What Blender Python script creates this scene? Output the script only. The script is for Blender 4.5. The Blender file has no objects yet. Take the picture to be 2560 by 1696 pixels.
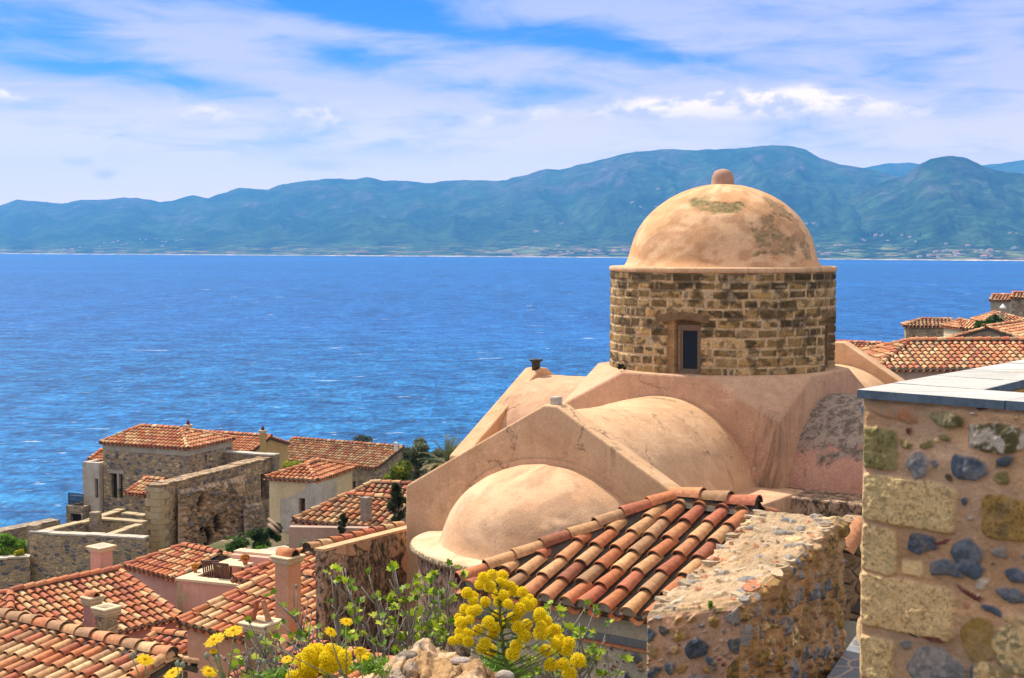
import bpy, bmesh, math, random
import numpy as np
from mathutils import Vector, Matrix

SC = bpy.context.scene
COL = SC.collection
rnd = random.Random(7)
R = math.radians

# ------------------------------------------------------------------ camera
F, HZ = 3600.0, 608.0                      # focal length in photo pixels, horizon row
PITCH = math.atan((848 - HZ) / F)
CAM = Vector((0, 0, 50))
cam_d = bpy.data.cameras.new("camera")
cam_d.sensor_width = 36
cam_d.lens = F / 2560 * 36
cam_d.clip_start = 0.1
cam_d.clip_end = 60000
cam_d.dof.use_dof = True
cam_d.dof.focus_distance = 26
cam_d.dof.aperture_fstop = 18
cam = bpy.data.objects.new("camera", cam_d)
COL.objects.link(cam)
cam.location = CAM
cam.rotation_euler = (math.pi / 2 - PITCH, 0, 0)
SC.camera = cam

# ------------------------------------------------------------------ light
SUN_AZ, SUN_EL = R(-46), R(52)             # azimuth from +Y towards +X, elevation
sun_d = bpy.data.lights.new("sun", 'SUN')
sun_d.energy = 5.0
sun_d.angle = R(0.5)
sun_d.color = (1.0, 0.93, 0.82)
sun = bpy.data.objects.new("sun", sun_d)
COL.objects.link(sun)
SUN = Vector((math.sin(SUN_AZ) * math.cos(SUN_EL), math.cos(SUN_AZ) * math.cos(SUN_EL), math.sin(SUN_EL)))
sun.rotation_euler = SUN.to_track_quat('Z', 'Y').to_euler()
sun.location = (-30, 20, 90)
SC.view_settings.view_transform = 'Standard'
SC.view_settings.look = 'None'
SC.view_settings.gamma = 1
SC.view_settings.exposure = 0.42
SC.render.engine = 'CYCLES'
SC.cycles.use_denoising = True
SC.cycles.max_bounces = 6
SC.cycles.volume_bounces = 1
SC.cycles.transparent_max_bounces = 16


class T:
    """small node-tree writer"""
    def __init__(s, tree):
        s.t = tree

    def n(s, ty, ins=None, **props):
        nd = s.t.nodes.new('ShaderNode' + ty)
        for k, v in props.items():
            setattr(nd, k, v)
        for k, v in (ins or {}).items():
            sock = nd.inputs[k]
            if isinstance(v, bpy.types.NodeSocket):
                s.t.links.new(v, sock)
            else:
                sock.default_value = v
        return nd

    def noise(s, vec, scale, detail=4, rough=0.55, dist=0.0):
        return s.n('TexNoise', {'Vector': vec, 'Scale': scale, 'Detail': detail, 'Roughness': rough, 'Distortion': dist}).outputs['Fac']

    def ramp(s, fac, stops, interp='LINEAR'):
        nd = s.n('ValToRGB', {'Fac': fac})
        cr = nd.color_ramp
        cr.interpolation = interp
        while len(cr.elements) < len(stops):
            cr.elements.new(0.5)
        for e, (p, c) in zip(cr.elements, stops):
            e.position = p
            if not hasattr(c, '__len__'):
                c = (c, c, c)
            e.color = (c[0], c[1], c[2], 1)
        return nd.outputs['Color']

    def mix(s, f, a, b, mode='MIX'):
        nd = s.n('Mix', data_type='RGBA', blend_type=mode)
        for i, v in ((0, f), (6, a), (7, b)):
            if isinstance(v, bpy.types.NodeSocket):
                s.t.links.new(v, nd.inputs[i])
            else:
                nd.inputs[i].default_value = v if i == 0 else (v[0], v[1], v[2], 1)
        return nd.outputs[2]

    def m(s, op, a, b=0.0, c=None):
        ins = {0: a, 1: b}
        if c is not None:
            ins[2] = c
        return s.n('Math', ins, operation=op).outputs[0]

    def maprange(s, v, a, b, c=0.0, d=1.0, smooth=False):
        return s.n('MapRange', {0: v, 1: a, 2: b, 3: c, 4: d}, interpolation_type='SMOOTHSTEP' if smooth else 'LINEAR').outputs[0]

    def mapping(s, vec, scale=(1, 1, 1), rot=(0, 0, 0), loc=(0, 0, 0)):
        return s.n('Mapping', {'Vector': vec, 'Scale': scale, 'Rotation': rot, 'Location': loc}).outputs[0]


# ------------------------------------------------------------------ world
world = bpy.data.worlds.new("World")
SC.world = world
world.use_nodes = True
wt = world.node_tree
wt.nodes.clear()
W = T(wt)
SKY_STRENGTH = 0.1
sky = W.n('TexSky', sky_type='NISHITA', sun_disc=False, sun_elevation=SUN_EL, sun_rotation=SUN_AZ % (2 * math.pi),
          altitude=50, air_density=1.0, dust_density=0.6, ozone_density=1.6)
dirv = W.n('TexCoord').outputs['Generated']
sx = W.n('SeparateXYZ', {0: dirv})
X_, Y_, Z_ = sx.outputs
az = W.m('ARCTAN2', X_, Y_)
el = W.m('ARCSINE', Z_)
# the clear-sky blue deepens quickly above the horizon
tint = W.ramp(W.maprange(el, 0.0, 0.32), [(0.0, (0.95, 0.97, 1.0)), (0.22, (0.22, 0.52, 0.95)), (0.5, (0.04, 0.36, 1.0)), (1.0, (0.40, 0.72, 1.1))])
blue = W.mix(1.0, sky.outputs[0], tint, 'MULTIPLY')


def pxa(px):
    return math.atan((px - 1280) / F)


def pye(py):
    return (HZ - py) / F


def gauss(px, py, sx_, sy_, rot):
    """soft blob in azimuth/elevation, sizes in photo pixels"""
    dx = W.m('SUBTRACT', az, pxa(px))
    dy = W.m('SUBTRACT', el, pye(py))
    c, s_ = math.cos(rot), math.sin(rot)
    u = W.m('ADD', W.m('MULTIPLY', dx, c * F / sx_), W.m('MULTIPLY', dy, s_ * F / sx_))
    v = W.m('ADD', W.m('MULTIPLY', dx, -s_ * F / sy_), W.m('MULTIPLY', dy, c * F / sy_))
    q = W.m('ADD', W.m('MULTIPLY', u, u), W.m('MULTIPLY', v, v))
    return W.m('POWER', 2.718, W.m('MULTIPLY', q, -1.0))


def addall(lst):
    o = lst[0]
    for x in lst[1:]:
        o = W.m('ADD', o, x)
    return o


comb = W.n('CombineXYZ', {0: az, 1: el}).outputs[0]
streak_v = W.mapping(comb, scale=(5.0, 26.0, 1), rot=(0, 0, R(12)))
streak = W.noise(streak_v, 1.0, 7, 0.55, 0.6)
streak2 = W.noise(W.mapping(comb, scale=(14.0, 60.0, 1), rot=(0, 0, R(16)), loc=(3.1, 1.7, 0)), 1.0, 6, 0.6, 0.8)
gaps = addall([
    gauss(700, 25, 520, 60, R(-5)), gauss(1050, 70, 260, 40, R(-10)),
    W.m('MULTIPLY', gauss(150, 130, 300, 55, R(-12)), 0.95), W.m('MULTIPLY', gauss(200, 195, 380, 22, R(-6)), 0.7),
    W.m('MULTIPLY', gauss(950, 160, 330, 42, R(-8)), 0.85), W.m('MULTIPLY', gauss(1480, 105, 260, 40, R(-14)), 0.8),
    W.m('MULTIPLY', gauss(1700, 165, 330, 30, R(-7)), 0.65), W.m('MULTIPLY', gauss(1150, 225, 420, 20, R(-4)), 0.3),
    W.m('MULTIPLY', gauss(2250, 150, 400, 50, R(-10)), 0.22)])
thin = W.m('SUBTRACT', W.m('ADD', W.m('MULTIPLY', W.m('SUBTRACT', streak, 0.5), 1.5), W.m('ADD', W.m('MULTIPLY', W.m('SUBTRACT', streak2, 0.5), 0.9), 0.50)), W.m('MULTIPLY', gaps, 0.46))
cirrus = W.maprange(thin, -0.12, 0.60, 0.03, 1.0, True)
cirrus = W.m('MAXIMUM', cirrus, W.maprange(el, pye(300), pye(420), 0.0, 0.97, True))
# outside the part of the sky in view (high overhead) the veil thins, its cloud added to warm the fill light
cirrus = W.m('MULTIPLY', cirrus, W.maprange(el, 0.22, 0.6, 1.0, 0.8, True))
veil_col = W.ramp(W.maprange(el, 0.0, 0.85), [(0.0, (2.6, 1.80, 1.34)), (0.065, (2.0, 1.50, 1.27)), (0.12, (1.0, 0.87, 1.14)), (0.2, (0.62, 0.64, 1.10)), (0.42, (0.95, 0.88, 0.85)), (1.0, (1.45, 1.28, 1.1))])  # upper stops: unseen overhead cloud made bright and warm to fill shade
veil = W.n('VectorMath', {0: veil_col, 'Scale': 7.6}, operation='SCALE').outputs[0]
mixed = W.mix(cirrus, blue, veil)
# heaped clouds low over the hills
cv = W.mapping(comb, scale=(36, 62, 1))
bumps = W.noise(cv, 1.0, 8, 0.6, 0.25)
bumps_lo = W.noise(W.mapping(comb, scale=(36, 62, 1), loc=(0, -0.55, 0)), 1.0, 8, 0.6, 0.25)
heap = addall([gauss(1930, 268, 210, 34, R(2)), W.m('MULTIPLY', gauss(1660, 278, 200, 28, R(3)), 0.9), W.m('MULTIPLY', gauss(2180, 290, 160, 22, R(-5)), 0.75),
               W.m('MULTIPLY', gauss(520, 300, 95, 32, R(12)), 0.7), W.m('MULTIPLY', gauss(790, 308, 120, 34, R(14)), 0.85),
               W.m('MULTIPLY', gauss(1260, 305, 120, 28, R(6)), 0.7), W.m('MULTIPLY', gauss(270, 445, 36, 20, 0), 0.6),
               W.m('MULTIPLY', gauss(205, 415, 40, 15, 0), 0.45), W.m('MULTIPLY', gauss(760, 415, 80, 22, 0), 0.5),
               W.m('MULTIPLY', gauss(40, 262, 60, 16, R(-10)), 0.55), W.m('MULTIPLY', gauss(930, 420, 120, 18, 0), 0.35)])
hm = W.maprange(W.m('ADD', W.m('MULTIPLY', heap, 1.0), W.m('SUBTRACT', bumps, 0.55)), 0.12, 0.72, 0, 1, True)
lit = W.maprange(W.m('SUBTRACT', bumps, bumps_lo), -0.16, 0.12, 0, 1, True)
under = W.maprange(el, pye(330), pye(262), 0, 1, True)
lit = W.m('MAXIMUM', W.m('MULTIPLY', lit, W.m('ADD', 0.35, W.m('MULTIPLY', under, 0.65))), 0.0)
heap_col = W.mix(lit, (8.2, 7.0, 8.4), (15.8, 12.0, 10.8))
mixed = W.mix(W.m('MULTIPLY', hm, 0.92), mixed, heap_col)
bg = W.n('Background', {'Color': mixed, 'Strength': SKY_STRENGTH})
out = W.n('OutputWorld', {'Surface': bg.outputs[0]})

# ------------------------------------------------------------------ pixels to places
_up = Vector((0, math.sin(PITCH), math.cos(PITCH)))
_fw = Vector((0, math.cos(PITCH), -math.sin(PITCH)))


def ray(px, py):
    return Vector(((px - 1280) / F, 0, 0)) + _up * (-(py - 848) / F) + _fw


def at(px, py, Y):
    d = ray(px, py)
    return CAM + d * (Y / d.y)


def hit(px, py, p0, n):
    d = ray(px, py)
    return CAM + d * ((p0 - CAM).dot(n) / d.dot(n))


def atz(px, py, z):
    d = ray(px, py)
    return CAM + d * ((z - CAM.z) / d.z)


def proj(p):
    q = Vector(p) - CAM
    z = q.dot(_fw)
    return 1280 + F * q.x / z, 848 - F * q.dot(_up) / z


def along(p0, e, px):
    """point p0 + t e (e horizontal) seen at photo column px"""
    k = (px - 1280) / F

    def g(t):
        q = p0 + e * t - CAM
        return q.x - k * q.dot(_fw)
    g0, g1 = g(0), g(1)
    return p0 + e * (-g0 / (g1 - g0))


# ------------------------------------------------------------------ noise
_rs = np.random.RandomState(11)
_LAT = _rs.rand(8, 256, 256)


def vn(x, y, seed=0):
    x = np.asarray(x, float); y = np.asarray(y, float)
    x = x + seed * 17.31; y = y + seed * 9.77
    xi = np.floor(x).astype(int); yi = np.floor(y).astype(int)
    fx = x - xi; fy = y - yi
    fx = fx * fx * (3 - 2 * fx); fy = fy * fy * (3 - 2 * fy)
    L = _LAT[seed % 8]
    a = L[xi & 255, yi & 255]; b = L[(xi + 1) & 255, yi & 255]
    c = L[xi & 255, (yi + 1) & 255]; d = L[(xi + 1) & 255, (yi + 1) & 255]
    return (a * (1 - fx) + b * fx) * (1 - fy) + (c * (1 - fx) + d * fx) * fy


def fbm(x, y, seed=0, oct=4, gain=0.5):
    o = 0; amp = 1; tot = 0; f = 1
    for i in range(oct):
        o = o + amp * vn(np.asarray(x) * f, np.asarray(y) * f, seed + i)
        tot += amp; amp *= gain; f *= 2.03
    return o / tot


def n3(P, f, seed=0, oct=3):
    P = np.asarray(P) * f
    return (fbm(P[:, 0], P[:, 1], seed, oct) + fbm(P[:, 1], P[:, 2], seed + 1, oct) + fbm(P[:, 2], P[:, 0], seed + 2, oct)) / 3


def sstep(a, b, x):
    t = np.clip((x - a) / (b - a), 0, 1)
    return t * t * (3 - 2 * t)


# ------------------------------------------------------------------ objects
OFF = {}


def tag(o, label=None, cat=None, group=None, kind=None):
    if label: o['label'] = label
    if cat: o['category'] = cat
    if group: o['group'] = group
    if kind: o['kind'] = kind
    return o


def thing(name, loc, label, cat, group=None):
    o = bpy.data.objects.new(name, None)
    o.empty_display_size = 0.3
    COL.objects.link(o)
    o.location = Vector(loc)
    OFF[o.name] = Vector(loc)
    return tag(o, label, cat, group)


def mk(name, V, Fs, mat, parent=None, col=None, smooth=False, midx=None, base=None):
    """one mesh object from world-space vertices"""
    V = np.array([tuple(v) for v in V], float) if not isinstance(V, np.ndarray) else V.astype(float)
    if parent is not None:
        off = OFF[parent.name]
    elif base is not None:
        off = Vector(base)
    else:
        off = Vector(((V[:, 0].min() + V[:, 0].max()) / 2, (V[:, 1].min() + V[:, 1].max()) / 2, V[:, 2].min()))
    V = V - np.array(off)
    me = bpy.data.meshes.new(name)
    if isinstance(Fs, np.ndarray):
        nf, k = Fs.shape
        me.vertices.add(len(V)); me.vertices.foreach_set('co', V.ravel())
        me.loops.add(nf * k); me.loops.foreach_set('vertex_index', Fs.ravel().astype(np.int32))
        me.polygons.add(nf)
        me.polygons.foreach_set('loop_start', np.arange(0, nf * k, k, dtype=np.int32))
        me.polygons.foreach_set('loop_total', np.full(nf, k, dtype=np.int32))
    else:
        nf = len(Fs)
        tot = np.array([len(f) for f in Fs], dtype=np.int32)
        st = np.concatenate([[0], np.cumsum(tot)[:-1]]).astype(np.int32)
        me.vertices.add(len(V)); me.vertices.foreach_set('co', V.ravel())
        fl = np.concatenate([np.asarray(f, dtype=np.int32) for f in Fs])
        me.loops.add(len(fl)); me.loops.foreach_set('vertex_index', fl)
        me.polygons.add(nf)
        me.polygons.foreach_set('loop_start', st); me.polygons.foreach_set('loop_total', tot)
    sm = np.full(nf, bool(smooth)) if not hasattr(smooth, '__len__') else np.asarray(smooth, bool)
    for mm in (mat if isinstance(mat, (list, tuple)) else [mat]):
        me.materials.append(mm)
    me.update(calc_edges=True)
    me.polygons.foreach_set('use_smooth', sm)
    if midx is not None:
        me.polygons.foreach_set('material_index', np.asarray(midx, dtype=np.int32))
    if col is not None:
        c = np.ones((len(V), 4), dtype=np.float32); c[:, :3] = np.asarray(col)[:, :3]
        at_ = me.attributes.new('Col', 'FLOAT_COLOR', 'POINT')
        at_.data.foreach_set('color', c.ravel())
    me.validate()
    me.update()
    o = bpy.data.objects.new(name, me)
    COL.objects.link(o)
    if parent is not None:
        o.parent = parent
        OFF[o.name] = off
    else:
        o.location = off
        OFF[o.name] = off
    return o


class G:
    """collects shapes into one mesh"""
    def __init__(s):
        s.V = []; s.F = []; s.C = []; s.S = []; s.M = []; s.n = 0

    def add(s, V, Fs, c=(0.5, 0.5, 0.5), sm=False, m=0):
        V = np.asarray([tuple(v) for v in V] if not isinstance(V, np.ndarray) else V, float)
        s.V.append(V)
        c = np.asarray(c, float)
        s.C.append(np.tile(c, (len(V), 1)) if c.ndim == 1 else c)
        for f in Fs:
            s.F.append([int(i) + s.n for i in f])
        k = len(Fs)
        s.S += [sm] * k if not hasattr(sm, '__len__') else list(sm)
        s.M += [m] * k
        s.n += len(V)
        return s

    def hexa(s, b, t, c=(0.5, 0.5, 0.5), m=0):
        """prism between two matching loops (bottom, top), both listed anticlockwise seen from outside the top"""
        k = len(b)
        Fs = [list(range(k))[::-1], list(range(k, 2 * k))]
        for i in range(k):
            j = (i + 1) % k
            Fs.append([i, j, k + j, k + i])
        return s.add(list(b) + list(t), Fs, c, False, m)

    def box(s, o, x, y, z, c=(0.5, 0.5, 0.5), m=0):
        """box from corner o along the full edge vectors x, y, z"""
        o, x, y, z = Vector(o), Vector(x), Vector(y), Vector(z)
        return s.hexa([o, o + x, o + x + y, o + y], [o + z, o + x + z, o + x + y + z, o + y + z], c, m)

    def cbox(s, ctr, x, y, z, c=(0.5, 0.5, 0.5), m=0):
        ctr, x, y, z = Vector(ctr), Vector(x), Vector(y), Vector(z)
        return s.box(ctr - x / 2 - y / 2 - z / 2, x, y, z, c, m)

    def extr(s, poly, vec, c=(0.5, 0.5, 0.5), m=0):
        vec = Vector(vec)
        return s.hexa([Vector(p) for p in poly], [Vector(p) + vec for p in poly], c, m)

    def tube(s, pts, rad, n=6, c=(0.5, 0.5, 0.5), m=0, cap=True):
        pts = [Vector(p) for p in pts]
        if not hasattr(rad, '__len__'):
            rad = [rad] * len(pts)
        V = []; ref = None
        for i, p in enumerate(pts):
            d = (pts[min(i + 1, len(pts) - 1)] - pts[max(i - 1, 0)]).normalized()
            if ref is None:
                ref = d.orthogonal().normalized()
            ref = (ref - d * ref.dot(d))
            ref = ref.normalized() if ref.length > 1e-6 else d.orthogonal().normalized()
            b = d.cross(ref)
            for k in range(n):
                a = 2 * math.pi * k / n
                V.append(p + (ref * math.cos(a) + b * math.sin(a)) * rad[i])
        Fs = []
        for i in range(len(pts) - 1):
            for k in range(n):
                k2 = (k + 1) % n
                Fs.append([i * n + k, i * n + k2, (i + 1) * n + k2, (i + 1) * n + k])
        sm = [True] * len(Fs)
        if cap:
            Fs.append(list(range(n))[::-1]); Fs.append([(len(pts) - 1) * n + k for k in range(n)])
            sm += [False, False]
        return s.add(V, Fs, c, sm, m)

    def lathe(s, prof, ctr, n=24, c=(0.5, 0.5, 0.5), m=0, sm=True):
        """prof: (radius, z) from bottom to top around ctr"""
        V = []
        for r_, z in prof:
            for k in range(n):
                a = 2 * math.pi * k / n
                V.append((ctr[0] + r_ * math.cos(a), ctr[1] + r_ * math.sin(a), ctr[2] + z))
        Fs = []
        for i in range(len(prof) - 1):
            for k in range(n):
                k2 = (k + 1) % n
                Fs.append([i * n + k, i * n + k2, (i + 1) * n + k2, (i + 1) * n + k])
        sms = [sm] * len(Fs)
        Fs.append(list(range(n))[::-1]); Fs.append([(len(prof) - 1) * n + k for k in range(n)])
        return s.add(V, Fs, c, sms + [False, False], m)

    def build(s, name, mat, parent=None, base=None, col=True):
        V = np.concatenate(s.V)
        return mk(name, V, s.F, mat, parent, np.concatenate(s.C) if col else None, s.S, s.M, base)


def gridF(nu, nv, wrap=False):
    """quads of an nv x nu grid (u fastest)"""
    u = np.arange(nu if wrap else nu - 1); v = np.arange(nv - 1)
    U, Vv = np.meshgrid(u, v)
    U2 = (U + 1) % nu
    return np.stack([Vv * nu + U, Vv * nu + U2, (Vv + 1) * nu + U2, (Vv + 1) * nu + U], -1).reshape(-1, 4)


def dup(root, loc, rotz=None, scale=None, label=None, group=None, cat=None):
    r = root.copy(); COL.objects.link(r)
    r.location = loc
    if rotz is not None: r.rotation_euler = (0, 0, rotz)
    if scale is not None: r.scale = (scale,) * 3 if not hasattr(scale, '__len__') else scale
    if label: r['label'] = label
    if group: r['group'] = group
    for ch in list(root.children):
        c = ch.copy(); COL.objects.link(c); c.parent = r
        for g in list(ch.children):
            d = g.copy(); COL.objects.link(d); d.parent = c
    return r


# ------------------------------------------------------------------ materials
def material(name, fn):
    mt = bpy.data.materials.new(name)
    mt.use_nodes = True
    mt.node_tree.nodes.clear()
    t = T(mt.node_tree)
    r = fn(t)
    p = t.n('BsdfPrincipled')
    for k, v in r.items():
        if k in ('Bump', 'BumpD', 'BumpS'):
            continue
        if isinstance(v, bpy.types.NodeSocket):
            t.t.links.new(v, p.inputs[k])
        else:
            p.inputs[k].default_value = (*v, 1) if hasattr(v, '__len__') and len(v) == 3 else v
    if 'Bump' in r:
        b = t.n('Bump', {'Height': r['Bump'], 'Distance': r.get('BumpD', 0.02), 'Strength': r.get('BumpS', 0.6)})
        t.t.links.new(b.outputs[0], p.inputs['Normal'])
    o = t.n('OutputMaterial', {'Surface': p.outputs[0]})
    return mt


def objco(t):
    return t.n('TexCoord').outputs['Object']


def vcol(t):
    return t.n('Attribute', attribute_name='Col').outputs['Color']


def plaster(name, a, b, dark=None, dark_amt=0.35, scale=1.0, bump=0.5, streaks=True, speck=0.0, crack=0.0):
    def fn(t):
        co = objco(t)
        big = t.noise(co, 0.55 * scale, 6, 0.6, 0.4)
        mid = t.noise(co, 2.6 * scale, 8, 0.68, 0.6)
        fine = t.noise(co, 34, 5, 0.68)
        c = t.mix(t.maprange(t.m('ADD', t.m('MULTIPLY', big, 0.6), t.m('MULTIPLY', mid, 0.5)), 0.40, 0.68, 0, 1, True), a, b)
        # washed-out and rubbed patches
        wash = t.noise(t.mapping(co, scale=(1, 1, 1.4), loc=(7, 3, 5)), 1.1 * scale, 9, 0.72, 0.9)
        c = t.mix(t.m('MULTIPLY', t.maprange(wash, 0.54, 0.66, 0, 1, True), 0.5), c, [min(1, x * 1.2 + .03) for x in b])
        if dark is not None:
            v = t.mapping(co, scale=(1.6, 1.6, 0.35)) if streaks else co
            st = t.noise(v, 1.3 * scale, 9, 0.72, 0.6)
            gate = t.maprange(t.noise(co, 0.4 * scale, 4, 0.6), 0.42, 0.6, 0.25, 1, True)
            c = t.mix(t.m('MULTIPLY', t.m('MULTIPLY', t.maprange(st, 0.52, 0.68, 0, 1, True), gate), dark_amt), c, dark)
            sm = t.noise(co, 4.5 * scale, 9, 0.75, 0.4)
            c = t.mix(t.m('MULTIPLY', t.maprange(sm, 0.60, 0.70, 0, 1, True), dark_amt * 0.7), c, dark)
        if speck:
            sp = t.noise(co, 9.0, 6, 0.75)
            c = t.mix(t.m('MULTIPLY', t.maprange(sp, 0.52, 0.64, 0, 1, True), speck), c, (0.045, 0.038, 0.03))
        h = t.m('ADD', t.m('MULTIPLY', mid, 1.0), t.m('MULTIPLY', fine, 0.22))
        if crack:
            w_ = t.n('VectorMath', {0: co, 1: t.n('VectorMath', {0: t.n('TexNoise', {'Vector': co, 'Scale': 1.7, 'Detail': 6, 'Roughness': 0.7}).outputs['Color'], 'Scale': 0.9}, operation='SCALE').outputs[0]}, operation='ADD').outputs[0]
            ed = t.n('TexVoronoi', {'Vector': w_, 'Scale': 0.8}, feature='DISTANCE_TO_EDGE').outputs['Distance']
            ck = t.m('MULTIPLY', t.maprange(ed, 0.003, 0.016, 1, 0), t.maprange(t.noise(co, 0.9, 5, 0.6), 0.52, 0.62, 0, 1, True))
            c = t.mix(t.m('MULTIPLY', ck, crack), c, (0.10, 0.065, 0.04))
            h = t.m('SUBTRACT', h, t.m('MULTIPLY', ck, 0.4))
        c = t.mix(0.5, c, t.ramp(fine, [(0.3, 0.55), (0.7, 1.28)]), 'MULTIPLY')
        return {'Base Color': c, 'Roughness': 0.9, 'Specular IOR Level': 0.15, 'Bump': h, 'BumpD': 0.06, 'BumpS': bump}
    return material(name, fn)


def rubble(name, mortar, pal, size=0.28, flat=1.5, gap=0.07, bump=0.8, stain=0.4):
    """distant stone walling: one stone per cell"""
    def fn(t):
        co = objco(t)
        w = t.n('VectorMath', {0: co, 1: t.n('VectorMath', {0: t.n('TexNoise', {'Vector': co, 'Scale': 2.2, 'Detail': 3}).outputs['Color'], 'Scale': 0.22}, operation='SCALE').outputs[0]}, operation='ADD').outputs[0]
        v = t.mapping(w, scale=(1 / size, 1 / size, flat / size))
        vo = t.n('TexVoronoi', {'Vector': v, 'Scale': 1.0, 'Randomness': 0.9})
        ed = t.n('TexVoronoi', {'Vector': v, 'Scale': 1.0, 'Randomness': 0.9}, feature='DISTANCE_TO_EDGE').outputs['Distance']
        sep = t.n('SeparateColor', {0: vo.outputs['Color']})
        k = len(pal)
        c = t.ramp(sep.outputs[0], [((i + 0.02) / k, p) for i, p in enumerate(pal)], 'CONSTANT')
        c = t.mix(0.5, c, t.ramp(sep.outputs[1], [(0, 0.6), (1, 1.35)]), 'MULTIPLY')
        inside = t.maprange(ed, gap * 0.5, gap * 1.6, 0, 1, True)
        big = t.noise(co, 0.5, 6, 0.65, 0.5)
        mort = t.mix(t.maprange(big, 0.4, 0.62, 0, 1, True), mortar, [x * 0.7 for x in mortar])
        hide = t.maprange(t.noise(co, 1.1, 5, 0.6), 0.52, 0.68, 1, 0.25, True)
        c = t.mix(t.m('MULTIPLY', inside, hide), mort, c)
        fine = t.noise(co, 22, 5, 0.7)
        c = t.mix(0.6, c, t.ramp(fine, [(0.3, 0.45), (0.7, 1.3)]), 'MULTIPLY')
        st = t.noise(t.mapping(co, scale=(1, 1, 0.4)), 0.9, 7, 0.7, 0.6)
        c = t.mix(t.m('MULTIPLY', t.maprange(st, 0.52, 0.72, 0, 1, True), stain), c, (0.05, 0.042, 0.032))
        h = t.m('ADD', inside, t.m('MULTIPLY', fine, 0.5))
        return {'Base Color': c, 'Roughness': 0.92, 'Specular IOR Level': 0.15, 'Bump': h, 'BumpD': 0.06, 'BumpS': bump}
    return material(name, fn)


def from_col(name, fine_scale=30.0, lo=0.6, hi=1.3, bump=0.5, bd=0.01, rough=0.88, blotch=None, blotch_amt=0.0, bscale=6.0, spec=0.2):
    """colour comes with the mesh; grain and lichen come from noise"""
    def fn(t):
        co = objco(t)
        c = vcol(t)
        fine = t.noise(co, fine_scale, 6, 0.7)
        c = t.mix(0.85, c, t.ramp(fine, [(0.3, lo), (0.7, hi)]), 'MULTIPLY')
        if blotch is not None:
            b = t.noise(co, bscale, 7, 0.7, 0.4)
            c = t.mix(t.m('MULTIPLY', t.maprange(b, 0.53, 0.68, 0, 1, True), blotch_amt), c, blotch)
        return {'Base Color': c, 'Roughness': rough, 'Specular IOR Level': spec, 'Bump': fine, 'BumpD': bd, 'BumpS': bump}
    return material(name, fn)


def flat_mat(name, c, rough=0.8, var=0.25, scale=12.0, bump=0.3, bd=0.01, **kw):
    def fn(t):
        co = objco(t)
        nz = t.noise(co, scale, 5, 0.65)
        cc = t.mix(1.0, c, t.ramp(nz, [(0.25, 1 - var), (0.75, 1 + var)]), 'MULTIPLY')
        d = {'Base Color': cc, 'Roughness': rough, 'Bump': nz, 'BumpD': bd, 'BumpS': bump}
        d.update(kw)
        return d
    return material(name, fn)


def leaf_mat(name, rough=0.6, trans=0.3):
    def fn(t):
        c = vcol(t)
        return {'Base Color': c, 'Roughness': rough, 'Specular IOR Level': 0.25, 'Subsurface Weight': 0.0}
    mt = material(name, fn)
    t = T(mt.node_tree)
    out_ = [n for n in mt.node_tree.nodes if n.type == 'OUTPUT_MATERIAL'][0]
    p = [n for n in mt.node_tree.nodes if n.type == 'BSDF_PRINCIPLED'][0]
    tr = t.n('BsdfTranslucent', {'Color': vcol(t)})
    mx = t.n('MixShader', {0: trans, 1: p.outputs[0], 2: tr.outputs[0]})
    mt.node_tree.links.new(mx.outputs[0], out_.inputs[0])
    return mt


M = {}
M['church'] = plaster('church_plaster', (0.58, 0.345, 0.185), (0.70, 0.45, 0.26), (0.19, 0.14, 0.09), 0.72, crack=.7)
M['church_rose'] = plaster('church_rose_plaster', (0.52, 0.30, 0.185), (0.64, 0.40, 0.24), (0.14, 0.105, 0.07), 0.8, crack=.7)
M['pink'] = plaster('pink_plaster', (0.62, 0.33, 0.25), (0.68, 0.40, 0.31), (0.35, 0.2, 0.15), 0.25, bump=0.25)
M['orange_wall'] = plaster('orange_plaster', (0.62, 0.31, 0.18), (0.70, 0.38, 0.24), (0.36, 0.17, 0.1), 0.35, bump=0.25)
M['mauve'] = plaster('mauve_plaster', (0.45, 0.21, 0.19), (0.52, 0.27, 0.24), (0.3, 0.14, 0.12), 0.2, bump=0.2)
def pinkvault_fn(t):
    co = objco(t)
    z = t.n('SeparateXYZ', {0: co}).outputs[2]
    n = t.noise(co, 1.2, 8, 0.7, 0.8)
    m_ = t.noise(co, 5, 8, 0.75, 0.3)
    f = t.noise(co, 30, 5, 0.7)
    rough = t.maprange(t.m('ADD', z, t.m('MULTIPLY', t.m('SUBTRACT', n, 0.5), 2.6)), 4.75, 4.95, 0, 1, True)
    pink = t.mix(t.maprange(n, 0.4, 0.65, 0, 1, True), (0.56, 0.30, 0.21), (0.66, 0.38, 0.26))
    pink = t.mix(t.m('MULTIPLY', t.maprange(m_, 0.60, 0.68, 0, 1, True), 0.8), pink, (0.12, 0.09, 0.075))
    grey = t.mix(t.maprange(m_, 0.45, 0.58, 0, 1, True), (0.46, 0.36, 0.28), (0.20, 0.155, 0.12))
    c = t.mix(rough, pink, grey)
    c = t.mix(0.6, c, t.ramp(f, [(0.3, 0.5), (0.7, 1.3)]), 'MULTIPLY')
    return {'Base Color': c, 'Roughness': 0.93, 'Specular IOR Level': 0.1, 'Bump': t.m('ADD', m_, t.m('MULTIPLY', f, t.m('MULTIPLY', rough, 0.7))), 'BumpD': 0.06, 'BumpS': 0.8}


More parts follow.
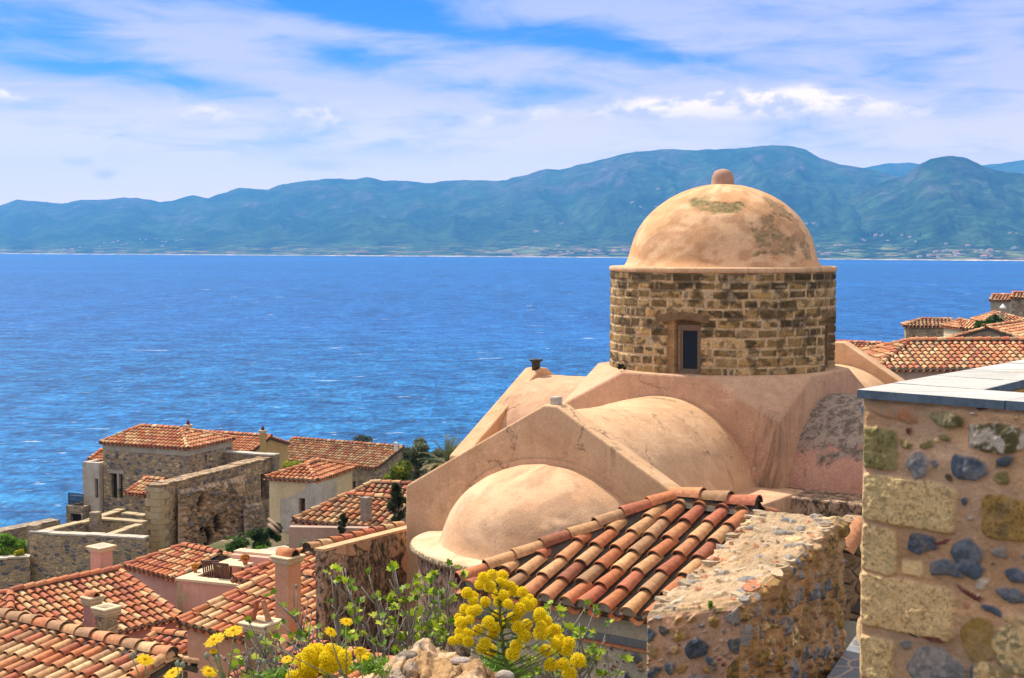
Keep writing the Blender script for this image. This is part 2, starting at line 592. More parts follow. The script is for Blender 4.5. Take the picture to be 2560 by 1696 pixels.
M['pinkvault'] = material('worn_pink_vault', pinkvault_fn)
M['cream'] = plaster('cream_plaster', (0.66, 0.50, 0.27), (0.72, 0.58, 0.36), (0.25, 0.2, 0.13), 0.4, bump=0.3)
M['ochre'] = plaster('ochre_plaster', (0.50, 0.33, 0.13), (0.56, 0.40, 0.19), (0.2, 0.14, 0.08), 0.4, bump=0.3)
M['greyplaster'] = plaster('grey_render', (0.42, 0.36, 0.28), (0.55, 0.49, 0.40), (0.14, 0.12, 0.1), 0.6, bump=0.4)
M['taupe'] = plaster('taupe_render', (0.40, 0.28, 0.21), (0.47, 0.34, 0.26), (0.2, 0.15, 0.11), 0.4, bump=0.3, speck=0.12)
M['cement'] = plaster('cement_render', (0.34, 0.30, 0.22), (0.44, 0.39, 0.30), (0.16, 0.16, 0.15), 0.5, bump=0.3)
def stained_fn(t):
    co = objco(t)
    big = t.noise(co, 0.7, 7, 0.65, 0.6)
    mid = t.noise(co, 3.2, 8, 0.72, 0.8)
    sp = t.noise(t.mapping(co, scale=(1.2, 1.2, 0.7)), 11.0, 7, 0.78, 0.3)
    fine = t.noise(co, 42, 4, 0.65)
    c = t.mix(t.maprange(mid, 0.40, 0.60, 0, 1, True), (0.52, 0.36, 0.24), (0.30, 0.21, 0.14))
    c = t.mix(t.m('MULTIPLY', t.maprange(big, 0.50, 0.66, 0, 1, True), 0.6), c, (0.56, 0.37, 0.25))
    dk = t.maprange(t.m('ADD', t.m('MULTIPLY', sp, 0.8), t.m('MULTIPLY', mid, 0.35)), 0.55, 0.65, 0, 1, True)
    c = t.mix(t.m('MULTIPLY', dk, 0.88), c, (0.050, 0.040, 0.030))
    c = t.mix(0.6, c, t.ramp(fine, [(0.3, 0.5), (0.7, 1.35)]), 'MULTIPLY')
    return {'Base Color': c, 'Roughness': 0.95, 'Specular IOR Level': 0.1, 'Bump': t.m('SUBTRACT', t.m('ADD', mid, t.m('MULTIPLY', fine, 0.3)), t.m('MULTIPLY', dk, 0.4)), 'BumpD': 0.05, 'BumpS': 0.8}


M['stained'] = material('stained_render', stained_fn)
M['coping'] = plaster('sandstone_trim', (0.60, 0.46, 0.28), (0.70, 0.57, 0.38), (0.25, 0.19, 0.1), 0.4, scale=2, bump=0.3)
M['tile'] = from_col('roof_tile_clay', 14, 0.58, 1.26, 0.7, 0.014, 0.88, (0.15, 0.11, 0.06), 0.6, 5.5)
M['tile_far'] = from_col('roof_tile_clay_far', 10, 0.75, 1.2, 0.3, 0.01, 0.85, (0.16, 0.12, 0.07), 0.4, 2.5)
M['tile_old'] = from_col('roof_tile_weathered', 14, 0.55, 1.25, 0.7, 0.014, 0.9, (0.30, 0.18, 0.055), 0.6, 6.5)
M['wallstone'] = from_col('wall_stone_near', 60, 0.78, 1.2, 0.7, 0.008, 0.92, (0.40, 0.30, 0.19), 0.35, 3.0)
M['stone'] = from_col('walling_stone', 45, 0.65, 1.28, 0.9, 0.012, 0.9, (0.10, 0.085, 0.04), 0.3, 9.0)
M['drumstone'] = from_col('drum_masonry', 26, 0.5, 1.35, 0.9, 0.015, 0.92, (0.045, 0.037, 0.022), 0.6, 3.6)
def slate_fn(t):
    co = objco(t)
    c = vcol(t)
    st = t.noise(t.mapping(co, scale=(1.2, 16, 6), rot=(0, 0, R(42))), 1.0, 7, 0.7, 0.3)
    big = t.noise(co, 2.2, 7, 0.7, 0.6)
    f = t.noise(co, 40, 5, 0.7)
    c = t.mix(0.8, c, t.ramp(st, [(0.34, 0.66), (0.5, 1.0), (0.66, 1.15)]), 'MULTIPLY')
    c = t.mix(t.m('MULTIPLY', t.maprange(big, 0.52, 0.68, 0, 1, True), 0.45), c, (0.27, 0.235, 0.18))
    c = t.mix(0.5, c, t.ramp(f, [(0.3, 0.7), (0.7, 1.2)]), 'MULTIPLY')
    return {'Base Color': c, 'Roughness': 0.75, 'Specular IOR Level': 0.2, 'Bump': t.m('ADD', st, t.m('MULTIPLY', f, 0.3)), 'BumpD': 0.012, 'BumpS': 0.6}


M['slate'] = material('slate', slate_fn)
BLU = [(0.14, 0.145, 0.16), (0.22, 0.205, 0.195), (0.54, 0.40, 0.23), (0.46, 0.33, 0.18), (0.34, 0.28, 0.21), (0.13, 0.14, 0.165), (0.62, 0.47, 0.28), (0.40, 0.31, 0.21), (0.50, 0.37, 0.22)]
M['rubble_blue'] = rubble('rubble_blue_stone', (0.50, 0.38, 0.24), BLU, 0.27, 2.0, 0.09, 0.8, 0.35)
M['rubble_wild'] = rubble('rubble_ruin', (0.54, 0.37, 0.22), [(0.48, 0.33, 0.19), (0.28, 0.22, 0.16), (0.58, 0.42, 0.27), (0.18, 0.16, 0.15), (0.38, 0.25, 0.14)], 0.3, 1.3, 0.10, 1.0, 0.85)
M['rubble_brown'] = rubble('rubble_brown', (0.44, 0.34, 0.23), [(0.32, 0.25, 0.18), (0.43, 0.33, 0.22), (0.24, 0.21, 0.18), (0.48, 0.38, 0.26)], 0.3, 1.5, 0.08, 0.8, 0.5)
M['glass'] = flat_mat('dark_pane', (0.008, 0.012, 0.018), 0.22, 0.2, 3, 0.05, 0.002, **{'Specular IOR Level': 0.25})
M['dark'] = flat_mat('dark_opening', (0.012, 0.010, 0.009), 0.9, 0.3, 3)  # near-black sheet colour standing in for unlit interiors
M['wood'] = flat_mat('weathered_wood', (0.20, 0.13, 0.08), 0.8, 0.45, 20, 0.6, 0.01)
M['chairwood'] = flat_mat('brown_wood', (0.10, 0.04, 0.02), 0.6, 0.3, 14)
M['white'] = flat_mat('white_stone', (0.75, 0.73, 0.68), 0.6, 0.1, 6)
M['iron'] = flat_mat('black_iron', (0.02, 0.022, 0.026), 0.5, 0.3, 10)
M['leaf'] = leaf_mat('leaves')
M['bark'] = flat_mat('grey_bark', (0.22, 0.19, 0.16), 0.9, 0.4, 40, 0.8, 0.004)
M['flower'] = leaf_mat('yellow_petals', 0.7, 0.5)
M['clay'] = flat_mat('clay_pot', (0.50, 0.19, 0.09), 0.85, 0.3, 14, 0.4, 0.01)

# ================================================================== SETTING
def sea_fn(t):
    co = objco(t)
    a = t.noise(t.mapping(co, scale=(1, 1.5, 1)), 0.16, 5, 0.6, 0.3)       # chop
    b = t.noise(t.mapping(co, scale=(1, 1.4, 1)), 0.045, 5, 0.6, 0.2)      # swell
    c_ = t.noise(t.mapping(co, scale=(0.5, 1.0, 1)), 0.006, 5, 0.55, 0.6)  # wind lanes
    d_ = t.noise(t.mapping(co, scale=(0.5, 1.0, 1), loc=(40, 9, 0)), 0.0016, 4, 0.5, 0.4)
    e_ = t.noise(t.mapping(co, scale=(1, 1.6, 1)), 0.6, 4, 0.6, 0.2)
    mixn = t.m('ADD', t.m('ADD', t.m('MULTIPLY', a, 0.45), t.m('MULTIPLY', b, 0.35)), t.m('MULTIPLY', e_, 0.2))
    col = t.ramp(mixn, [(0.42, (0.002, 0.036, 0.145)), (0.5, (0.006, 0.088, 0.285)), (0.60, (0.025, 0.165, 0.42))])
    sep = t.n('SeparateXYZ', {0: co}).outputs
    near = t.maprange(sep[1], 900, 180, 0, 1)
    col = t.mix(t.m('MULTIPLY', near, 0.65), col, t.ramp(mixn, [(0.42, (0.001, 0.050, 0.14)), (0.5, (0.005, 0.122, 0.285)), (0.60, (0.025, 0.23, 0.42))]))
    lane = t.noise(t.mapping(co, scale=(0.035, 0.0042, 1)), 1.0, 6, 0.72, 0.5)
    lane2 = t.noise(t.mapping(co, scale=(0.55, 0.14, 1)), 1.0, 5, 0.72, 0.4)
    col = t.mix(1.0, col, t.ramp(lane, [(0.36, 0.82), (0.5, 1.0), (0.64, 1.14)]), 'MULTIPLY')
    col = t.mix(1.0, col, t.ramp(lane2, [(0.38, 0.6), (0.5, 1.0), (0.62, 1.35)]), 'MULTIPLY')
    col = t.mix(t.m('MULTIPLY', t.maprange(c_, 0.42, 0.66, 0, 1, True), 0.15), col, (0.015, 0.14, 0.42))
    col = t.mix(t.m('MULTIPLY', t.maprange(d_, 0.5, 0.66, 0, 1, True), 0.3), col, (0.02, 0.15, 0.48))
    # whitecaps where the chop stands highest, then sun glints painted as flecks
    w1 = t.noise(t.mapping(co, scale=(0.35, 1.1, 1)), 0.11, 5, 0.62, 0.5)
    w2 = t.noise(co, 0.02, 3, 0.5)
    foam_glint = t.m('MULTIPLY', t.maprange(w1, 0.672, 0.70, 0, 1), t.maprange(w2, 0.46, 0.56, 0, 1))
    w3 = t.noise(t.mapping(co, scale=(0.3, 1.2, 1), loc=(11, 3, 0)), 0.45, 4, 0.6, 0.4)
    glint_flecks = t.m('MULTIPLY', t.maprange(w3, 0.675, 0.70, 0, 1), near)  # fine sun glints painted into the water colour
    foam_glint = t.m('MAXIMUM', foam_glint, glint_flecks)
    col = t.mix(t.m('MULTIPLY', foam_glint, 0.9), col, (0.78, 0.82, 0.86))
    h = t.m('ADD', t.m('MULTIPLY', b, 3.0), t.m('ADD', t.m('MULTIPLY', a, 1.2), t.m('MULTIPLY', e_, 0.3)))
    return {'Base Color': col, 'Roughness': 0.5, 'Specular IOR Level': 0.08, 'Bump': h, 'BumpD': 1.0, 'BumpS': 0.7}


M['sea'] = material('sea_water', sea_fn)
S_ = 15000.0
sea = mk('sea', [(-S_, -3000, 0), (S_, -3000, 0), (S_, 13800, 0), (-S_, 13800, 0)], [[0, 1, 2, 3]], M['sea'], base=(0, 0, 0))
tag(sea, kind='structure')

# ---- hills across the bay -------------------------------------------------
SKY1 = [(-900, 530), (-300, 520), (0, 511), (46, 496), (89, 499), (157, 507), (203, 496), (270, 496), (311, 491), (346, 491), (400, 501), (433, 499), (484, 485), (522, 493), (541, 484), (600, 467),
        (671, 470), (708, 457), (811, 444), (887, 445), (919, 439), (963, 449), (1017, 448), (1065, 455), (1098, 451), (1136, 448), (1266, 447), (1280, 440), (1312, 435),
        (1364, 419), (1399, 421), (1496, 397), (1588, 375), (1680, 369), (1745, 372), (1821, 369), (1929, 359), (1978, 361), (2007, 369), (2048, 392), (2102, 409), (2151, 415), (2250, 440), (2400, 470), (3400, 520)]
SKY2 = [(1900, 615), (1960, 596), (2037, 560), (2091, 519), (2156, 474), (2210, 450), (2264, 433), (2297, 406), (2318, 395), (2350, 389), (2378, 386), (2400, 389), (2421, 397), (2459, 414), (2502, 424), (2560, 432), (2760, 446), (3400, 460)]
SKY3 = [(1900, 470), (2050, 430), (2151, 416), (2210, 406), (2270, 404), (2291, 406), (2370, 418), (2459, 409), (2560, 397), (2760, 392), (3400, 420)]


def coast_py(px):
    return np.interp(px, [-900, 0, 1280, 2560, 3400], [630, 635, 643, 653, 660])


def mtn_fn(t):
    co = objco(t)
    c = vcol(t)
    n1 = t.noise(co, 0.011, 8, 0.68, 0.5)
    n2 = t.noise(co, 0.045, 6, 0.7)
    c = t.mix(1.0, c, t.ramp(n1, [(0.36, 0.42), (0.5, 0.95), (0.64, 1.65)]), 'MULTIPLY')
    c = t.mix(0.8, c, t.ramp(n2, [(0.32, 0.45), (0.68, 1.6)]), 'MULTIPLY')
    return {'Base Color': c, 'Roughness': 0.95, 'Specular IOR Level': 0.05, 'Bump': t.m('ADD', n1, t.m('MULTIPLY', n2, 0.4)), 'BumpD': 30.0, 'BumpS': 0.7}


M['mountain'] = material('mountain_scrub', mtn_fn)
HILLS = []


def mountain(name, skyl, d_add, spur, seed, px0, px1, plain=0.22, base_d=None, rocky=0.5):
    px = np.arange(px0, px1 + 1, 5.0)
    tt = np.concatenate([np.linspace(0, 0.3, 46), np.linspace(0.31, 1, 90), [1.06, 1.14, 1.25]])
    sy = np.interp(px, [p[0] for p in skyl], [p[1] for p in skyl])
    sy = sy + (fbm(px / 26, px * 0, seed, 4) - 0.5) * 5
    k = (HZ - coast_py(px)) / F
    dc = -50.0 / k if base_d is None else np.full_like(px, base_d)
    dr = dc + d_add
    cosz = [ray(p, 0) for p in px]
    dirx = np.array([d.x / d.y for d in [ray(p, HZ) for p in px]])
    # exact slope of the skyline ray
    sl = np.array([(lambda d: d.z / d.y)(ray(p, y)) for p, y in zip(px, sy)])
    zr = 50 + sl * dr
    Tm, Pm = np.meshgrid(tt, px, indexing='ij')
    Y = dc + (dr - dc) * np.minimum(Tm, 1.3)
    X = dirx * Y
    prof = np.where(Tm < plain, 0.10 * Tm / plain, 0.10 + 0.90 * np.clip((Tm - plain) / (1 - plain), 0, 1) ** 1.12)
    prof = np.where(Tm > 1, 1 - (Tm - 1) * 3.5, prof)
    rid = 1 - np.abs(2 * fbm(Pm / 150 + Tm * 0.9, Tm * 2.1, seed, 5) - 1)
    rid2 = fbm(Pm / 42, Tm * 7, seed + 2, 5)
    amp = np.sin(np.clip(Tm, 0, 1) * math.pi) ** 0.8 * np.clip((Tm - 0.08) / 0.3, 0, 1)
    Z = zr * prof + zr * amp * (spur * (rid - 0.72) + 0.22 * spur * (rid2 - 0.5))
    Z = np.where(Tm <= 1, np.minimum(Z, 50 + (sl - 0.001) * Y + 0.0), Z)
    Z = np.maximum(Z, -2 + 5 * (Tm > 0.004))
    V = np.stack([X, Y, Z], -1).reshape(-1, 3)
    # cover: scrub, bare rock high up, fields on the plain
    scr = np.array([0.018, 0.046, 0.018]); scr2 = np.array([0.042, 0.080, 0.028])
    rock = np.array([0.09, 0.085, 0.07]); field = np.array([0.17, 0.20, 0.07]); earth = np.array([0.33, 0.19, 0.12]); sand = np.array([0.45, 0.38, 0.28])
    w = sstep(0.35, 0.65, fbm(Pm / 70, Tm * 9, seed + 3, 5))[..., None]
    C = scr * (1 - w) + scr2 * w
    rk = sstep(0.56, 0.70, fbm(Pm / 55 + 5, Tm * 11, seed + 4, 5)) * sstep(0.42, 0.7, Tm) * rocky
    gx = np.abs(np.gradient(Z, axis=0)); rk = np.clip(rk + 0.55 * rocky * sstep(0.62, 0.8, rid) * sstep(0.5, 0.8, Tm) * (rid2 > 0.48), 0, 1)
    C = C * (1 - rk[..., None]) + rock * rk[..., None]
    fl = sstep(0.54, 0.60, fbm(Pm / 45, Tm * 60, seed + 1, 3)) * (1 - sstep(plain * 0.5, plain * 1.1, Tm))
    C = C * (1 - 0.8 * fl[..., None]) + field * 0.8 * fl[..., None]
    ea = sstep(0.64, 0.68, fbm(Pm / 30 + 9, Tm * 80, seed + 5, 3)) * (1 - sstep(plain * 0.4, plain * 0.8, Tm))
    C = C * (1 - 0.8 * ea[..., None]) + earth * 0.8 * ea[..., None]
    sh = (Tm < 0.008)[..., None]
    C = np.where(sh, sand, C)
    o = mk(name, V, gridF(len(px), len(tt)), M['mountain'], col=C.reshape(-1, 3), smooth=True, base=(0, 7000, 0))
    tag(o, kind='structure')
    py = 848 - F * ((X * 0) + (Y * _up.y + (Z - 50) * _up.z)) / (Y * _fw.y + (Z - 50) * _fw.z)
    HILLS.append((px, tt, X, Y, Z, py))
    return o


mountain('mountain', SKY1, 4200, 0.30, 1, -900, 3400, rocky=0.75)
mountain('hill', SKY2, 2300, 0.24, 4, 1900, 3400, plain=0.30, rocky=0.45)
mountain('mountain_range', SKY3, 3000, 0.2, 6, 1900, 3400, base_d=9200, rocky=0.4)


def on_hill(px_, py_, which):
    px, tt, X, Y, Z, py = HILLS[which]
    j = int(np.argmin(np.abs(px - px_)))
    col = py[:, j]
    i = int(np.argmax(col <= py_)) if (col <= py_).any() else len(col) - 1
    return Vector((X[i, j], Y[i, j], Z[i, j]))


# ---- houses and cypresses of the far shore --------------------------------
M['far_wall'] = flat_mat('far_house_wall', (0.72, 0.66, 0.58), 0.9, 0.1, 0.2)
M['far_roof'] = flat_mat('far_house_roof', (0.50, 0.22, 0.13), 0.9, 0.2, 0.2)


def far_house_mesh(roofed):
    g = G()
    g.box((-.5, -.4, -.35), (1, 0, 0), (0, .8, 0), (0, 0, .85), (0.7, 0.65, 0.58), 0)
    g.box((-.30, -.42, -.35), (.14, 0, 0), (0, .05, 0), (0, 0, .5), (0.1, 0.1, 0.1), 0)
    if roofed:
        b = [(-.56, -.47, .5), (.56, -.47, .5), (.56, .47, .5), (-.56, .47, .5)]
        t_ = [(-.2, -.02, .78), (.2, -.02, .78), (.2, .02, .78), (-.2, .02, .78)]
        g.hexa(b, t_, (0.5, 0.22, 0.13), 1)
    else:
        g.box((-.53, -.43, .5), (1.06, 0, 0), (0, .86, 0), (0, 0, .05), (0.8, 0.8, 0.76), 0)
        g.box((-.1, -.1, .55), (.4, 0, 0), (0, .3, 0), (0, 0, .2), (0.7, 0.65, 0.58), 0)
    return g


_fh = []
for roofed in (True, False):
    o = far_house_mesh(roofed).build('distant_house', [M['far_wall'], M['far_roof']], base=(0, 0, 0), col=False)
    _fh.append(o)
FAR = []
for x, y, s in [(405, 805, 30), (460, 790, 22), (487, 793, 24), (1035, 900, 45), (1085, 900, 40), (1265, 900, 30), (1350, 920, 26), (912, 935, 26), (940, 941, 24), (1155, 950, 24), (1390, 955, 26), (685, 990, 40), (722, 990, 40), (515, 993, 28),
                (1660, 975, 30), (1860, 990, 38), (785, 1042, 50), (550, 1072, 34), (622, 1057, 36), (1305, 1025, 20), (1570, 1047, 44), (1530, 1080, 44), (1672, 1035, 50), (1765, 1050, 46), (1772, 1074, 58), (1985, 1029, 34),
                (2065, 1037, 50), (2000, 1096, 66), (2280, 1012, 48), (2250, 881, 22), (2295, 879, 22), (1935, 1042, 28), (1600, 1090, 26), (2080, 1085, 26), (1440, 1088, 40), (2130, 1045, 28)]:
    FAR.append((1900 + x / 3.586, 340 + y / 3.586, s / 3.586, 1, 'below the right hand hill'))
for x, y, s in [(1415, 775, 30), (1470, 778, 24), (1545, 777, 20), (1635, 762, 28), (1650, 806, 30), (1700, 804, 24), (1740, 813, 24), (1815, 798, 26), (1860, 802, 28), (1895, 793, 26), (1930, 799, 22), (2020, 806, 40), (2095, 800, 36),
                (2120, 796, 30), (1480, 668, 34), (1660, 606, 16), (1645, 611, 14), (1930, 725, 18), (1330, 818, 30), (1510, 816, 24), (2140, 465, 24), (2310, 496, 24), (2200, 496, 22), (2330, 374, 22)]:
    FAR.append((800 + x / 2.752, 340 + y / 2.752, s / 2.752, 0, 'left of the domed church'))
for x, y, s in [(715, 577, 16), (765, 571, 14), (790, 569, 16), (815, 564, 15), (865, 582, 22), (842, 589, 14), (690, 602, 14), (975, 576, 14), (958, 552, 13), (1000, 550, 13), (1070, 547, 16), (1110, 567, 15), (1137, 567, 14), (1230, 557, 16),
                (1255, 553, 14), (1205, 558, 13), (445, 615, 14), (490, 618, 24), (550, 603, 15), (1115, 600, 30)]:
    FAR.append((x / 2.752, 400 + y / 2.752, s / 2.752, 0, 'on the hillside at the far left'))
for i, (px, py, w, hl, where) in enumerate(FAR):
    k = 0 if (i * 7) % 3 != 1 else 1
    p = on_hill(px, py, hl)
    p2 = on_hill(px, py, 0)
    if p2.y < p.y: p = p2
    sz = max(w, 4.2) / F * p.y
    kind_ = 'red roofed' if k == 0 else 'flat roofed'
    lab = 'tiny pale %s house across the bay, %s' % (kind_, where)
    o = dup(_fh[k], p, rnd.uniform(-0.5, 0.5), (sz, sz, sz * rnd.uniform(0.5, 0.62)), lab, 'pale %s houses across the bay %s' % (kind_, where))
    o['category'] = 'house'
for o in _fh:
    bpy.data.objects.remove(o)

M['cyp_far'] = flat_mat('far_cypress', (0.012, 0.03, 0.018), 0.95, 0.3, 0.3)
g = G()
g.lathe([(0.03, -0.1), (0.13, .1), (.16, .35), (.1, .75), (.0, 1.0)], (0, 0, 0), 7)
fc = g.build('distant_cypress', M['cyp_far'], base=(0, 0, 0), col=False)
for i, px in enumerate([2124, 2134, 2146, 2158, 2165, 2172, 2181, 2187, 2194, 2200, 2212, 2222, 2262, 2300]):
    p = on_hill(px, 592 + rnd.uniform(-1, 2), 1)
    s = rnd.uniform(9, 15) / F * p.y
    o = dup(fc, p, 0, (s * 0.9, s * 0.9, s), 'tiny dark cypress in the row across the bay, right of the dome', 'cypresses in a row across the bay')
    o['category'] = 'tree'
bpy.data.objects.remove(fc)

# ---- the town's rock ------------------------------------------------------
GP = np.array([(0, 0, 47.9), (-5, 3, 47.3), (5, 3, 47.0), (0, 6, 46.7), (-3, 9, 44.8), (1, 10, 44.4), (4.5, 10, 45.0), (2.5, 13, 44.9), (4, 17, 44.9), (6, 22, 44.0), (9, 30, 43.0), (0, 20, 42.5), (0, 30, 41.3), (-4, 25, 40.3),
               (-10, 22, 39.0), (-15, 24, 38), (-12, 35, 36.7), (-6, 34, 38), (-8, 45, 38.2), (-3, 45, 39.8), (-11.5, 60, 37.0), (-9, 56, 37.6), (-18, 52, 35), (-20, 60, 34), (-27, 64, 36.2), (-30, 66, 36.0), (-24, 80, 32.0), (-14, 80, 33.4), (-5, 70, 35.4), (0, 80, 35), (-6, 100, 33),
               (4, 60, 38.5), (15, 40, 42), (20, 60, 41.5), (40, 100, 41.2), (30, 90, 40.5), (60, 120, 42), (70, 140, 42), (90, 110, 46), (-45, 70, 20), (-42, 90, 8), (-25, 112, 14), (-5, 130, 18), (10, 125, 24), (25, 140, 22), (50, 180, 14),
               (-60, 40, 10), (-70, 10, 5), (-70, 100, -4), (-30, 150, -4), (20, 190, -4), (60, 230, -4), (-80, -10, -4), (120, 200, 20), (150, 150, 40), (150, 230, -4), (-90, 60, -4)] + [(x, y, -4) for y in (150, 175, 200, 236) for x in range(-95, 30, 20)] + [(x, 236, -4) for x in range(40, 170, 20)] + [(-95, y, -4) for y in range(-10, 150, 20)], float)
gx = np.arange(-95, 165, 2.0); gy = np.arange(-12, 236, 2.0)
GX, GY = np.meshgrid(gx, gy)


def ground_z(x, y):
    x = np.asarray(x, float); y = np.asarray(y, float)
    num = 0; den = 0
    for px, py, pz in GP:
        w = 1.0 / ((x - px) ** 2 + (y - py) ** 2 + 0.6) ** 1.9
        num = num + w * pz; den = den + w
    return num / den


GZ = ground_z(GX, GY) + (fbm(GX / 5, GY / 5, 3, 4) - 0.5) * 0.5


def ground_fn(t):
    co = objco(t)
    n1 = t.noise(co, 0.35, 8, 0.7, 0.4)
    n2 = t.noise(co, 3.0, 6, 0.7)
    c = t.ramp(n1, [(0.35, (0.05, 0.07, 0.02)), (0.5, (0.14, 0.12, 0.06)), (0.62, (0.30, 0.23, 0.15))])
    c = t.mix(0.8, c, t.ramp(n2, [(0.3, 0.4), (0.7, 1.5)]), 'MULTIPLY')
    return {'Base Color': c, 'Roughness': 0.95, 'Specular IOR Level': 0.1, 'Bump': t.m('ADD', n1, n2), 'BumpD': 0.2, 'BumpS': 0.8}


M['ground'] = material('rocky_ground', ground_fn)
o = mk('ground', np.stack([GX, GY, GZ], -1).reshape(-1, 3), gridF(len(gx), len(gy)), M['ground'], smooth=True, base=(0, 0, 0))
tag(o, kind='structure')

# ---- the air ---------------------------------------------------------------
hz = bpy.data.materials.new('haze_air')
hz.use_nodes = True
hz.node_tree.nodes.clear()
HT = T(hz.node_tree)
vol = HT.n('VolumePrincipled', {'Color': (0.115, 0.43, 0.88, 1), 'Density': 9.0e-5, 'Anisotropy': 0.15})
HT.n('OutputMaterial', {'Volume': vol.outputs[0]})
g = G()
g.box((-15500, -3500, -5), (31000, 0, 0), (0, 17600, 0), (0, 0, 860))
o = g.build('haze', hz, base=(0, 0, 0), col=False)
tag(o, kind='stuff')

# ================================================================== CHURCH
CA = R(35)
av = Vector((-math.sin(CA), -math.cos(CA), 0))      # towards the apse
vv = Vector((math.cos(CA), -math.sin(CA), 0))       # towards the right arm
UP = Vector((0, 0, 1))
CC = Vector((4.66, 32, 0))


def L(s, w, z, A=None, B=None):
    A = A or av; B = B or vv
    p = CC + A * s + B * w
    return Vector((p.x, p.y, z))


church = thing('church', (CC.x, CC.y, 41.0), 'domed ochre plastered church with stone drum, apse and vaulted arms above the sea', 'church')
ZT, ZB, RD = 49.49, 47.28, 2.46
# --- drum: coursed masonry on a cylinder
nu, nv = 1100, 150
th0 = np.linspace(0, 2 * math.pi, nu, endpoint=False)
zz = np.linspace(ZB - 0.02, ZT - 0.10, nv)
TH, ZZ = np.meshgrid(th0, zz)
arc = TH * RD
hgt = np.zeros_like(TH); colr = np.zeros(TH.shape + (3,))
rs = np.random.RandomState(5)
mort = np.array([0.60, 0.42, 0.23])
wz = ZZ + 0.018 * (fbm(arc * 2.2, ZZ * 2, 2, 3) - 0.5) * 2
wa = arc + 0.022 * (fbm(arc * 3 + 7, ZZ * 3, 3, 3) - 0.5) * 2
edges = [ZB - 0.03]
while edges[-1] < ZT:
    edges.append(edges[-1] + rs.uniform(0.17, 0.22))
colr[:] = mort * (0.75 + 0.5 * fbm(arc * 9, ZZ * 9, 1, 3))[..., None]
stone_id = np.zeros(TH.shape)
for k in range(len(edges) - 1):
    z0, z1 = edges[k], edges[k + 1]
    a_ = rs.uniform(0, .3); tot = 2 * math.pi * RD
    cuts = [a_]
    while cuts[-1] < tot + a_ - 0.2:
        cuts.append(cuts[-1] + (rs.uniform(0.30, 0.56) if rs.rand() > 0.12 else rs.uniform(0.10, 0.16)))
    for i in range(len(cuts) - 1):
        c0, c1 = cuts[i], min(cuts[i + 1], tot + a_)
        wam = np.where(wa < a_, wa + tot, wa)
        row = (wz > z0) & (wz < z1)
        jt = rs.uniform(0.011, 0.026)
        dx = np.minimum(wam - c0, c1 - wam) - jt
        dz = np.minimum(wz - z0, z1 - wz) - jt * 0.9
        d = np.minimum(dx, dz)
        msk = row & (d > 0)
        if not msk.any():
            continue
        up_ = k / (len(edges) - 1)
        tone = rs.choice(4, p=[.40 - .12 * up_, .26 + .02 * up_, .24 - .10 * up_, .10 + .20 * up_])
        bc = [np.array([.42, .265, .10]), np.array([.30, .195, .075]), np.array([.54, .365, .165]), np.array([.17, .115, .052])][tone] * rs.uniform(.8, 1.2)
        if c1 - c0 < 0.17 and rs.rand() < .7: bc = np.array([.50, .40, .25])
        hh = np.clip(d[msk] / 0.02, 0, 1) * rs.uniform(0.010, 0.026)
        hgt[msk] = hh
        edge = sstep(0, 0.016, d[msk])[:, None]
        mot = sstep(.46, .62, fbm(arc[msk] * 8 + k, ZZ[msk] * 10 + i * .7, 6, 4))[:, None] * rs.uniform(.2, .85)
        bcv = bc * (1 - mot) + np.array([.055, .042, .022]) * mot
        colr[msk] = colr[msk] * (1 - edge) + bcv * edge
hgt += 0.012 * (fbm(arc * 14, ZZ * 14, 4, 4) - 0.5)
# black lichen, heaviest under the rim and on the right
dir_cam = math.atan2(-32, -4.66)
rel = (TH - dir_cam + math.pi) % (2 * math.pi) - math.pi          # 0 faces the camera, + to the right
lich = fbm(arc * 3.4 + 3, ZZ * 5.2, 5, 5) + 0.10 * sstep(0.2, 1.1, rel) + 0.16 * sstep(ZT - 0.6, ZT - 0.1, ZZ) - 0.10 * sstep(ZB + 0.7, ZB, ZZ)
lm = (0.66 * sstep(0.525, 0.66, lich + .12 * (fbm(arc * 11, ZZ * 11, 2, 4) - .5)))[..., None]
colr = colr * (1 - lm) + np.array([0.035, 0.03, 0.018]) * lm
pl = (0.5 * sstep(0.66, 0.76, fbm(arc * 5 + 1, ZZ * 5, 6, 4)))[..., None]
colr = colr * (1 - pl) + np.array([0.50, 0.38, 0.24]) * pl
Rr = RD + hgt
WIN = [R(-90) - R(27), R(-90) + R(63), R(-90) + R(153), R(-90) + R(243)]


def wrapd(a):
    return (a + math.pi) % (2 * math.pi) - math.pi


ZW0, ZW1 = ZB - 0.02, 48.36
for wa_ in WIN:
    u = wrapd(TH - wa_) * RD          # + runs anticlockwise seen from above = to the right seen from outside
    top = ZW1 + 0.05 * np.cos(np.clip(u / .4, -1, 1) * math.pi / 2)
    inn = (np.abs(u) < 0.385) & (ZZ < top)
    splay = 0.07 + 0.20 * sstep(-0.24, -0.17, u)
    Rr = np.where(inn, RD - splay, Rr)
    ring = (np.abs(u) < 0.56) & (ZZ < top + 0.17) & (ZZ > top) & ~inn
    colr[ring] = np.array([.20, .13, .065]) * (0.6 + 0.8 * fbm(arc * 8, ZZ * 8, 2, 3))[ring][:, None]
    Rr = np.where(ring, RD + 0.03, Rr)
    colr[inn] = np.array([.36, .22, .10]) * (0.6 + 0.8 * fbm(arc * 6, ZZ * 6, 3, 3))[inn][:, None]
P = np.stack([CC.x + Rr * np.cos(TH), CC.y + Rr * np.sin(TH), ZZ], -1).reshape(-1, 3)
drum = mk('drum', P, gridF(nu, nv, True), M['drumstone'], church, colr.reshape(-1, 3), True)
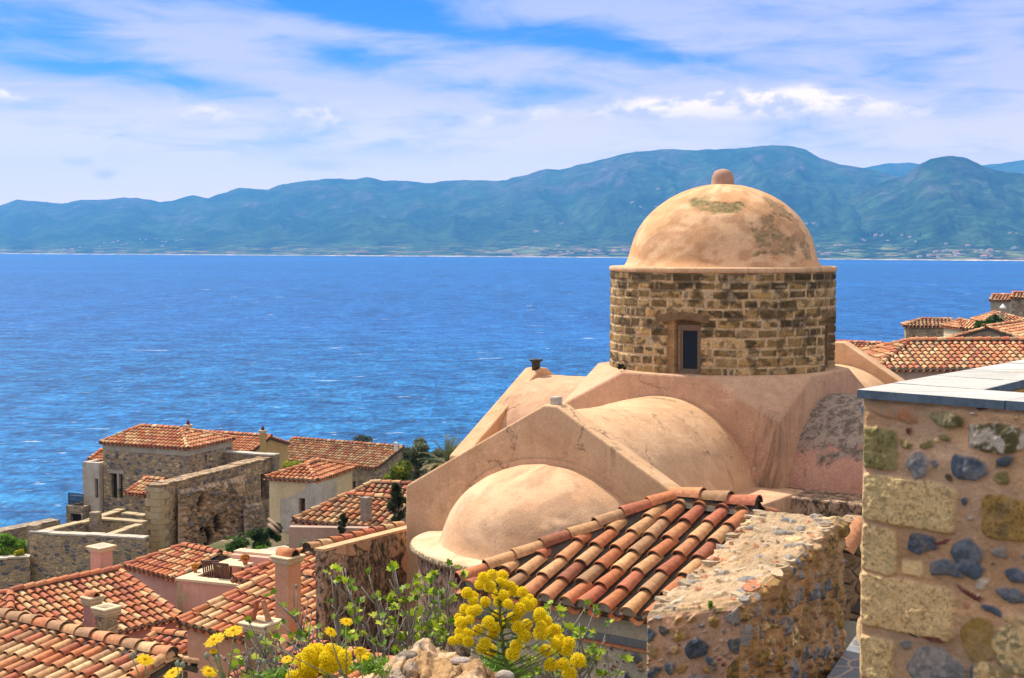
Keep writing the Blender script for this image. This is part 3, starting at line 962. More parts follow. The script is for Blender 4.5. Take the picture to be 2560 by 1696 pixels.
for wa_ in WIN:
    nrm = Vector((math.cos(wa_), math.sin(wa_), 0)); tng = Vector((-math.sin(wa_), math.cos(wa_), 0))
    o0 = CC + nrm * (RD - 0.235) + UP * 0
    g = G()
    u0, u1, z0, z1 = -0.165, 0.365, ZB + 0.0, 48.30
    wd = (0.16, 0.10, 0.06)
    for (a0, a1, b0, b1, th_) in [(u0, u0 + .06, z0, z1, .08), (u1 - .07, u1, z0, z1, .08), (u0 + .06, u1 - .07, z1 - .08, z1, .08), (u0 + .06, u1 - .07, z0, z0 + .06, .08),
                                  (u0 + .06, u0 + .10, z0 + .06, z1 - .08, .05), (u1 - .11, u1 - .07, z0 + .06, z1 - .08, .05), (u0 + .10, u1 - .11, z1 - .12, z1 - .08, .05), (u0 + .10, u1 - .11, z0 + .06, z0 + .10, .05)]:
        p = o0 + tng * a0; p = Vector((p.x, p.y, b0))
        g.box(p, tng * (a1 - a0), -nrm * -th_, UP * (b1 - b0), wd)
    g.build('window_frame', M['wood'], drum, col=False)
    p = o0 + tng * (u0 + .06) + nrm * 0.004
    g = G(); g.box((p.x, p.y, z0 + .05), tng * (u1 - u0 - .14), nrm * 0.012, UP * (z1 - z0 - .12))
    g.build('window_pane', M['glass'], drum, col=False)
# --- cornice ring + dome
g = G()
g.lathe([(RD - .3, ZT - .11), (RD + .015, ZT - .11), (RD + .035, ZT - .085), (RD + .035, ZT - .02), (RD + .01, ZT), (2.0, ZT + .02)], (CC.x, CC.y, 0), 128)
g.build('drum_cornice', M['church'], church, col=False)
nu, nt = 220, 90
th = np.linspace(0, 2 * math.pi, nu, endpoint=False); ph = np.linspace(0, math.pi / 2 - 0.02, nt)
THd, PH = np.meshgrid(th, ph)
rr = 2.07 * np.cos(PH) ** 1.02 + 0.10 * np.exp(-PH / 0.06)
zd = ZT + 0.015 + 1.80 * np.sin(PH)
dn = (fbm(np.cos(THd) * 2.4 + 5, np.sin(THd) * 2.4 + PH * 2.5, 2, 5) - 0.5) * 0.085
rr = rr + dn * np.cos(PH)
rel = wrapd(THd - dir_cam)
# bare patches: (angle to the right of the camera line, height angle, size a, size h)
patch = np.zeros_like(rr)
for (ra, pa, sa, sp, wgt) in [(R(-22), R(50), R(13), R(7), 1.0), (R(1), R(42.5), R(15), R(5.5), 1.0), (R(-6), R(47), R(12), R(4), .9), (R(14), R(47), R(5), R(3), .8), (R(38), R(20), R(21), R(17), 1.05), (R(54), R(42), R(12), R(17), .9), (R(62), R(12), R(12), R(14), .8), (R(22), R(25), R(9), R(8), .6), (R(140), R(30), R(30), R(20), 1), (R(-120), R(25), R(20), R(12), 1)]:
    patch = np.maximum(patch, wgt * np.exp(-(wrapd(rel - ra) / sa) ** 2 - ((PH - pa) / sp) ** 2))
hole = np.exp(-(wrapd(rel - R(46)) / R(9)) ** 2 - ((PH - R(26)) / R(7)) ** 2)
pn = patch - 0.9 * hole + (fbm(THd * 8, PH * 12, 3, 6, .62) - 0.5) * 1.25
pm = sstep(0.42, 0.55, pn) * (.55 + .45 * sstep(.35, .6, fbm(THd * 22, PH * 30, 5, 4)))
rr = rr - 0.02 * pm
Pd = np.stack([CC.x + rr * np.cos(THd), CC.y + rr * np.sin(THd), zd], -1).reshape(-1, 3)
base = np.array([0.64, 0.355, 0.17]); lightc = np.array([0.74, 0.46, 0.25]); redc = np.array([0.48, 0.245, 0.12])
f1 = fbm(THd * 3.2, PH * 5, 4, 6); f2 = fbm(THd * 7 + 4, PH * 9, 5, 6)
cd = base + (lightc - base) * sstep(.42, .62, f1)[..., None]
cd = cd + (redc - cd) * (sstep(.46, .66, f2) * (0.75 - 0.3 * PH / 1.5))[..., None]
pc = np.array([0.30, 0.20, 0.10]) * (0.45 + 1.2 * fbm(THd * 40, PH * 50, 1, 4))[..., None]
pc2 = np.array([0.22, 0.18, 0.075]) * (0.4 + 1.3 * fbm(THd * 40, PH * 50, 1, 4))[..., None]
pc = np.where((rel < R(22))[..., None], pc2, pc)
cd = cd * (1 - pm[..., None]) + pc * pm[..., None]
M['dome'] = from_col('dome_plaster', 24, 0.78, 1.16, 0.5, 0.02, 0.9, (0.42, 0.24, 0.13), 0.4, 3.0)
dome = mk('dome', Pd, gridF(nu, nt, True), M['dome'], church, cd.reshape(-1, 3), True)
g = G()
g.lathe([(.29, 51.22), (.255, 51.30), (.245, 51.42), (.225, 51.50), (.18, 51.575), (.10, 51.62), (.02, 51.635)], (CC.x, CC.y, 0), 28)
g.build('finial', flat_mat('finial_render', (0.40, 0.23, 0.15), 0.9, 0.25, 9), dome, col=False)

# --- square base under the drum, corners broached
hb, cb = 2.60, 1.60
g = G()
zl, zk, zt = 41.2, 46.46, ZB
low = [(-hb, -hb), (hb, -hb), (hb, hb), (-hb, hb)]
topo = [(-hb + cb, -hb), (hb - cb, -hb), (hb, -hb + cb), (hb, hb - cb), (hb - cb, hb), (-hb + cb, hb), (-hb, hb - cb), (-hb, -hb + cb)]
Vb = [L(s, w, zl) for s, w in low] + [L(s, w, zk) for s, w in low] + [L(s, w, zt) for s, w in topo]
Fb = [[8, 9, 10, 11, 12, 13, 14, 15]]
Fb += [[0, 1, 5, 9, 8, 4], [1, 2, 6, 11, 10, 5], [2, 3, 7, 13, 12, 6], [3, 0, 4, 15, 14, 7]]
Fb += [[5, 10, 9], [6, 12, 11], [7, 14, 13], [4, 8, 15]]
g.add(Vb, Fb)
db = g.build('drum_base', M['church_rose'], church, col=False)
bv = db.modifiers.new('bevel', 'BEVEL'); bv.width = 0.05; bv.segments = 3

# --- four arms: vault, side walls, gable
VW, VZ, VH, AW, AZ = 2.17, 44.55, 2.27, 3.08, 45.12


def arm(A, B, length, gz=47.02, ghalf=3.42, gfoot=45.2, half=AW, vz=0.0, mat=None, side=None):
    n = 60; ns = 60
    ss = np.linspace(hb - 0.15, length + 0.2, ns); aa = np.linspace(-math.pi / 2, math.pi / 2, n)
    S, Aa = np.meshgrid(ss, aa)
    und = 0.05 * (fbm(S * 0.8 + length, Aa * 1.6, 3, 4) - 0.5) * 2
    w = (VW + und) * np.sin(Aa); z = VZ + vz + (VH + und) * np.cos(Aa)
    a_, b_ = np.array(A), np.array(B)
    Pv = np.array([CC.x, CC.y, 0]) + S[..., None] * a_ + w[..., None] * b_ + z[..., None] * np.array([0, 0, 1.0])
    mk('barrel_vault', Pv.reshape(-1, 3), gridF(ns, n), mat or M['church'], church, None, True)
    g = G()
    for sd in (-1, 1):
        q = [(hb - .2, sd * 1.2), (length - .02, sd * 1.2), (length - .02, sd * half), (hb - .2, sd * half)]
        if sd > 0: q = q[::-1]
        g.hexa([L(s, w_, 41.2, A, B) for s, w_ in q[::-1]], [L(s, w_, AZ + vz, A, B) for s, w_ in q[::-1]])
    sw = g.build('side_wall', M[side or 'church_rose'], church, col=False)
    bv = sw.modifiers.new('bevel', 'BEVEL'); bv.width = 0.04; bv.segments = 2
    g = G()
    pts = [(-ghalf, 41.2), (ghalf, 41.2), (ghalf, gfoot), (0.14, gz), (-0.14, gz), (-ghalf, gfoot)]
    g.extr([L(length, w_, z_, A, B) for w_, z_ in pts], A * 0.44)
    gw = g.build('gable_wall', M['church'], church, col=False)
    bv = gw.modifiers.new('bevel', 'BEVEL'); bv.width = 0.035; bv.segments = 2
    return gw


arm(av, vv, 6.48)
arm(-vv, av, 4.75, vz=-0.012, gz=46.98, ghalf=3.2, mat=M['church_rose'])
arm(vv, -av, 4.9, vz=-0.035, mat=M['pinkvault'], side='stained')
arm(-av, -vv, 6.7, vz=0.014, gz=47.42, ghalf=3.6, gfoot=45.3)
# small things on the gables
p = at(1340, 920, 34.7)
g = G()
g.lathe([(.10, -.06), (.105, .12), (.12, .15), (.165, .17), (.17, .21), (.13, .215), (.11, .20)], p, 16, (0.02, 0.02, 0.025))
g.build('chimney_pot', M['iron'], church, col=False)
p = L(6.7, 0, 47.02)
g = G(); g.cbox(p + UP * .07, vv * .17, av * .2, UP * .16)
cs = g.build('cap_stone', M['greyplaster'], church, col=False)
bv = cs.modifiers.new('bevel', 'BEVEL'); bv.width = 0.03; bv.segments = 2

# --- apse: half dome on a round wall
AS = 6.92


def half_round(prof, n=72, k=1.0, squash=0.78, lim=math.pi / 2 + 0.12):
    """prof (radius, z) outside-in; swept through the half circle in front of the gable"""
    an = np.linspace(-lim, lim, n)
    V = []
    for r_, z in prof:
        for q in an:
            V.append(L(AS + r_ * squash * math.cos(q), r_ * math.sin(q), z))
    return V, gridF(n, len(prof))


zl_ = 44.43
prof = [(2.64, 41.0), (2.64, 44.24)]
V, Fq = half_round(prof)
# stained wall, with big noise
mk('apse_wall', V, Fq, M['stained'], church, None, True)
prof = [(2.62, 44.23), (2.74, 44.24), (2.80, 44.28), (2.81, 44.33), (2.77, zl_ - .045), (2.5, zl_ - .02), (2.1, zl_ + .06), (1.7, zl_ + .3)]
V, Fq = half_round(prof, 96)
V = [Vector(v) + UP * (0.025 * (vn(v.x * 2, v.y * 2, 3) - .5)) for v in V]


def ledge_fn(t):
    co = objco(t)
    n = t.noise(co, 2.4, 7, 0.65, 0.5)
    f = t.noise(co, 24, 5, 0.7)
    geo = t.n('NewGeometry').outputs['Normal']
    nz = t.n('SeparateXYZ', {0: geo}).outputs[2]
    c = t.mix(t.maprange(n, 0.4, 0.62, 0, 1, True), (0.58, 0.40, 0.24), (0.72, 0.54, 0.34))
    # moss sits on the rounded lip
    lip = t.m('MULTIPLY', t.maprange(nz, 0.93, 0.7, 0, 1, True), t.maprange(f, 0.36, 0.55, 0, 1, True))
    c = t.mix(t.m('MULTIPLY', lip, 0.9), c, (0.10, 0.085, 0.045))
    return {'Base Color': c, 'Roughness': 0.92, 'Specular IOR Level': 0.15, 'Bump': t.m('ADD', n, t.m('MULTIPLY', f, 0.6)), 'BumpD': 0.05, 'BumpS': 0.7}


M['ledge'] = material('apse_ledge', ledge_fn)
mk('apse_ledge', V, Fq, M['ledge'], church, None, True)
n1, n2 = 110, 60
an = np.linspace(-math.pi / 2 - .1, math.pi / 2 + .1, n1); ph = np.linspace(0.0, math.pi / 2, n2)
AN, PH = np.meshgrid(an, ph)
lump = 0.022 * (fbm(AN * 2 + 3, PH * 3, 2, 4) - .5) * 2 + 0.07 * np.exp(-((AN - .55) / .22) ** 2 - ((PH - .42) / .2) ** 2) * (fbm(AN * 14, PH * 14, 4, 3) - .3)
r_ = 2.1 * np.cos(PH) + 0.11 * np.exp(-PH / .07)
rx = (r_ + lump) * np.sin(AN); ry = (r_ + lump) * 0.84 * np.cos(AN)
z_ = zl_ - .02 + 1.52 * np.sin(PH) + lump * np.sin(PH)
Pa = np.array([CC.x, CC.y, 0]) + (AS + ry)[..., None] * np.array(av) + rx[..., None] * np.array(vv) + z_[..., None] * np.array([0, 0, 1.0])
f1 = fbm(AN * 2.6, PH * 3.5, 4, 6); f2 = fbm(AN * 5 + 2, PH * 6, 5, 5)
ca = np.array([0.62, 0.365, 0.205]) + (np.array([0.70, 0.44, 0.26]) - np.array([0.62, 0.365, 0.205])) * sstep(.4, .62, f1)[..., None]
grime = sstep(.50, .70, f2 + 0.22 * np.exp(-((AN - .6) / .35) ** 2 - ((PH - .5) / .3) ** 2))
ca = ca + (np.array([0.34, 0.22, 0.14]) - ca) * 0.4 * grime[..., None]
mk('apse_dome', Pa.reshape(-1, 3), gridF(n1, n2), M['dome'], church, ca.reshape(-1, 3), True)
# raised arch band where the half dome meets the gable
g = G()
n = 48
for i in range(n):
    q0 = math.pi * i / n; q1 = math.pi * (i + 1) / n
    ring = []
    for q, r_ in ((q0, 2.22), (q1, 2.22), (q1, 1.98), (q0, 1.98)):
        ring.append(L(AS - .05, -r_ * math.cos(q), zl_ + r_ * 0.71 * math.sin(q) + .02))
    g.extr(ring, av * 0.09)
g.build('arch_band', M['church'], church, col=False)
# parapet blocks in the corner between apse arm and right arm

# ================================================================== ROOF TILES
TILE_MIX = [(0.52, 0.19, 0.085), (0.45, 0.15, 0.085), (0.60, 0.33, 0.16), (0.64, 0.42, 0.22), (0.56, 0.25, 0.12), (0.42, 0.24, 0.13), (0.33, 0.12, 0.07)]
W_MIX = [.24, .16, .18, .14, .16, .08, .04]
W_OLD = [.16, .08, .20, .20, .12, .18, .06]
W_NEW = [.55, .12, .05, .0, .28, .0, .0]
W_BRICK = [.30, .30, .14, .12, .12, .0, .02]
MORTAR = (0.10, 0.082, 0.066)


def tile_tpl(n, L_, r0, r1, h0, h1, thick=0.016, cap=True):
    """one cover tile lying up +y, open side down, lower end at y=0"""
    a = np.linspace(0, math.pi, n)
    V = []; Fs = []; S = []; kind = []

    def ring(r_, y, h):
        k = len(V)
        for q in a:
            V.append((-r_ * math.cos(q), y, h + r_ * 0.86 * math.sin(q)))
        return k
    A = ring(r0, 0, h0); B = ring(r1, L_, h1)
    for i in range(n - 1):
        Fs.append([A + i, A + i + 1, B + i + 1, B + i]); S.append(True)
    ka = len(V); 
    if cap:
        C = ring(r0, 0, h0); D = ring(r0 - thick, 0, h0)
        for i in range(n - 1):
            Fs.append([D + i, D + i + 1, C + i + 1, C + i]); S.append(False)
        kb = len(V)
        E = ring(r0 - thick, 0.0, h0); H = ring(r0 - thick, 0.035, h0)
        for i in range(n - 1):
            Fs.append([H + i, H + i + 1, E + i + 1, E + i]); S.append(False)
        # mortar packing set back under the tile end, down to the bed
        kc = len(V)
        X = ring(r0 - thick * .6, 0.034, h0)
        V.append((r0 - thick * .6, 0.034, -0.01)); V.append((-(r0 - thick * .6), 0.034, -0.01))
        Fs.append([X + i for i in range(n)] + [len(V) - 2, len(V) - 1]); S.append(False)
        # low mortar fillet closing the long sides
        return np.array(V, float), Fs, S, (ka, kb, kc)
    return np.array(V, float), Fs, S, (ka, len(V), len(V))


def pick(w):
    c = np.array(TILE_MIX[rnd.choices(range(7), w)[0]])
    return c * rnd.uniform(0.85, 1.15)


class Roof:
    """tile work gathered into one mesh: bed + covers + eave channels"""
    def __init__(s, w=W_MIX, near=True, sp=0.24, exp=0.34, r=0.098, rough=1.0, pale=1.0):
        s.g = G(); s.w = w; s.sp = sp; s.exp = exp; s.near = near; s.rough = rough; s.r = r; s.pale = pale
        s.tpl = tile_tpl(9 if near else 5, exp * 1.12, r, r * 0.82, 0.052, 0.012, 0.016, near)

    def _tile(s, M4, ylen=None, col=None, end=False):
        V, Fs, S, (ka, kb, kc) = s.tpl
        V = V.copy()
        if ylen is not None:
            V[:, 1] *= ylen / (s.exp * 1.12)
        A = np.array(M4)
        Vw = V @ A[:3, :3].T + A[:3, 3]
        c = col if col is not None else pick(s.w) * s.pale
        C = np.tile(c, (len(V), 1))
        C[kb:kc] = np.array(MORTAR) * 0.7
        C[kc:] = (0.36, 0.31, 0.235) if end else MORTAR
        s.g.add(Vw, Fs, C, S)

    def slope(s, poly, thick=0.09, eave_pans=True, cut=0.0):
        """poly: corners anticlockwise seen from above, poly[0]->poly[1] is the eave"""
        P = [Vector(p) for p in poly]
        e = (P[1] - P[0]).normalized()
        n = Vector((0, 0, 0))
        for i in range(len(P)):
            n += (P[i] - P[0]).cross(P[(i + 1) % len(P)] - P[0])
        n.normalize()
        if n.z < 0: n = -n
        u = n.cross(e).normalized()
        q = [((p - P[0]).dot(e), (p - P[0]).dot(u)) for p in P]
        bed = [p - n * 0.004 for p in P]
        if (P[1] - P[0]).cross(P[2] - P[0]).z < 0: bed = bed[::-1]
        s.g.extr([p - n * thick for p in bed], n * thick, MORTAR)
        emax = max(a for a, b in q); emin = min(a for a, b in q)
        k0 = int(math.floor(emin / s.sp)); k1 = int(math.ceil(emax / s.sp))
        for k in range(k0, k1 + 1):
            x = (k + 0.5) * s.sp
            ys = []
            for i in range(len(q)):
                (a0, b0), (a1, b1) = q[i], q[(i + 1) % len(q)]
                if (a0 - x) * (a1 - x) < 0:
                    ys.append(b0 + (b1 - b0) * (x - a0) / (a1 - a0))
            if len(ys) < 2: continue
            y0, y1 = min(ys) + cut, max(ys)
            if y1 - y0 < 0.10: continue
            y = y0 - (0.03 if abs(y0 - cut) < 0.02 else 0)
            drift = rnd.uniform(-1, 1) * 0.012 * s.rough
            first = eave_pans
            while y < y1 - 0.08:
                ln = min(s.exp * 1.12, y1 - y)
                jx = drift + rnd.uniform(-1, 1) * 0.009 * s.rough
                rot = rnd.uniform(-1, 1) * 0.03 * s.rough
                lift = rnd.uniform(0, 1) * 0.006 * s.rough
                ee = (e * math.cos(rot) + u * math.sin(rot)); uu = n.cross(ee)
                o = P[0] + e * (x + jx) + u * y + n * lift
                s._tile(Matrix(((ee.x, uu.x, n.x, o.x), (ee.y, uu.y, n.y, o.y), (ee.z, uu.z, n.z, o.z), (0, 0, 0, 1))), ln, end=first)
                first = False
                y += s.exp * (1 + rnd.uniform(-1, 1) * 0.03 * s.rough)
        if eave_pans:
            m = 7 if s.near else 5
            W_ = (P[1] - P[0]).length
            for k in range(0, int(W_ / s.sp) + 1):
                x = k * s.sp
                o = P[0] + e * x
                V = []
                for y in (-0.075, 0.12):
                    for rr_ in (s.r * 0.92, s.r * 0.92 - 0.016):
                        for j in range(m):
                            a = math.pi * j / (m - 1)
                            V.append(o + e * (-rr_ * math.cos(a)) + u * y + n * (0.012 - rr_ * 0.8 * math.sin(a)))
                Fs = []
                for j in range(m - 1):
                    Fs.append([j, j + 1, m + j + 1, m + j])
                    Fs.append([j, 2 * m + j, 2 * m + j + 1, j + 1])
                    Fs.append([m + j, m + j + 1, 3 * m + j + 1, 3 * m + j])
                s.g.add(V, Fs, pick(W_NEW))
        return n

    def cap(s, p0, p1, r=0.125, L_=0.40, bed=True, n=None):
        """a run of ridge tiles from low/left p0 to p1"""
        p0, p1 = Vector(p0), Vector(p1)
        d = p1 - p0; ln = d.length; d.normalize()
        side = d.cross(UP).normalized(); nn = side.cross(d)
        k = max(1, round(ln / (L_ * 0.88)))
        st = ln / k
        old = s.tpl
        s.tpl = tile_tpl(9 if s.near else 5, st * 1.14, r, r * 0.82, 0.06, 0.035, 0.018, True)
        ex = s.exp; s.exp = st
        for i in range(k):
            o = p0 + d * (st * i) + nn * (0.01 + rnd.uniform(0, .012) * s.rough)
            ro = rnd.uniform(-1, 1) * 0.04 * s.rough
            dd = (d * math.cos(ro) + side * math.sin(ro)); sd = dd.cross(nn)
            s._tile(Matrix(((sd.x, dd.x, nn.x, o.x), (sd.y, dd.y, nn.y, o.y), (sd.z, dd.z, nn.z, o.z), (0, 0, 0, 1))))
        s.tpl = old; s.exp = ex
        if bed:
            for sg in (1, -1):
                a_, b_ = p0 + side * sg * 0.02, p1 + side * sg * 0.02
                w1, w2 = p0 + side * sg * r * 1.45 - nn * 0.06, p1 + side * sg * r * 1.45 - nn * 0.06
                if sg < 0: a_, b_, w1, w2 = b_, a_, w2, w1
                s.g.add([a_ + nn * .11, b_ + nn * .11, w2, w1], [[0, 1, 2, 3][::-1]], MORTAR)

    def build(s, name, parent, mat=None):
        return s.g.build(name, mat or M['tile'], parent)


# ================================================================== STONE PANELS
def stone_panel(name, A, B, C, D, stones, mortar, parent, mat=None, res=0.012, fill=None, seed=1, relief=0.03, rough=0.012, warp=0.018, taper=0.035, mvar=0.35):
    """a walled face: A,B bottom left/right, C,D top right/left (seen from outside).
    stones: (u, v, half w, half h, power, rot, height, colour, speckle) in metres from A"""
    A, B, C, D = [np.array(Vector(p)) for p in (A, B, C, D)]
    w = np.linalg.norm(B - A); h = (np.linalg.norm(D - A) + np.linalg.norm(C - B)) / 2
    nu = max(8, int(w / res)); nv = max(8, int(h / res))
    su = np.linspace(0, 1, nu); sv = np.linspace(0, 1, nv)
    SU, SV = np.meshgrid(su, sv)
    U, Vv = SU * w, SV * h
    P = ((1 - SU) * (1 - SV))[..., None] * A + (SU * (1 - SV))[..., None] * B + (SU * SV)[..., None] * C + ((1 - SU) * SV)[..., None] * D
    N = np.cross(B - A, D - A); N /= np.linalg.norm(N)
    wu = U + warp * 2 * (fbm(U * 7, Vv * 7, seed, 4) - .5) + warp * 0.7 * (fbm(U * 30, Vv * 30, seed + 1, 2) - .5)
    wv = Vv + warp * 2 * (fbm(U * 7 + 9, Vv * 7 + 5, seed + 2, 4) - .5) + warp * 0.7 * (fbm(U * 30, Vv * 30 + 7, seed + 3, 2) - .5)
    hg = np.zeros_like(U)
    m1 = fbm(U * 2.2, Vv * 3.0, seed + 4, 5)
    col = np.array(mortar)[None, None] * (1 - mvar + 2 * mvar * m1)[..., None]
    warmth = sstep(.45, .6, fbm(U * 1.3 + 3, Vv * 1.6, seed + 5, 4))[..., None]
    col = col * (1 + warmth * np.array([0.10, 0.02, -0.10]))
    col = col * (0.74 + 0.52 * fbm(U * 8 + 4, Vv * 10, seed + 2, 5))[..., None]
    occ = np.zeros(U.shape, bool)

    def put(st):
        cu, cv, hu, hv, p, ro, hh, c, sp = st
        e = 1.5 * max(hu, hv)
        i0, i1 = np.searchsorted(su * w, [cu - e, cu + e]); j0, j1 = np.searchsorted(sv * h, [cv - e, cv + e])
        if i1 <= i0 or j1 <= j0: return
        sl = (slice(j0, j1), slice(i0, i1))
        x = wu[sl] - cu; y = wv[sl] - cv
        c_, s_ = math.cos(ro), math.sin(ro)
        xr, yr = x * c_ + y * s_, -x * s_ + y * c_
        if p < 4.6:                         # broken stone: an irregular polygon
            pr = random.Random(int(cu * 9973 + cv * 7919))
            kk = pr.randint(5, 8); a0 = pr.uniform(0, 6.28); acc = 0
            for q_ in range(kk):
                an = a0 + 2 * math.pi * (q_ + pr.uniform(-.3, .3)) / kk
                acc = acc + np.maximum(0, (xr / hu * math.cos(an) + yr / hv * math.sin(an)) / pr.uniform(.72, 1.05)) ** 16
            d = acc ** (1 / 16)
        else:
            d = ((np.abs(xr) / hu) ** p + (np.abs(yr) / hv) ** p) ** (1 / p)
        sz = min(hu, hv)
        band = min(0.35, 0.014 / sz)
        mk_ = 1 - sstep(1 - band, 1 + band * 0.3, d)
        top = hh * ((0.85 + 0.18 * (1 - np.clip(d, 0, 1) ** 4)) if p > 4.6 else (0.75 + 0.35 * (1 - np.clip(d, 0, 1) ** 2))) * (0.72 + 0.6 * fbm(U[sl] * 16, Vv[sl] * 16, seed, 4)) + 0.006 * (fbm(U[sl] * 45, Vv[sl] * 45, seed + 2, 2) - .5)
        hg[sl] = hg[sl] * (1 - mk_) + top * mk_
        f = fbm(U[sl] * 12 + cu * 7, Vv[sl] * 12, seed + 1, 5)
        f2 = fbm(U[sl] * 34, Vv[sl] * 34 + cu, seed + 3, 3)
        cc = np.array(c)[None, None] * (0.62 + 0.76 * f)[..., None]
        if sp is not None and p > 4.6:
            f3 = fbm(U[sl] * 62 + cu, Vv[sl] * 62, seed + 2, 3)
            cc = np.array(c)[None, None] * (0.80 + 0.4 * f)[..., None] * (1 - .45 * sstep(.54, .72, f3))[..., None]
            cc = cc + (np.array(sp)[None, None] - cc) * (.6 * sstep(.5, .72, f))[..., None]
        elif sp is not None:
            cc = cc + (np.array(sp)[None, None] - cc) * (sstep(.47, .62, f * 0.55 + f2 * 0.5))[..., None]
        k = mk_[..., None]
        col[sl] = col[sl] * (1 - k) + cc * k
        occ[sl] |= d < 1.12
    for st in stones: put(st)
    if fill:
        rs = np.random.RandomState(seed + 40)
        for (count, smin, smax, asp, pal) in fill:
            for _ in range(count):
                cu, cv = rs.uniform(0, w), rs.uniform(0, h)
                hu = rs.uniform(smin, smax); hv = hu * rs.uniform(asp[0], asp[1])
                i0, i1 = np.searchsorted(su * w, [cu - hu, cu + hu]); j0, j1 = np.searchsorted(sv * h, [cv - hv, cv + hv])
                if i1 - i0 < 2 or j1 - j0 < 2 or occ[j0:j1, i0:i1].mean() > 0.05: continue
                c, sp = pal[rs.randint(len(pal))]
                put((cu, cv, hu, hv, rs.uniform(1.7, 4.5), rs.normal(0, .5), relief * rs.uniform(.5, 1.2), np.array(c) * rs.uniform(.8, 1.2), sp))
    hg = hg + rough * (fbm(U * 9, Vv * 9, seed + 2, 5) - .5) * 2 + rough * 0.5 * (fbm(U * 40, Vv * 40, seed + 4, 2) - .5)
    bd = np.minimum(np.minimum(U, w - U), np.minimum(Vv, h - Vv))
    hg = (hg + rough * 0.8) * sstep(0, taper, bd) if taper else hg
    P = P + hg[..., None] * N
    o = mk(name, P.reshape(-1, 3), gridF(nu, nv), mat or M['stone'], parent, col.reshape(-1, 3), True)
    return o


BLUE, BLUE2, GREY = (0.085, 0.108, 0.14), (0.155, 0.165, 0.18), (0.30, 0.275, 0.245)
SAND, SAND2, OCH, MOSS, MOSSD = (0.68, 0.48, 0.225), (0.72, 0.49, 0.235), (0.36, 0.22, 0.06), (0.24, 0.20, 0.075), (0.12, 0.105, 0.045)
REDB, ORNG, PALE = (0.17, 0.055, 0.045), (0.42, 0.20, 0.10), (0.50, 0.42, 0.33)
GRSP, OLV, DKSP = (0.20, 0.20, 0.19), (0.20, 0.17, 0.06), (0.10, 0.075, 0.04)

# ================================================================== RIGHT FOREGROUND WALL
wl0 = at(2160, 975, 9.5)
wl1 = along(wl0, Vector((0.743, -0.669, 0)), 2560)
we = Vector((0.743, -0.669, 0)); wn = Vector((-0.669, -0.743, 0))
wb = wl0.z - 2.9
W0 = Vector((wl0.x, wl0.y, wb))
LW = 2.6
wall = thing('stone_wall', (wl0.x + .9, wl0.y + .3, wb), 'tall rubble wall with pale corner blocks and slate coping at the right edge', 'wall')


def wpx(x0, x1, y0, y1, c, p=4.0, rot=0.0, hh=0.03, sp=None):
    a = hit((x0 + x1) / 2, (y0 + y1) / 2, W0, wn)
    l_ = hit(x0, (y0 + y1) / 2, W0, wn); r_ = hit(x1, (y0 + y1) / 2, W0, wn)
    t_ = hit((x0 + x1) / 2, y0, W0, wn); b_ = hit((x0 + x1) / 2, y1, W0, wn)
    return ((a - W0).dot(we), a.z - wb, (r_ - l_).length / 2 * (1.27 if p < 4.6 else 1), (t_ - b_).length / 2 * (1.27 if p < 4.6 else 1), p, rot, hh, c, sp)


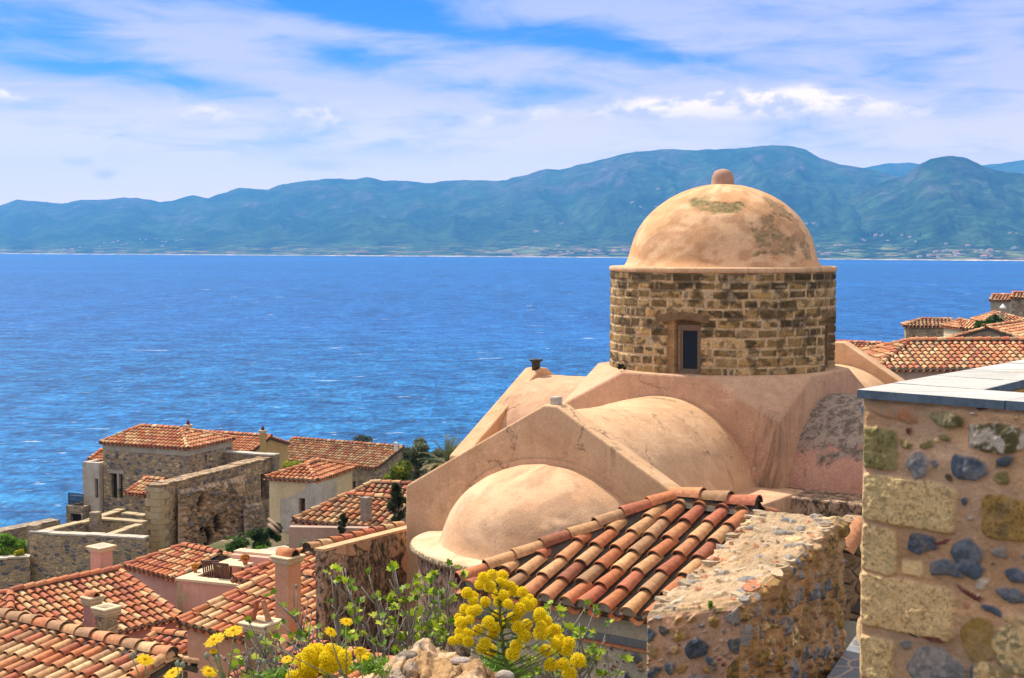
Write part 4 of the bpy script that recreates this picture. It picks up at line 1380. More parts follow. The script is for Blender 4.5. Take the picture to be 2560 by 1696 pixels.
ST = [wpx(2152, 2249, 1065, 1173, MOSS, 6, 0, .03, (0.34, 0.29, 0.13)), wpx(2150, 2395, 1192, 1320, SAND, 9, -.03, .034, (0.38, 0.31, 0.14)), wpx(2150, 2249, 1315, 1432, SAND, 6, -.02, .03, (0.40, 0.31, 0.15)),
      wpx(2254, 2315, 1400, 1443, SAND, 5, 0, .02), wpx(2148, 2388, 1447, 1583, SAND2, 9, -.03, .036, (0.43, 0.31, 0.15)), wpx(2148, 2240, 1588, 1700, SAND, 6, 0, .03, (0.3, 0.25, 0.12)),
      wpx(2272, 2328, 1131, 1190, GREY, 2.6, .3, .035, BLUE2), wpx(2376, 2470, 1138, 1198, BLUE, 2.8, -.35, .035, BLUE2), wpx(2492, 2542, 1142, 1165, BLUE, 2.4, .3, .03, MOSSD),
      wpx(2337, 2420, 1033, 1068, MOSSD, 2.8, -.12, .03, (0.28, 0.24, 0.12)), wpx(2428, 2570, 1058, 1130, MOSSD, 2.8, -.05, .035, PALE), wpx(2308, 2337, 1104, 1123, MOSS, 2.3, 0, .02, DKSP),
      wpx(2352, 2380, 1086, 1106, MOSS, 2.2, 0, .02), wpx(2194, 2297, 1020, 1052, ORNG, 2.5, -.15, .015, (0.35, 0.22, 0.13)), wpx(2220, 2238, 988, 997, REDB, 3, .2, .01), wpx(2441, 2473, 1014, 1026, REDB, 5, -.06, .012),
      wpx(2533, 2566, 1011, 1027, REDB, 5, -.06, .012), wpx(2288, 2314, 993, 1003, SAND2, 2.4, 0, .012), wpx(2374, 2398, 1004, 1014, SAND2, 2.4, 0, .012), wpx(2406, 2421, 1243, 1261, BLUE, 2.6, .2, .02),
      wpx(2490, 2527, 1178, 1212, OLV, 2.4, 0, .025, (0.32, 0.26, 0.12)), wpx(2360, 2386, 1182, 1197, DKSP, 2, -.5, .01), wpx(2457, 2580, 1238, 1354, OCH, 5, 0, .035, DKSP), wpx(2272, 2344, 1332, 1384, BLUE, 3, -.1, .03, (0.06, 0.07, 0.09)),
      wpx(2392, 2452, 1350, 1410, BLUE, 2.8, .1, .035, BLUE2), wpx(2331, 2405, 1395, 1443, BLUE2, 2.6, .1, .034, BLUE), wpx(2396, 2457, 1396, 1440, BLUE, 2.5, -.3, .034, BLUE2), wpx(2488, 2524, 1370, 1397, GREY, 2.2, 0, .02, ORNG),
      wpx(2521, 2580, 1422, 1458, BLUE, 3.2, 0, .03, BLUE2), wpx(2504, 2580, 1473, 1505, BLUE2, 3, -.12, .03, BLUE), wpx(2396, 2464, 1474, 1488, REDB, 3.4, -.28, .015), wpx(2437, 2477, 1444, 1470, PALE, 2.4, .5, .02),
      wpx(2454, 2510, 1512, 1531, BLUE, 2.8, -.3, .022), wpx(2413, 2494, 1537, 1642, OCH, 2.7, .1, .03, (0.30, 0.20, 0.07)), wpx(2508, 2580, 1533, 1562, SAND2, 3.4, 0, .025), wpx(2505, 2600, 1570, 1688, SAND, 2.6, .1, .035, (0.30, 0.25, 0.13)),
      wpx(2274, 2406, 1622, 1720, GREY, 2.5, .1, .035, (0.17, 0.17, 0.17)), wpx(2430, 2451, 1658, 1700, BLUE, 2.6, .1, .02), wpx(2316, 2365, 1589, 1603, REDB, 3, -.1, .012), wpx(2274, 2296, 1584, 1592, BLUE, 2.6, 0, .012),
      wpx(2255, 2281, 1596, 1622, GREY, 2.3, .3, .014, BLUE2), wpx(2447, 2540, 1658, 1740, SAND2, 2.8, -.2, .03, (0.31, 0.24, 0.12)), wpx(2276, 2296, 1136, 1146, PALE, 2.2, .3, .01), wpx(2340, 2375, 1352, 1362, REDB, 2.6, .3, .01), wpx(2405, 2424, 1496, 1514, ORNG, 2.1, .4, .01)]
FILLW = [(120, .10, .17, (.5, .8), [(SAND, OLV), (GREY, BLUE2), (OCH, DKSP), (BLUE, BLUE2)]), (320, .05, .11, (.5, .8), [(SAND, OLV), (GREY, BLUE2), (OCH, DKSP), (GREY, BLUE2), ((0.38, .25, .15), None)]), (260, .03, .08, (.4, .8), [((0.60, .40, .26), None), ((0.42, .25, .15), None), ((0.50, .36, .24), None), (GREY, None)]), (420, 0.012, 0.035, (.4, .9), [(PALE, None), (ORNG, None), (BLUE2, None), (SAND2, None), (REDB, None), (GREY, None)])]
top = wl0.z - 0.055
stone_panel('wall_face', W0, W0 + we * LW, Vector((*(W0 + we * LW).xy, top)), Vector((*W0.xy, top)), ST, (0.48, 0.315, 0.19), wall, res=0.0085, mat=M['wallstone'], mvar=.42, fill=FILLW, seed=3, rough=0.02)
# the rest of the wall's body: return face on the alley, back, inner faces
back = Vector((0.628, 0.778, 0))               # the return runs away from the camera
LR = 4.2
q0 = W0.copy(); q3 = W0 + back * LR
stone_panel('wall_return', q3, q0, Vector((*q0.xy, top)), Vector((*q3.xy, top)), [], (0.42, 0.26, 0.16), wall, res=0.03, seed=8,
            fill=[(300, .07, .17, (.5, .9), [(SAND, OLV), (BLUE, BLUE2), (OCH, DKSP), (GREY, BLUE2), (SAND2, None)])])
g = G()
ins = wn * -0.02
F_ = [W0 + ins + we * .02, W0 + we * LW + ins, W0 + we * LW + wn * -0.52, W0 + wn * -0.52 + we * .56]
F2 = [W0 + wn * -0.52 + we * .56, W0 + back * LR + we * .56, W0 + back * LR + we * .02, W0 + ins + we * .02]
dz = UP * (top - wb - .004)
g.hexa(F_[::-1][::-1], [p + dz for p in F_], (0.40, 0.24, 0.10)); g.hexa(F2, [p + dz * .9995 for p in F2], (0.42, 0.25, 0.09))
g.build('wall_core', M['stone'], wall)
# slate coping, slab by slab
rs = np.random.RandomState(2)


def slab(q, name='coping_slab', th=0.055):
    g = G()
    c = np.array((0.46, 0.445, 0.41)) * rnd.uniform(0.92, 1.06)
    q = [Vector((p.x, p.y, top + .002 + rnd.uniform(0, .004))) for p in q]
    g.hexa(q, [p + UP * th for p in q], c)
    V = g.V[0]; g.C[0][:4] = (0.13, 0.17, 0.21)
    # edges and underside coloured darker and bluer than the top
    Vs = [Vector(v) for v in V]
    g2 = G()
    g2.add(Vs[4:], [[0, 1, 2, 3]], c)
    g2.add(Vs, [[3, 2, 1, 0]] + [[i, (i + 1) % 4, 4 + (i + 1) % 4, 4 + i] for i in range(4)], (0.115, 0.16, 0.20))
    g2.build(name, M['slate'], wall)


cuts = [0, .98, 1.6, 2.7]
for i in range(3):
    a_, b_ = cuts[i] + .004, cuts[i + 1] - .004
    ov = wn * 0.045
    p0, p1 = W0 + we * a_ + ov, W0 + we * b_ + ov
    if i == 0: p0 = p0 - we * .03
    n0, n1 = W0 + we * a_ + wn * -0.50, W0 + we * b_ + wn * -0.50
    if i == 0: n0 = W0 - we * .035 + back * .52
    slab([p0, p1, n1, n0])
dl = [0.53, 1.25, 1.9, 2.7, 3.4, 4.3]
side0 = W0 - we * .03 + wn * .045
for i in range(5):
    a_, b_ = dl[i] + .004, dl[i + 1] - .004
    l0, l1 = W0 - we * .035 + back * a_, W0 - we * .035 + back * b_
    wd0 = .63
    r0_ = l0 + we * .63
    if i == 0: r0_ = W0 + we * .6 + wn * -.508
    slab([l0, r0_, l1 + we * .63, l1])

zs_ = top + .057
S0 = side0 * 1.0; S0 = W0 - we * .035 + back * .53 + we * .635
S1 = W0 - we * .035 + back * 4.3 + we * .635
q2 = atz(2566, 927, zs_); q1 = S0 + back * .02
q1 = Vector((q1.x, q1.y, 0)); q2 = Vector((q2.x, q2.y, 0))
slab([q1, q2, q2 + back * 2.2, Vector((*S1.xy, 0))])
g = G()
pp = [Vector((*(p + back * .06).xy, wb)) for p in (q1, q2)] + [Vector((*(q2 + back * 2.2).xy, wb)), Vector((*(S1 - back * .02).xy, wb))]
g.hexa(pp, [p + UP * (top - wb - .002) for p in pp], (0.46, 0.27, 0.08))
g.build('inner_wall', M['wallstone'], wall)

# ================================================================== PAVED ALLEY
def pave_fn(t):
    co = objco(t)
    w_ = t.n('VectorMath', {0: co, 1: t.n('VectorMath', {0: t.n('TexNoise', {'Vector': co, 'Scale': 1.5}).outputs['Color'], 'Scale': 0.3}, operation='SCALE').outputs[0]}, operation='ADD').outputs[0]
    v = t.mapping(w_, scale=(2.1, 2.1, 0.2), rot=(0, 0, .5))
    ed = t.n('TexVoronoi', {'Vector': v, 'Scale': 1.0}, feature='DISTANCE_TO_EDGE').outputs['Distance']
    cl = t.n('SeparateColor', {0: t.n('TexVoronoi', {'Vector': v, 'Scale': 1.0}).outputs['Color']}).outputs[0]
    f = t.noise(co, 12, 6, 0.7)
    c = t.mix(cl, (0.10, 0.12, 0.15), (0.19, 0.20, 0.22))
    c = t.mix(0.7, c, t.ramp(f, [(.3, .6), (.7, 1.3)]), 'MULTIPLY')
    ins = t.maprange(ed, .02, .06, 0, 1, True)
    c = t.mix(ins, (0.36, 0.29, 0.22), c)
    return {'Base Color': c, 'Roughness': 0.7, 'Bump': t.m('ADD', ins, t.m('MULTIPLY', f, .3)), 'BumpD': .02, 'BumpS': .6}


M['pave'] = material('slate_paving', pave_fn)
ZP = 45.25
pa = [atz(1880, 1760, ZP), atz(2260, 1760, ZP), atz(2260, 1560, ZP), atz(2150, 1572, ZP), atz(2040, 1640, ZP)]
pa = [Vector((1.6, 10.5, ZP)), Vector((3.2, 9.0, ZP)), Vector((5.2, 13.5, ZP)), Vector((6.8, 17.5, ZP)), Vector((4.6, 18.2, ZP)), Vector((2.6, 13.5, ZP))]
g = G(); g.extr([p - UP * .2 for p in pa], UP * .2)
o = g.build('path', M['pave'], col=False); tag(o, kind='structure')

# ================================================================== TILED OUTBUILDING AND ITS RUBBLE GABLE WALL
YE = 16.2
er = at(1600, 1545, YE)                        # right end of the eave
ev = vv                                        # eave runs along this
el_ = along(er, -ev, 1150)
pit = R(19.5)
nA = (av * math.sin(pit) + UP * math.cos(pit)).normalized()
apx = hit(1690, 1256, er, nA)
rgr = hit(1880, 1284, er, nA)
run = (apx - er).dot(-av)
rgr = rgr + (-av) * (run - (rgr - er).dot(-av)) + UP * (apx.z - rgr.z)
eR = er + ev * .72
rR = apx + ev * ((eR - apx).dot(ev) - .42)
outb = thing('stone_outbuilding', ((el_.x + eR.x) / 2, (el_.y + eR.y) / 2 + 1.2, 43.2), 'small stone building with weathered barrel tile roof behind the yellow fennel', 'building')
rf = Roof([.24, .16, .14, .0, .22, .16, .08], True, 0.285, 0.42, 0.101, 1.9, 0.92)
rf.slope([el_, eR, rR, apx], 0.07)
# far side of the roof and the left hip
bk = (apx - el_).dot(-av) * 2
elb = el_ - av * bk; eRb = eR - av * bk
rf.slope([eRb, elb, apx, rR], 0.07, False)
rf.slope([elb, el_, apx], 0.07, False)
rf.cap(el_ + UP * .02, apx + UP * .03, 0.125, 0.46)
rf.cap(rR + UP * .03, apx + UP * .04, 0.14, 0.46)
rf.build('roof', outb, M['tile_old'])
g = G()
i_ = 0.10
fw0, fw1 = el_ + ev * i_ - av * i_, eR - av * i_
bw0, bw1 = elb + ev * i_ + av * i_, eRb + av * i_
zt_ = er.z - 0.05
low = [Vector((*p.xy, 42.8)) for p in (fw0, fw1, bw1, bw0)]
hi = [Vector((*p.xy, zt_)) for p in (fw0, fw1, bw1, bw0)]
g.hexa(low, hi)
g.build('wall', M['cement'], outb, col=False)
# rubble facing under a thin course of tile
f0, f1 = fw0 + av * .015, fw1 + av * .015
zc = zt_ - 0.36
WLf = (fw1 - fw0).length
stone_panel('wall_facing', Vector((*f0.xy, 43.0)), Vector((*f1.xy, 43.0)), Vector((*f1.xy, zc)), Vector((*f0.xy, zc)), [], (0.44, 0.40, 0.30), outb, res=0.014, seed=12, relief=.035, warp=.035,
            fill=[(260, .06, .15, (.5, .8), [(BLUE, BLUE2), (BLUE2, BLUE), (BLUE, (0.05, .06, .08)), (GREY, SAND)]), (500, .02, .045, (.3, .6), [(REDB, None), (ORNG, None), (BLUE, None)])], mvar=.2)
g = G()
k = 0.0
while k < WLf:
    ln = min(rnd.uniform(.28, .36), WLf - k)
    p = f0 + ev * k
    g.box(Vector((p.x, p.y, zc + rnd.uniform(0, .008))) - av * .02, ev * (ln - .006), av * .075, UP * .022, pick(W_NEW))
    k += ln
g.build('tile_course', M['tile'], outb)
g = G(); g.box(Vector((*fw0.xy, zc + .03)) + av * -.01, ev * WLf, av * .022, UP * .09, (0.17, 0.18, 0.18)); g.build('mortar_band', M['stone'], outb)

# rubble gable wall to the right of that roof
cA = at(1850, 1515, 14.4)                      # front right top corner
gu = -av                                       # runs away from the camera
th_ = 1.08
pF = Vector((cA.x, cA.y, 0)); pL = pF - vv * th_
cB = Vector((0, 0, 0))
# length so that the far top corner is seen at column 2100
endp = along(cA, gu, 2106)
LG = (endp - cA).length
zf = cA.z; zb_ = at(2100, 1290, endp.y).z
gw = thing('rubble_wall', ((pF.x + pL.x) / 2 + gu.x * LG / 2, (pF.y + pL.y) / 2 + gu.y * LG / 2, 44.4), 'thick rubble gable wall with crumbling sloped top beside the tile roof', 'wall')
zlo = 44.4
MT = (0.50, 0.33, 0.20)


def z_(p, z): return Vector((p.x, p.y, z))


pB, pBL = pF + gu * LG, pL + gu * LG
zfL = at(1612, 1542, pL.y).z; zbL = at(1912, 1282, pBL.y).z; zb_ = at(2095, 1298, pB.y).z
palR = [(BLUE2, GREY), (GREY, BLUE), (OCH, DKSP), ((0.42, 0.27, 0.14), None), ((0.36, 0.22, .11), OCH), (BLUE, (0.2, .17, .13)), (SAND2, OLV), ((0.48, .32, .18), GREY)]
stone_panel('side_face', z_(pF, zlo), z_(pB, zlo), z_(pB, zb_), z_(pF, zf), [], (0.46, 0.28, 0.13), gw, res=0.011, seed=21, relief=.05, rough=.035, warp=.05,
            fill=[(260, .07, .14, (.6, 1.3), palR), (500, .04, .08, (.7, 1.5), palR), (900, .018, .04, (.6, 1.5), palR)])
stone_panel('end_face', z_(pL, zlo), z_(pF, zlo), z_(pF, zf), z_(pL, zfL), [(.62, zf - zlo - .52, .17, .12, 2.8, -.1, .05, BLUE, (0.05, 0.06, 0.08)), (.30, zf - zlo - .72, .09, .09, 2.4, .2, .04, GREY, BLUE), (.66, zf - zlo - .85, .22, .06, 2.6, -.1, .04, GREY, BLUE2)],
            (0.48, 0.30, 0.20), gw, res=0.011, seed=23, relief=.035, rough=.02,
            fill=[(90, .07, .14, (.4, .8), palR), (60, .05, .09, (.5, .9), palR), (300, .018, .04, (.3, .7), [(REDB, None), (GREY, BLUE), (BLUE2, None), (PALE, None)])])
# broken top: stepped courses, pale mortar, tile chips
stone_panel('wall_top', z_(pL, zfL), z_(pF, zf), z_(pB, zb_), z_(pBL, zbL), [], (0.43, 0.305, 0.185), gw, res=0.010, seed=25, relief=.03, rough=.035, warp=.03,
            fill=[(80, .06, .16, (.3, .55), [((0.46, .37, .27), SAND2), (GREY, BLUE2), ((0.52, 0.39, .25), None), ((0.50, .36, .2), PALE), (GREY, None)]), (20, .03, .07, (.4, .8), [((0.52, 0.20, 0.10), None), ((0.46, 0.18, 0.10), None)]), (60, .015, .035, (.3, .6), [(PALE, None), (GREY, None), (ORNG, None)])])
g = G()
cr = [pL + vv * .003 - av * .003, pF - vv * .003 - av * .003, pB - vv * .003, pBL + vv * .003]
g.hexa([z_(p, zlo) for p in cr], [z_(cr[0], zfL - .006), z_(cr[1], zf - .006), z_(cr[2], zb_ - .006), z_(cr[3], zbL - .006)], (0.45, 0.3, 0.18))
g.build('wall_core', M['stone'], gw)
# loose flat stones and tile shards bedded along the top edge
g = G()
for i in range(78):
    a_ = rnd.random(); b_ = rnd.choice([rnd.uniform(0, .12), rnd.uniform(.86, 1.0), rnd.random()])
    p = pL.lerp(pF, b_).lerp(pBL.lerp(pB, b_), a_)
    zz_ = (zfL + (zf - zfL) * b_) * (1 - a_) + (zbL + (zb_ - zbL) * b_) * a_ + .012
    s1, s2, s3 = rnd.uniform(.04, .14), rnd.uniform(.03, .09), rnd.uniform(.012, .04)
    if i > 72: s1, s2, s3 = rnd.uniform(.10, .20), rnd.uniform(.07, .12), rnd.uniform(.04, .075)
    an_ = rnd.uniform(0, 3.14); x = Vector((math.cos(an_), math.sin(an_), rnd.uniform(-.1, .25))).normalized(); y = x.cross(UP).normalized(); z3 = y.cross(x) * (1 if y.cross(x).z > 0 else -1)
    c = rnd.choice([(0.42, 0.32, 0.21), (0.48, 0.36, 0.23), (0.44, 0.34, 0.22), GREY, (0.46, 0.33, 0.2), (0.50, 0.38, 0.24), (0.38, .29, .2), (0.46, 0.19, 0.1)])
    k = 7
    ring = [z_(p, zz_) + x * s1 * math.cos(2 * math.pi * j / k) * rnd.uniform(.7, 1.1) + y * s2 * math.sin(2 * math.pi * j / k) * rnd.uniform(.7, 1.1) for j in range(k)]
    g.hexa([q - z3 * s3 for q in ring], [q + z3 * s3 * .6 for q in ring], np.array(c) * rnd.uniform(.8, 1.15))
g.build('loose_rubble', M['stone'], gw)

# ================================================================== HOUSES
def panel(g, P0, P1, z0, z1, inn, th=0.3, holes=(), m=0):
    """wall slab between ground points P0->P1 (left to right seen from outside), holes (u0,u1,za,zb) cut through"""
    P0, P1 = Vector((*P0.xy, 0)), Vector((*P1.xy, 0))
    e = (P1 - P0); W_ = e.length; e.normalize()
    us = sorted({0.0, W_} | {h[0] for h in holes} | {h[1] for h in holes})
    zs = sorted({z0, z1} | {h[2] for h in holes} | {h[3] for h in holes})
    us = [u for u in us if 0 <= u <= W_]; zs = [z for z in zs if z0 <= z <= z1]
    for i in range(len(us) - 1):
        for j in range(len(zs) - 1):
            uc, zc = (us[i] + us[i + 1]) / 2, (zs[j] + zs[j + 1]) / 2
            if any(h[0] < uc < h[1] and h[2] < zc < h[3] for h in holes): continue
            g.box(P0 + e * us[i] + UP * zs[j], e * (us[i + 1] - us[i]), inn * th, UP * (zs[j + 1] - zs[j]), m=m)


class House:
    def __init__(s, name, label, e0, e1, r0, r1, Y0, zbase, wall, w=W_MIX, pitch=17, extL=0, extR=0, near=True, sp=0.24, exp=0.34, holes=(), cat='house', capr=0.125, over=0.13, frame='wood', pale=1.0,
                 inL=None, inR=None, run=None, fascia=None, back=True, brun=None, bp=None):
        E0 = at(*e0, Y0); E1 = atz(*e1, E0.z)
        e = (E1 - E0).normalized(); f = -UP.cross(e)
        pt = R(pitch); nn = (f * math.sin(pt) + UP * math.cos(pt)).normalized()
        q = [hit(*r, E0, nn) - E0 for r in (r0, r1)]
        if run is None: run = sum(x.dot(-f) for x in q) / 2
        t0, t1 = q[0].dot(e), q[1].dot(e)
        W_ = (E1 - E0).length
        A = E0 - e * extL; B = E1 + e * extR
        s.W = W_ + extL + extR
        i0 = t0 + extL; i1 = s.W - (t1 + extL)
        if inL is not None: i0 = inL
        if inR is not None: i1 = inR
        i0 = 0 if i0 < 0.25 else i0; i1 = 0 if i1 < 0.25 else i1
        rise = UP * (run * math.tan(pt))
        RA = A + e * i0 - f * run + rise; RB = B - e * i1 - f * run + rise
        br = run if brun is None else brun
        A2, B2 = A - f * (run + br), B - f * (run + br)
        if brun is not None:
            zb2 = RA.z - br * math.tan(R(bp or pitch)); A2.z = zb2; B2.z = zb2
        s.e, s.f, s.run, s.A, s.B, s.RA, s.RB, s.A2, s.B2, s.n = e, f, run, A, B, RA, RB, A2, B2, nn
        s.root = thing(name, (A + B2) / 2 - UP * ((A + B2).z / 2 - zbase), label, cat)
        rf = Roof(w, near, sp, exp, sp * 0.375, 1.0, pale)
        rf.slope([A, B, RB, RA])
        if back: rf.slope([B2, A2, RA, RB], eave_pans=False)
        if i0: rf.slope([A2, A, RA]); rf.cap(A, RA + UP * .02, capr * .9, exp * 1.15); rf.cap(A2, RA + UP * .02, capr * .9, exp * 1.15)
        if i1: rf.slope([B, B2, RB]); rf.cap(B, RB + UP * .02, capr * .9, exp * 1.15); rf.cap(B2, RB + UP * .02, capr * .9, exp * 1.15)
        if (RB - RA).length > .3: rf.cap(RB + UP * .03, RA + UP * .03, capr, exp * 1.15)
        if not i0: rf.cap(A + e * .08 + UP * .02, RA + e * .08 + UP * .02, capr * .8, exp * 1.15, False)
        if not i1: rf.cap(B - e * .08 + UP * .02, RB - e * .08 + UP * .02, capr * .8, exp * 1.15, False)
        s.roof = rf.build('roof', s.root, M['tile'] if near else M['tile_far'])
        # walls
        o = over
        a, b = A + e * o - f * o, B - e * o - f * o
        a2, b2 = A2 + e * o + f * o, B2 - e * o + f * o
        zt = A.z - 0.06
        g = G()
        th = 0.32
        faces = {'f': (a, b, -f), 'r': (b, b2, -e), 'l': (a2, a, e)}
        hl = {'f': [], 'r': [], 'l': [], 'b': []}
        s.panes = []
        for (fc, x0, y0, x1, y1, mt) in holes:
            p0, p1, inn = faces[fc]
            d = (p1 - p0).normalized()
            c0 = hit(x0, y0, p0, inn); c1 = hit(x1, y1, p0, inn)
            u0, u1 = sorted(((c0 - p0).dot(d), (c1 - p0).dot(d)))
            za, zb = sorted((c0.z, c1.z))
            hl[fc].append((max(u0, .1), u1, za, zb)); s.panes.append((fc, u0, u1, za, zb, mt))
        panel(g, a, b, zbase, zt, -f, th, hl['f'])
        zt2 = A2.z - .06
        panel(g, b2, a2, zbase, zt2, f, th)
        panel(g, b - f * th, b2 + f * th, zbase, zt - .003, -e, th, [(u0 - th, u1 - th, za, zb) for u0, u1, za, zb in hl['r']])
        panel(g, a2 + f * th, a - f * th, zbase, zt - .003, e, th, [(u0 - th, u1 - th, za, zb) for u0, u1, za, zb in hl['l']])
        for iz, (p, p2, r_, inn) in ((i0, (a2, a, RA, e)), (i1, (b, b2, RB, -e))):
            if not iz:
                fr, bk_ = (p2, p) if p is a2 else (p, p2)
                apex = fr.lerp(bk_, (run - o) / (run + br - 2 * o)); apex = Vector((*apex.xy, RA.z - 0.10 - o * math.tan(pt)))
                pl_ = [Vector((*fr.xy, zt)), Vector((*bk_.xy, zt))] + ([Vector((*bk_.xy, zt2))] if zt2 > zt + .02 else []) + [apex]
                g.extr(pl_, inn * th)
        s.wall = g.build('wall', M[wall], s.root, col=False)
        if fascia:
            g = G(); panel(g, a + f * .02, b + f * .02, zt - fascia, zt, -f, .04)
            g.box(b + f * .02 - UP * (b.z - zt + fascia), b2 - b, e * .03, UP * fascia)
            g.build('eaves_band', M['cement'], s.root, col=False)
        for fc, u0, u1, za, zb, mt in s.panes:
            p0, p1, inn = faces[fc]; d = (p1 - p0).normalized()
            g = G(); g.box(Vector((*(p0 + d * u0 + inn * .2).xy, za)), d * (u1 - u0), inn * .02, UP * (zb - za))
            pn = g.build('window', M[mt], s.root, col=False)
            if frame and mt != 'dark':
                g = G(); t_ = min(.07, (u1 - u0) * .16)
                for (x0, x1, y0, y1) in ((u0, u0 + t_, za, zb), (u1 - t_, u1, za, zb), (u0 + t_, u1 - t_, zb - t_, zb), (u0 + t_, u1 - t_, za, za + t_), ((u0 + u1) / 2 - t_ / 2, (u0 + u1) / 2 + t_ / 2, za + t_, zb - t_)):
                    g.box(Vector((*(p0 + d * x0 + inn * .14).xy, y0)), d * (x1 - x0), inn * .05, UP * (y1 - y0))
                g.build('window_frame', M[frame], pn, col=False)


def chimney(x0, x1, ytop, ybot, Y, mat, cap='slab', parent=None, label=None, name='chimney', ang=35, extra=0.0, tilecol=None):
    """square stack seen between photo columns x0..x1"""
    c, s_ = math.cos(R(ang)), math.sin(R(ang))
    f = Vector((-s_, -c, 0)); e = Vector((c, -s_, 0))
    tot = (x1 - x0) / F * Y * 1.01
    s = tot / (abs(c) + abs(s_))
    ctr = at((x0 + x1) / 2, ytop, Y); zt = ctr.z; zb = at((x0 + x1) / 2, ybot, Y).z - extra
    top = parent is None
    root = parent if parent is not None else thing(name, (ctr.x, ctr.y, zb), label, 'chimney')
    g = G(); g.cbox(Vector((ctr.x, ctr.y, (zt + zb) / 2)), e * s, f * s, UP * (zt - zb))
    st = g.build('stack' if top else 'chimney', M[mat], root, col=False)
    bv = st.modifiers.new('bevel', 'BEVEL'); bv.width = .012; bv.segments = 1
    sub = root if top else st
    if cap:
        g = G()
        for k, (w_, h_) in enumerate(((1.14, .05), (1.3, .07), (1.42, .05))):
            z0 = zt - .17 + sum(((.05), (.07), (.05))[:k])
            g.cbox(Vector((ctr.x, ctr.y, z0 + h_ / 2 - .0)), e * s * w_, f * s * w_, UP * (h_ - .001))
        cp = g.build('chimney_cap', M['coping'], sub, col=False)
        bv = cp.modifiers.new('bevel', 'BEVEL'); bv.width = .012; bv.segments = 1
    if cap == 'tile':
        g = G(); n = 11; L_ = s * 1.15; r_ = s * .36
        V = []
        for y in (-L_ / 2, L_ / 2):
            for rr in (r_, r_ - .025):
                for j in range(n):
                    a = math.pi * j / (n - 1)
                    V.append(Vector((ctr.x, ctr.y, zt + .005)) + e * y + f * (-rr * math.cos(a)) + UP * (rr * 1.05 * math.sin(a)))
        Fs = []
        for j in range(n - 1):
            Fs += [[j, j + 1, 2 * n + j + 1, 2 * n + j], [n + j + 1, n + j, 3 * n + j, 3 * n + j + 1], [j + 1, j, n + j, n + j + 1], [2 * n + j, 2 * n + j + 1, 3 * n + j + 1, 3 * n + j]]
        g.add(V, Fs, (0.55, 0.22, 0.10), True)
        o = Vector((ctr.x, ctr.y, zt + .005)) + e * L_ * .46
        g.add([o + f * (-(r_ - .02) * math.cos(math.pi * j / 10)) + UP * (r_ * math.sin(math.pi * j / 10)) for j in range(11)], [list(range(11))], (0.02, 0.015, 0.012))  # dark disc painted for the shade inside the tile mouth
        g.build('cover_tile', M['tile'], sub)
    if cap == 'tent':
        for sg in (-1, 1):
            g = G(); h_ = s * .95
            p = Vector((ctr.x, ctr.y, zt)) + e * sg * s * .42
            x = f * s * .30; d = (UP * h_ - e * sg * s * .36); nrm = x.cross(d).normalized() * .03
            g.extr([p - x, p + x, p + x * .72 + d, p - x * .72 + d], nrm * sg, (0.50, 0.20, 0.11))
            g.build('flue_tile', M['tile'], sub)
    if cap == 'pots':
        g = G()
        for sg in (-1, 1):
            p = Vector((ctr.x, ctr.y, zt)) + e * sg * s * .25
            g.tube([p, p + UP * s * .9 - e * sg * s * .16], [s * .22, s * .15], 8, (0.16, 0.05, 0.045))
        g.build('flue_pot', M['tile'], sub)
    return root if top else st


# --- nearest roof, lower left corner
R1p = at(430, 1652, 22.5)
H1 = House('tiled_house', 'house with large pale barrel tiles filling the bottom left corner', *(lambda E: (proj(E - vv * 6.4), proj(E + vv * .02)))(R1p + av * 3.0 - UP * 3.0 * math.tan(R(16))), (0, 1541), (430, 1652),
           (R1p + av * 3.0 - vv * 6.4).y, 38.2, 'taupe', W_OLD, 16, sp=0.25, exp=0.37, inL=0, inR=0, run=3.0, capr=.15, brun=.55, bp=24)
chimney(208, 252, 1490, 1600, 26.6, 'mauve', 'tile', H1.root, extra=1.2)
chimney(238, 294, 1516, 1610, 25.8, 'rubble_pale' if 'rubble_pale' in M else 'rubble_blue', 'slab', H1.root, extra=1.2)
# --- red roof behind it, falling to the right
H2 = House('tiled_house', 'house with long red and tan tile roof falling right, behind the two short chimneys', (225, 1600), (445, 1546), (35, 1492), (303, 1420), 37, 35.8, 'mauve', W_BRICK, 17, extL=2.3, extR=.15, sp=0.235, exp=0.335)
chimney(226, 280, 1364, 1440, 41.5, 'pink', 'slab', H2.root, extra=.8)
# --- roof with pink walls in the middle distance
H3 = House('tiled_house', 'pink walled house with small hipped tile roof left of the terrace', (313, 1418), (445, 1452), (455, 1372), (540, 1386), 45, 35.0, 'pink', W_BRICK, 17, sp=0.25, exp=0.34, inR=0)
# --- roof with the tall chimney
H4 = House('tiled_house', 'orange walled house with hipped tile roof and tall pink chimney', (447, 1560), (612, 1603), (695, 1438), (808, 1444), 32, 36.6, 'orange_wall', W_BRICK, 17, extR=1.75, sp=0.265, exp=0.38, inR=0)
chimney(687, 752, 1388, 1590, 29.9, 'orange_wall', 'tile', H4.root, extra=.4)
H4b = House('tiled_house', 'smaller tiled roof between the terrace and the tall pink chimney', (586, 1451), (645, 1462), (765, 1381), (808, 1385), 37.5, 37.0, 'pink', W_BRICK, 17, extR=1.9, sp=0.24, exp=0.34, inR=0)
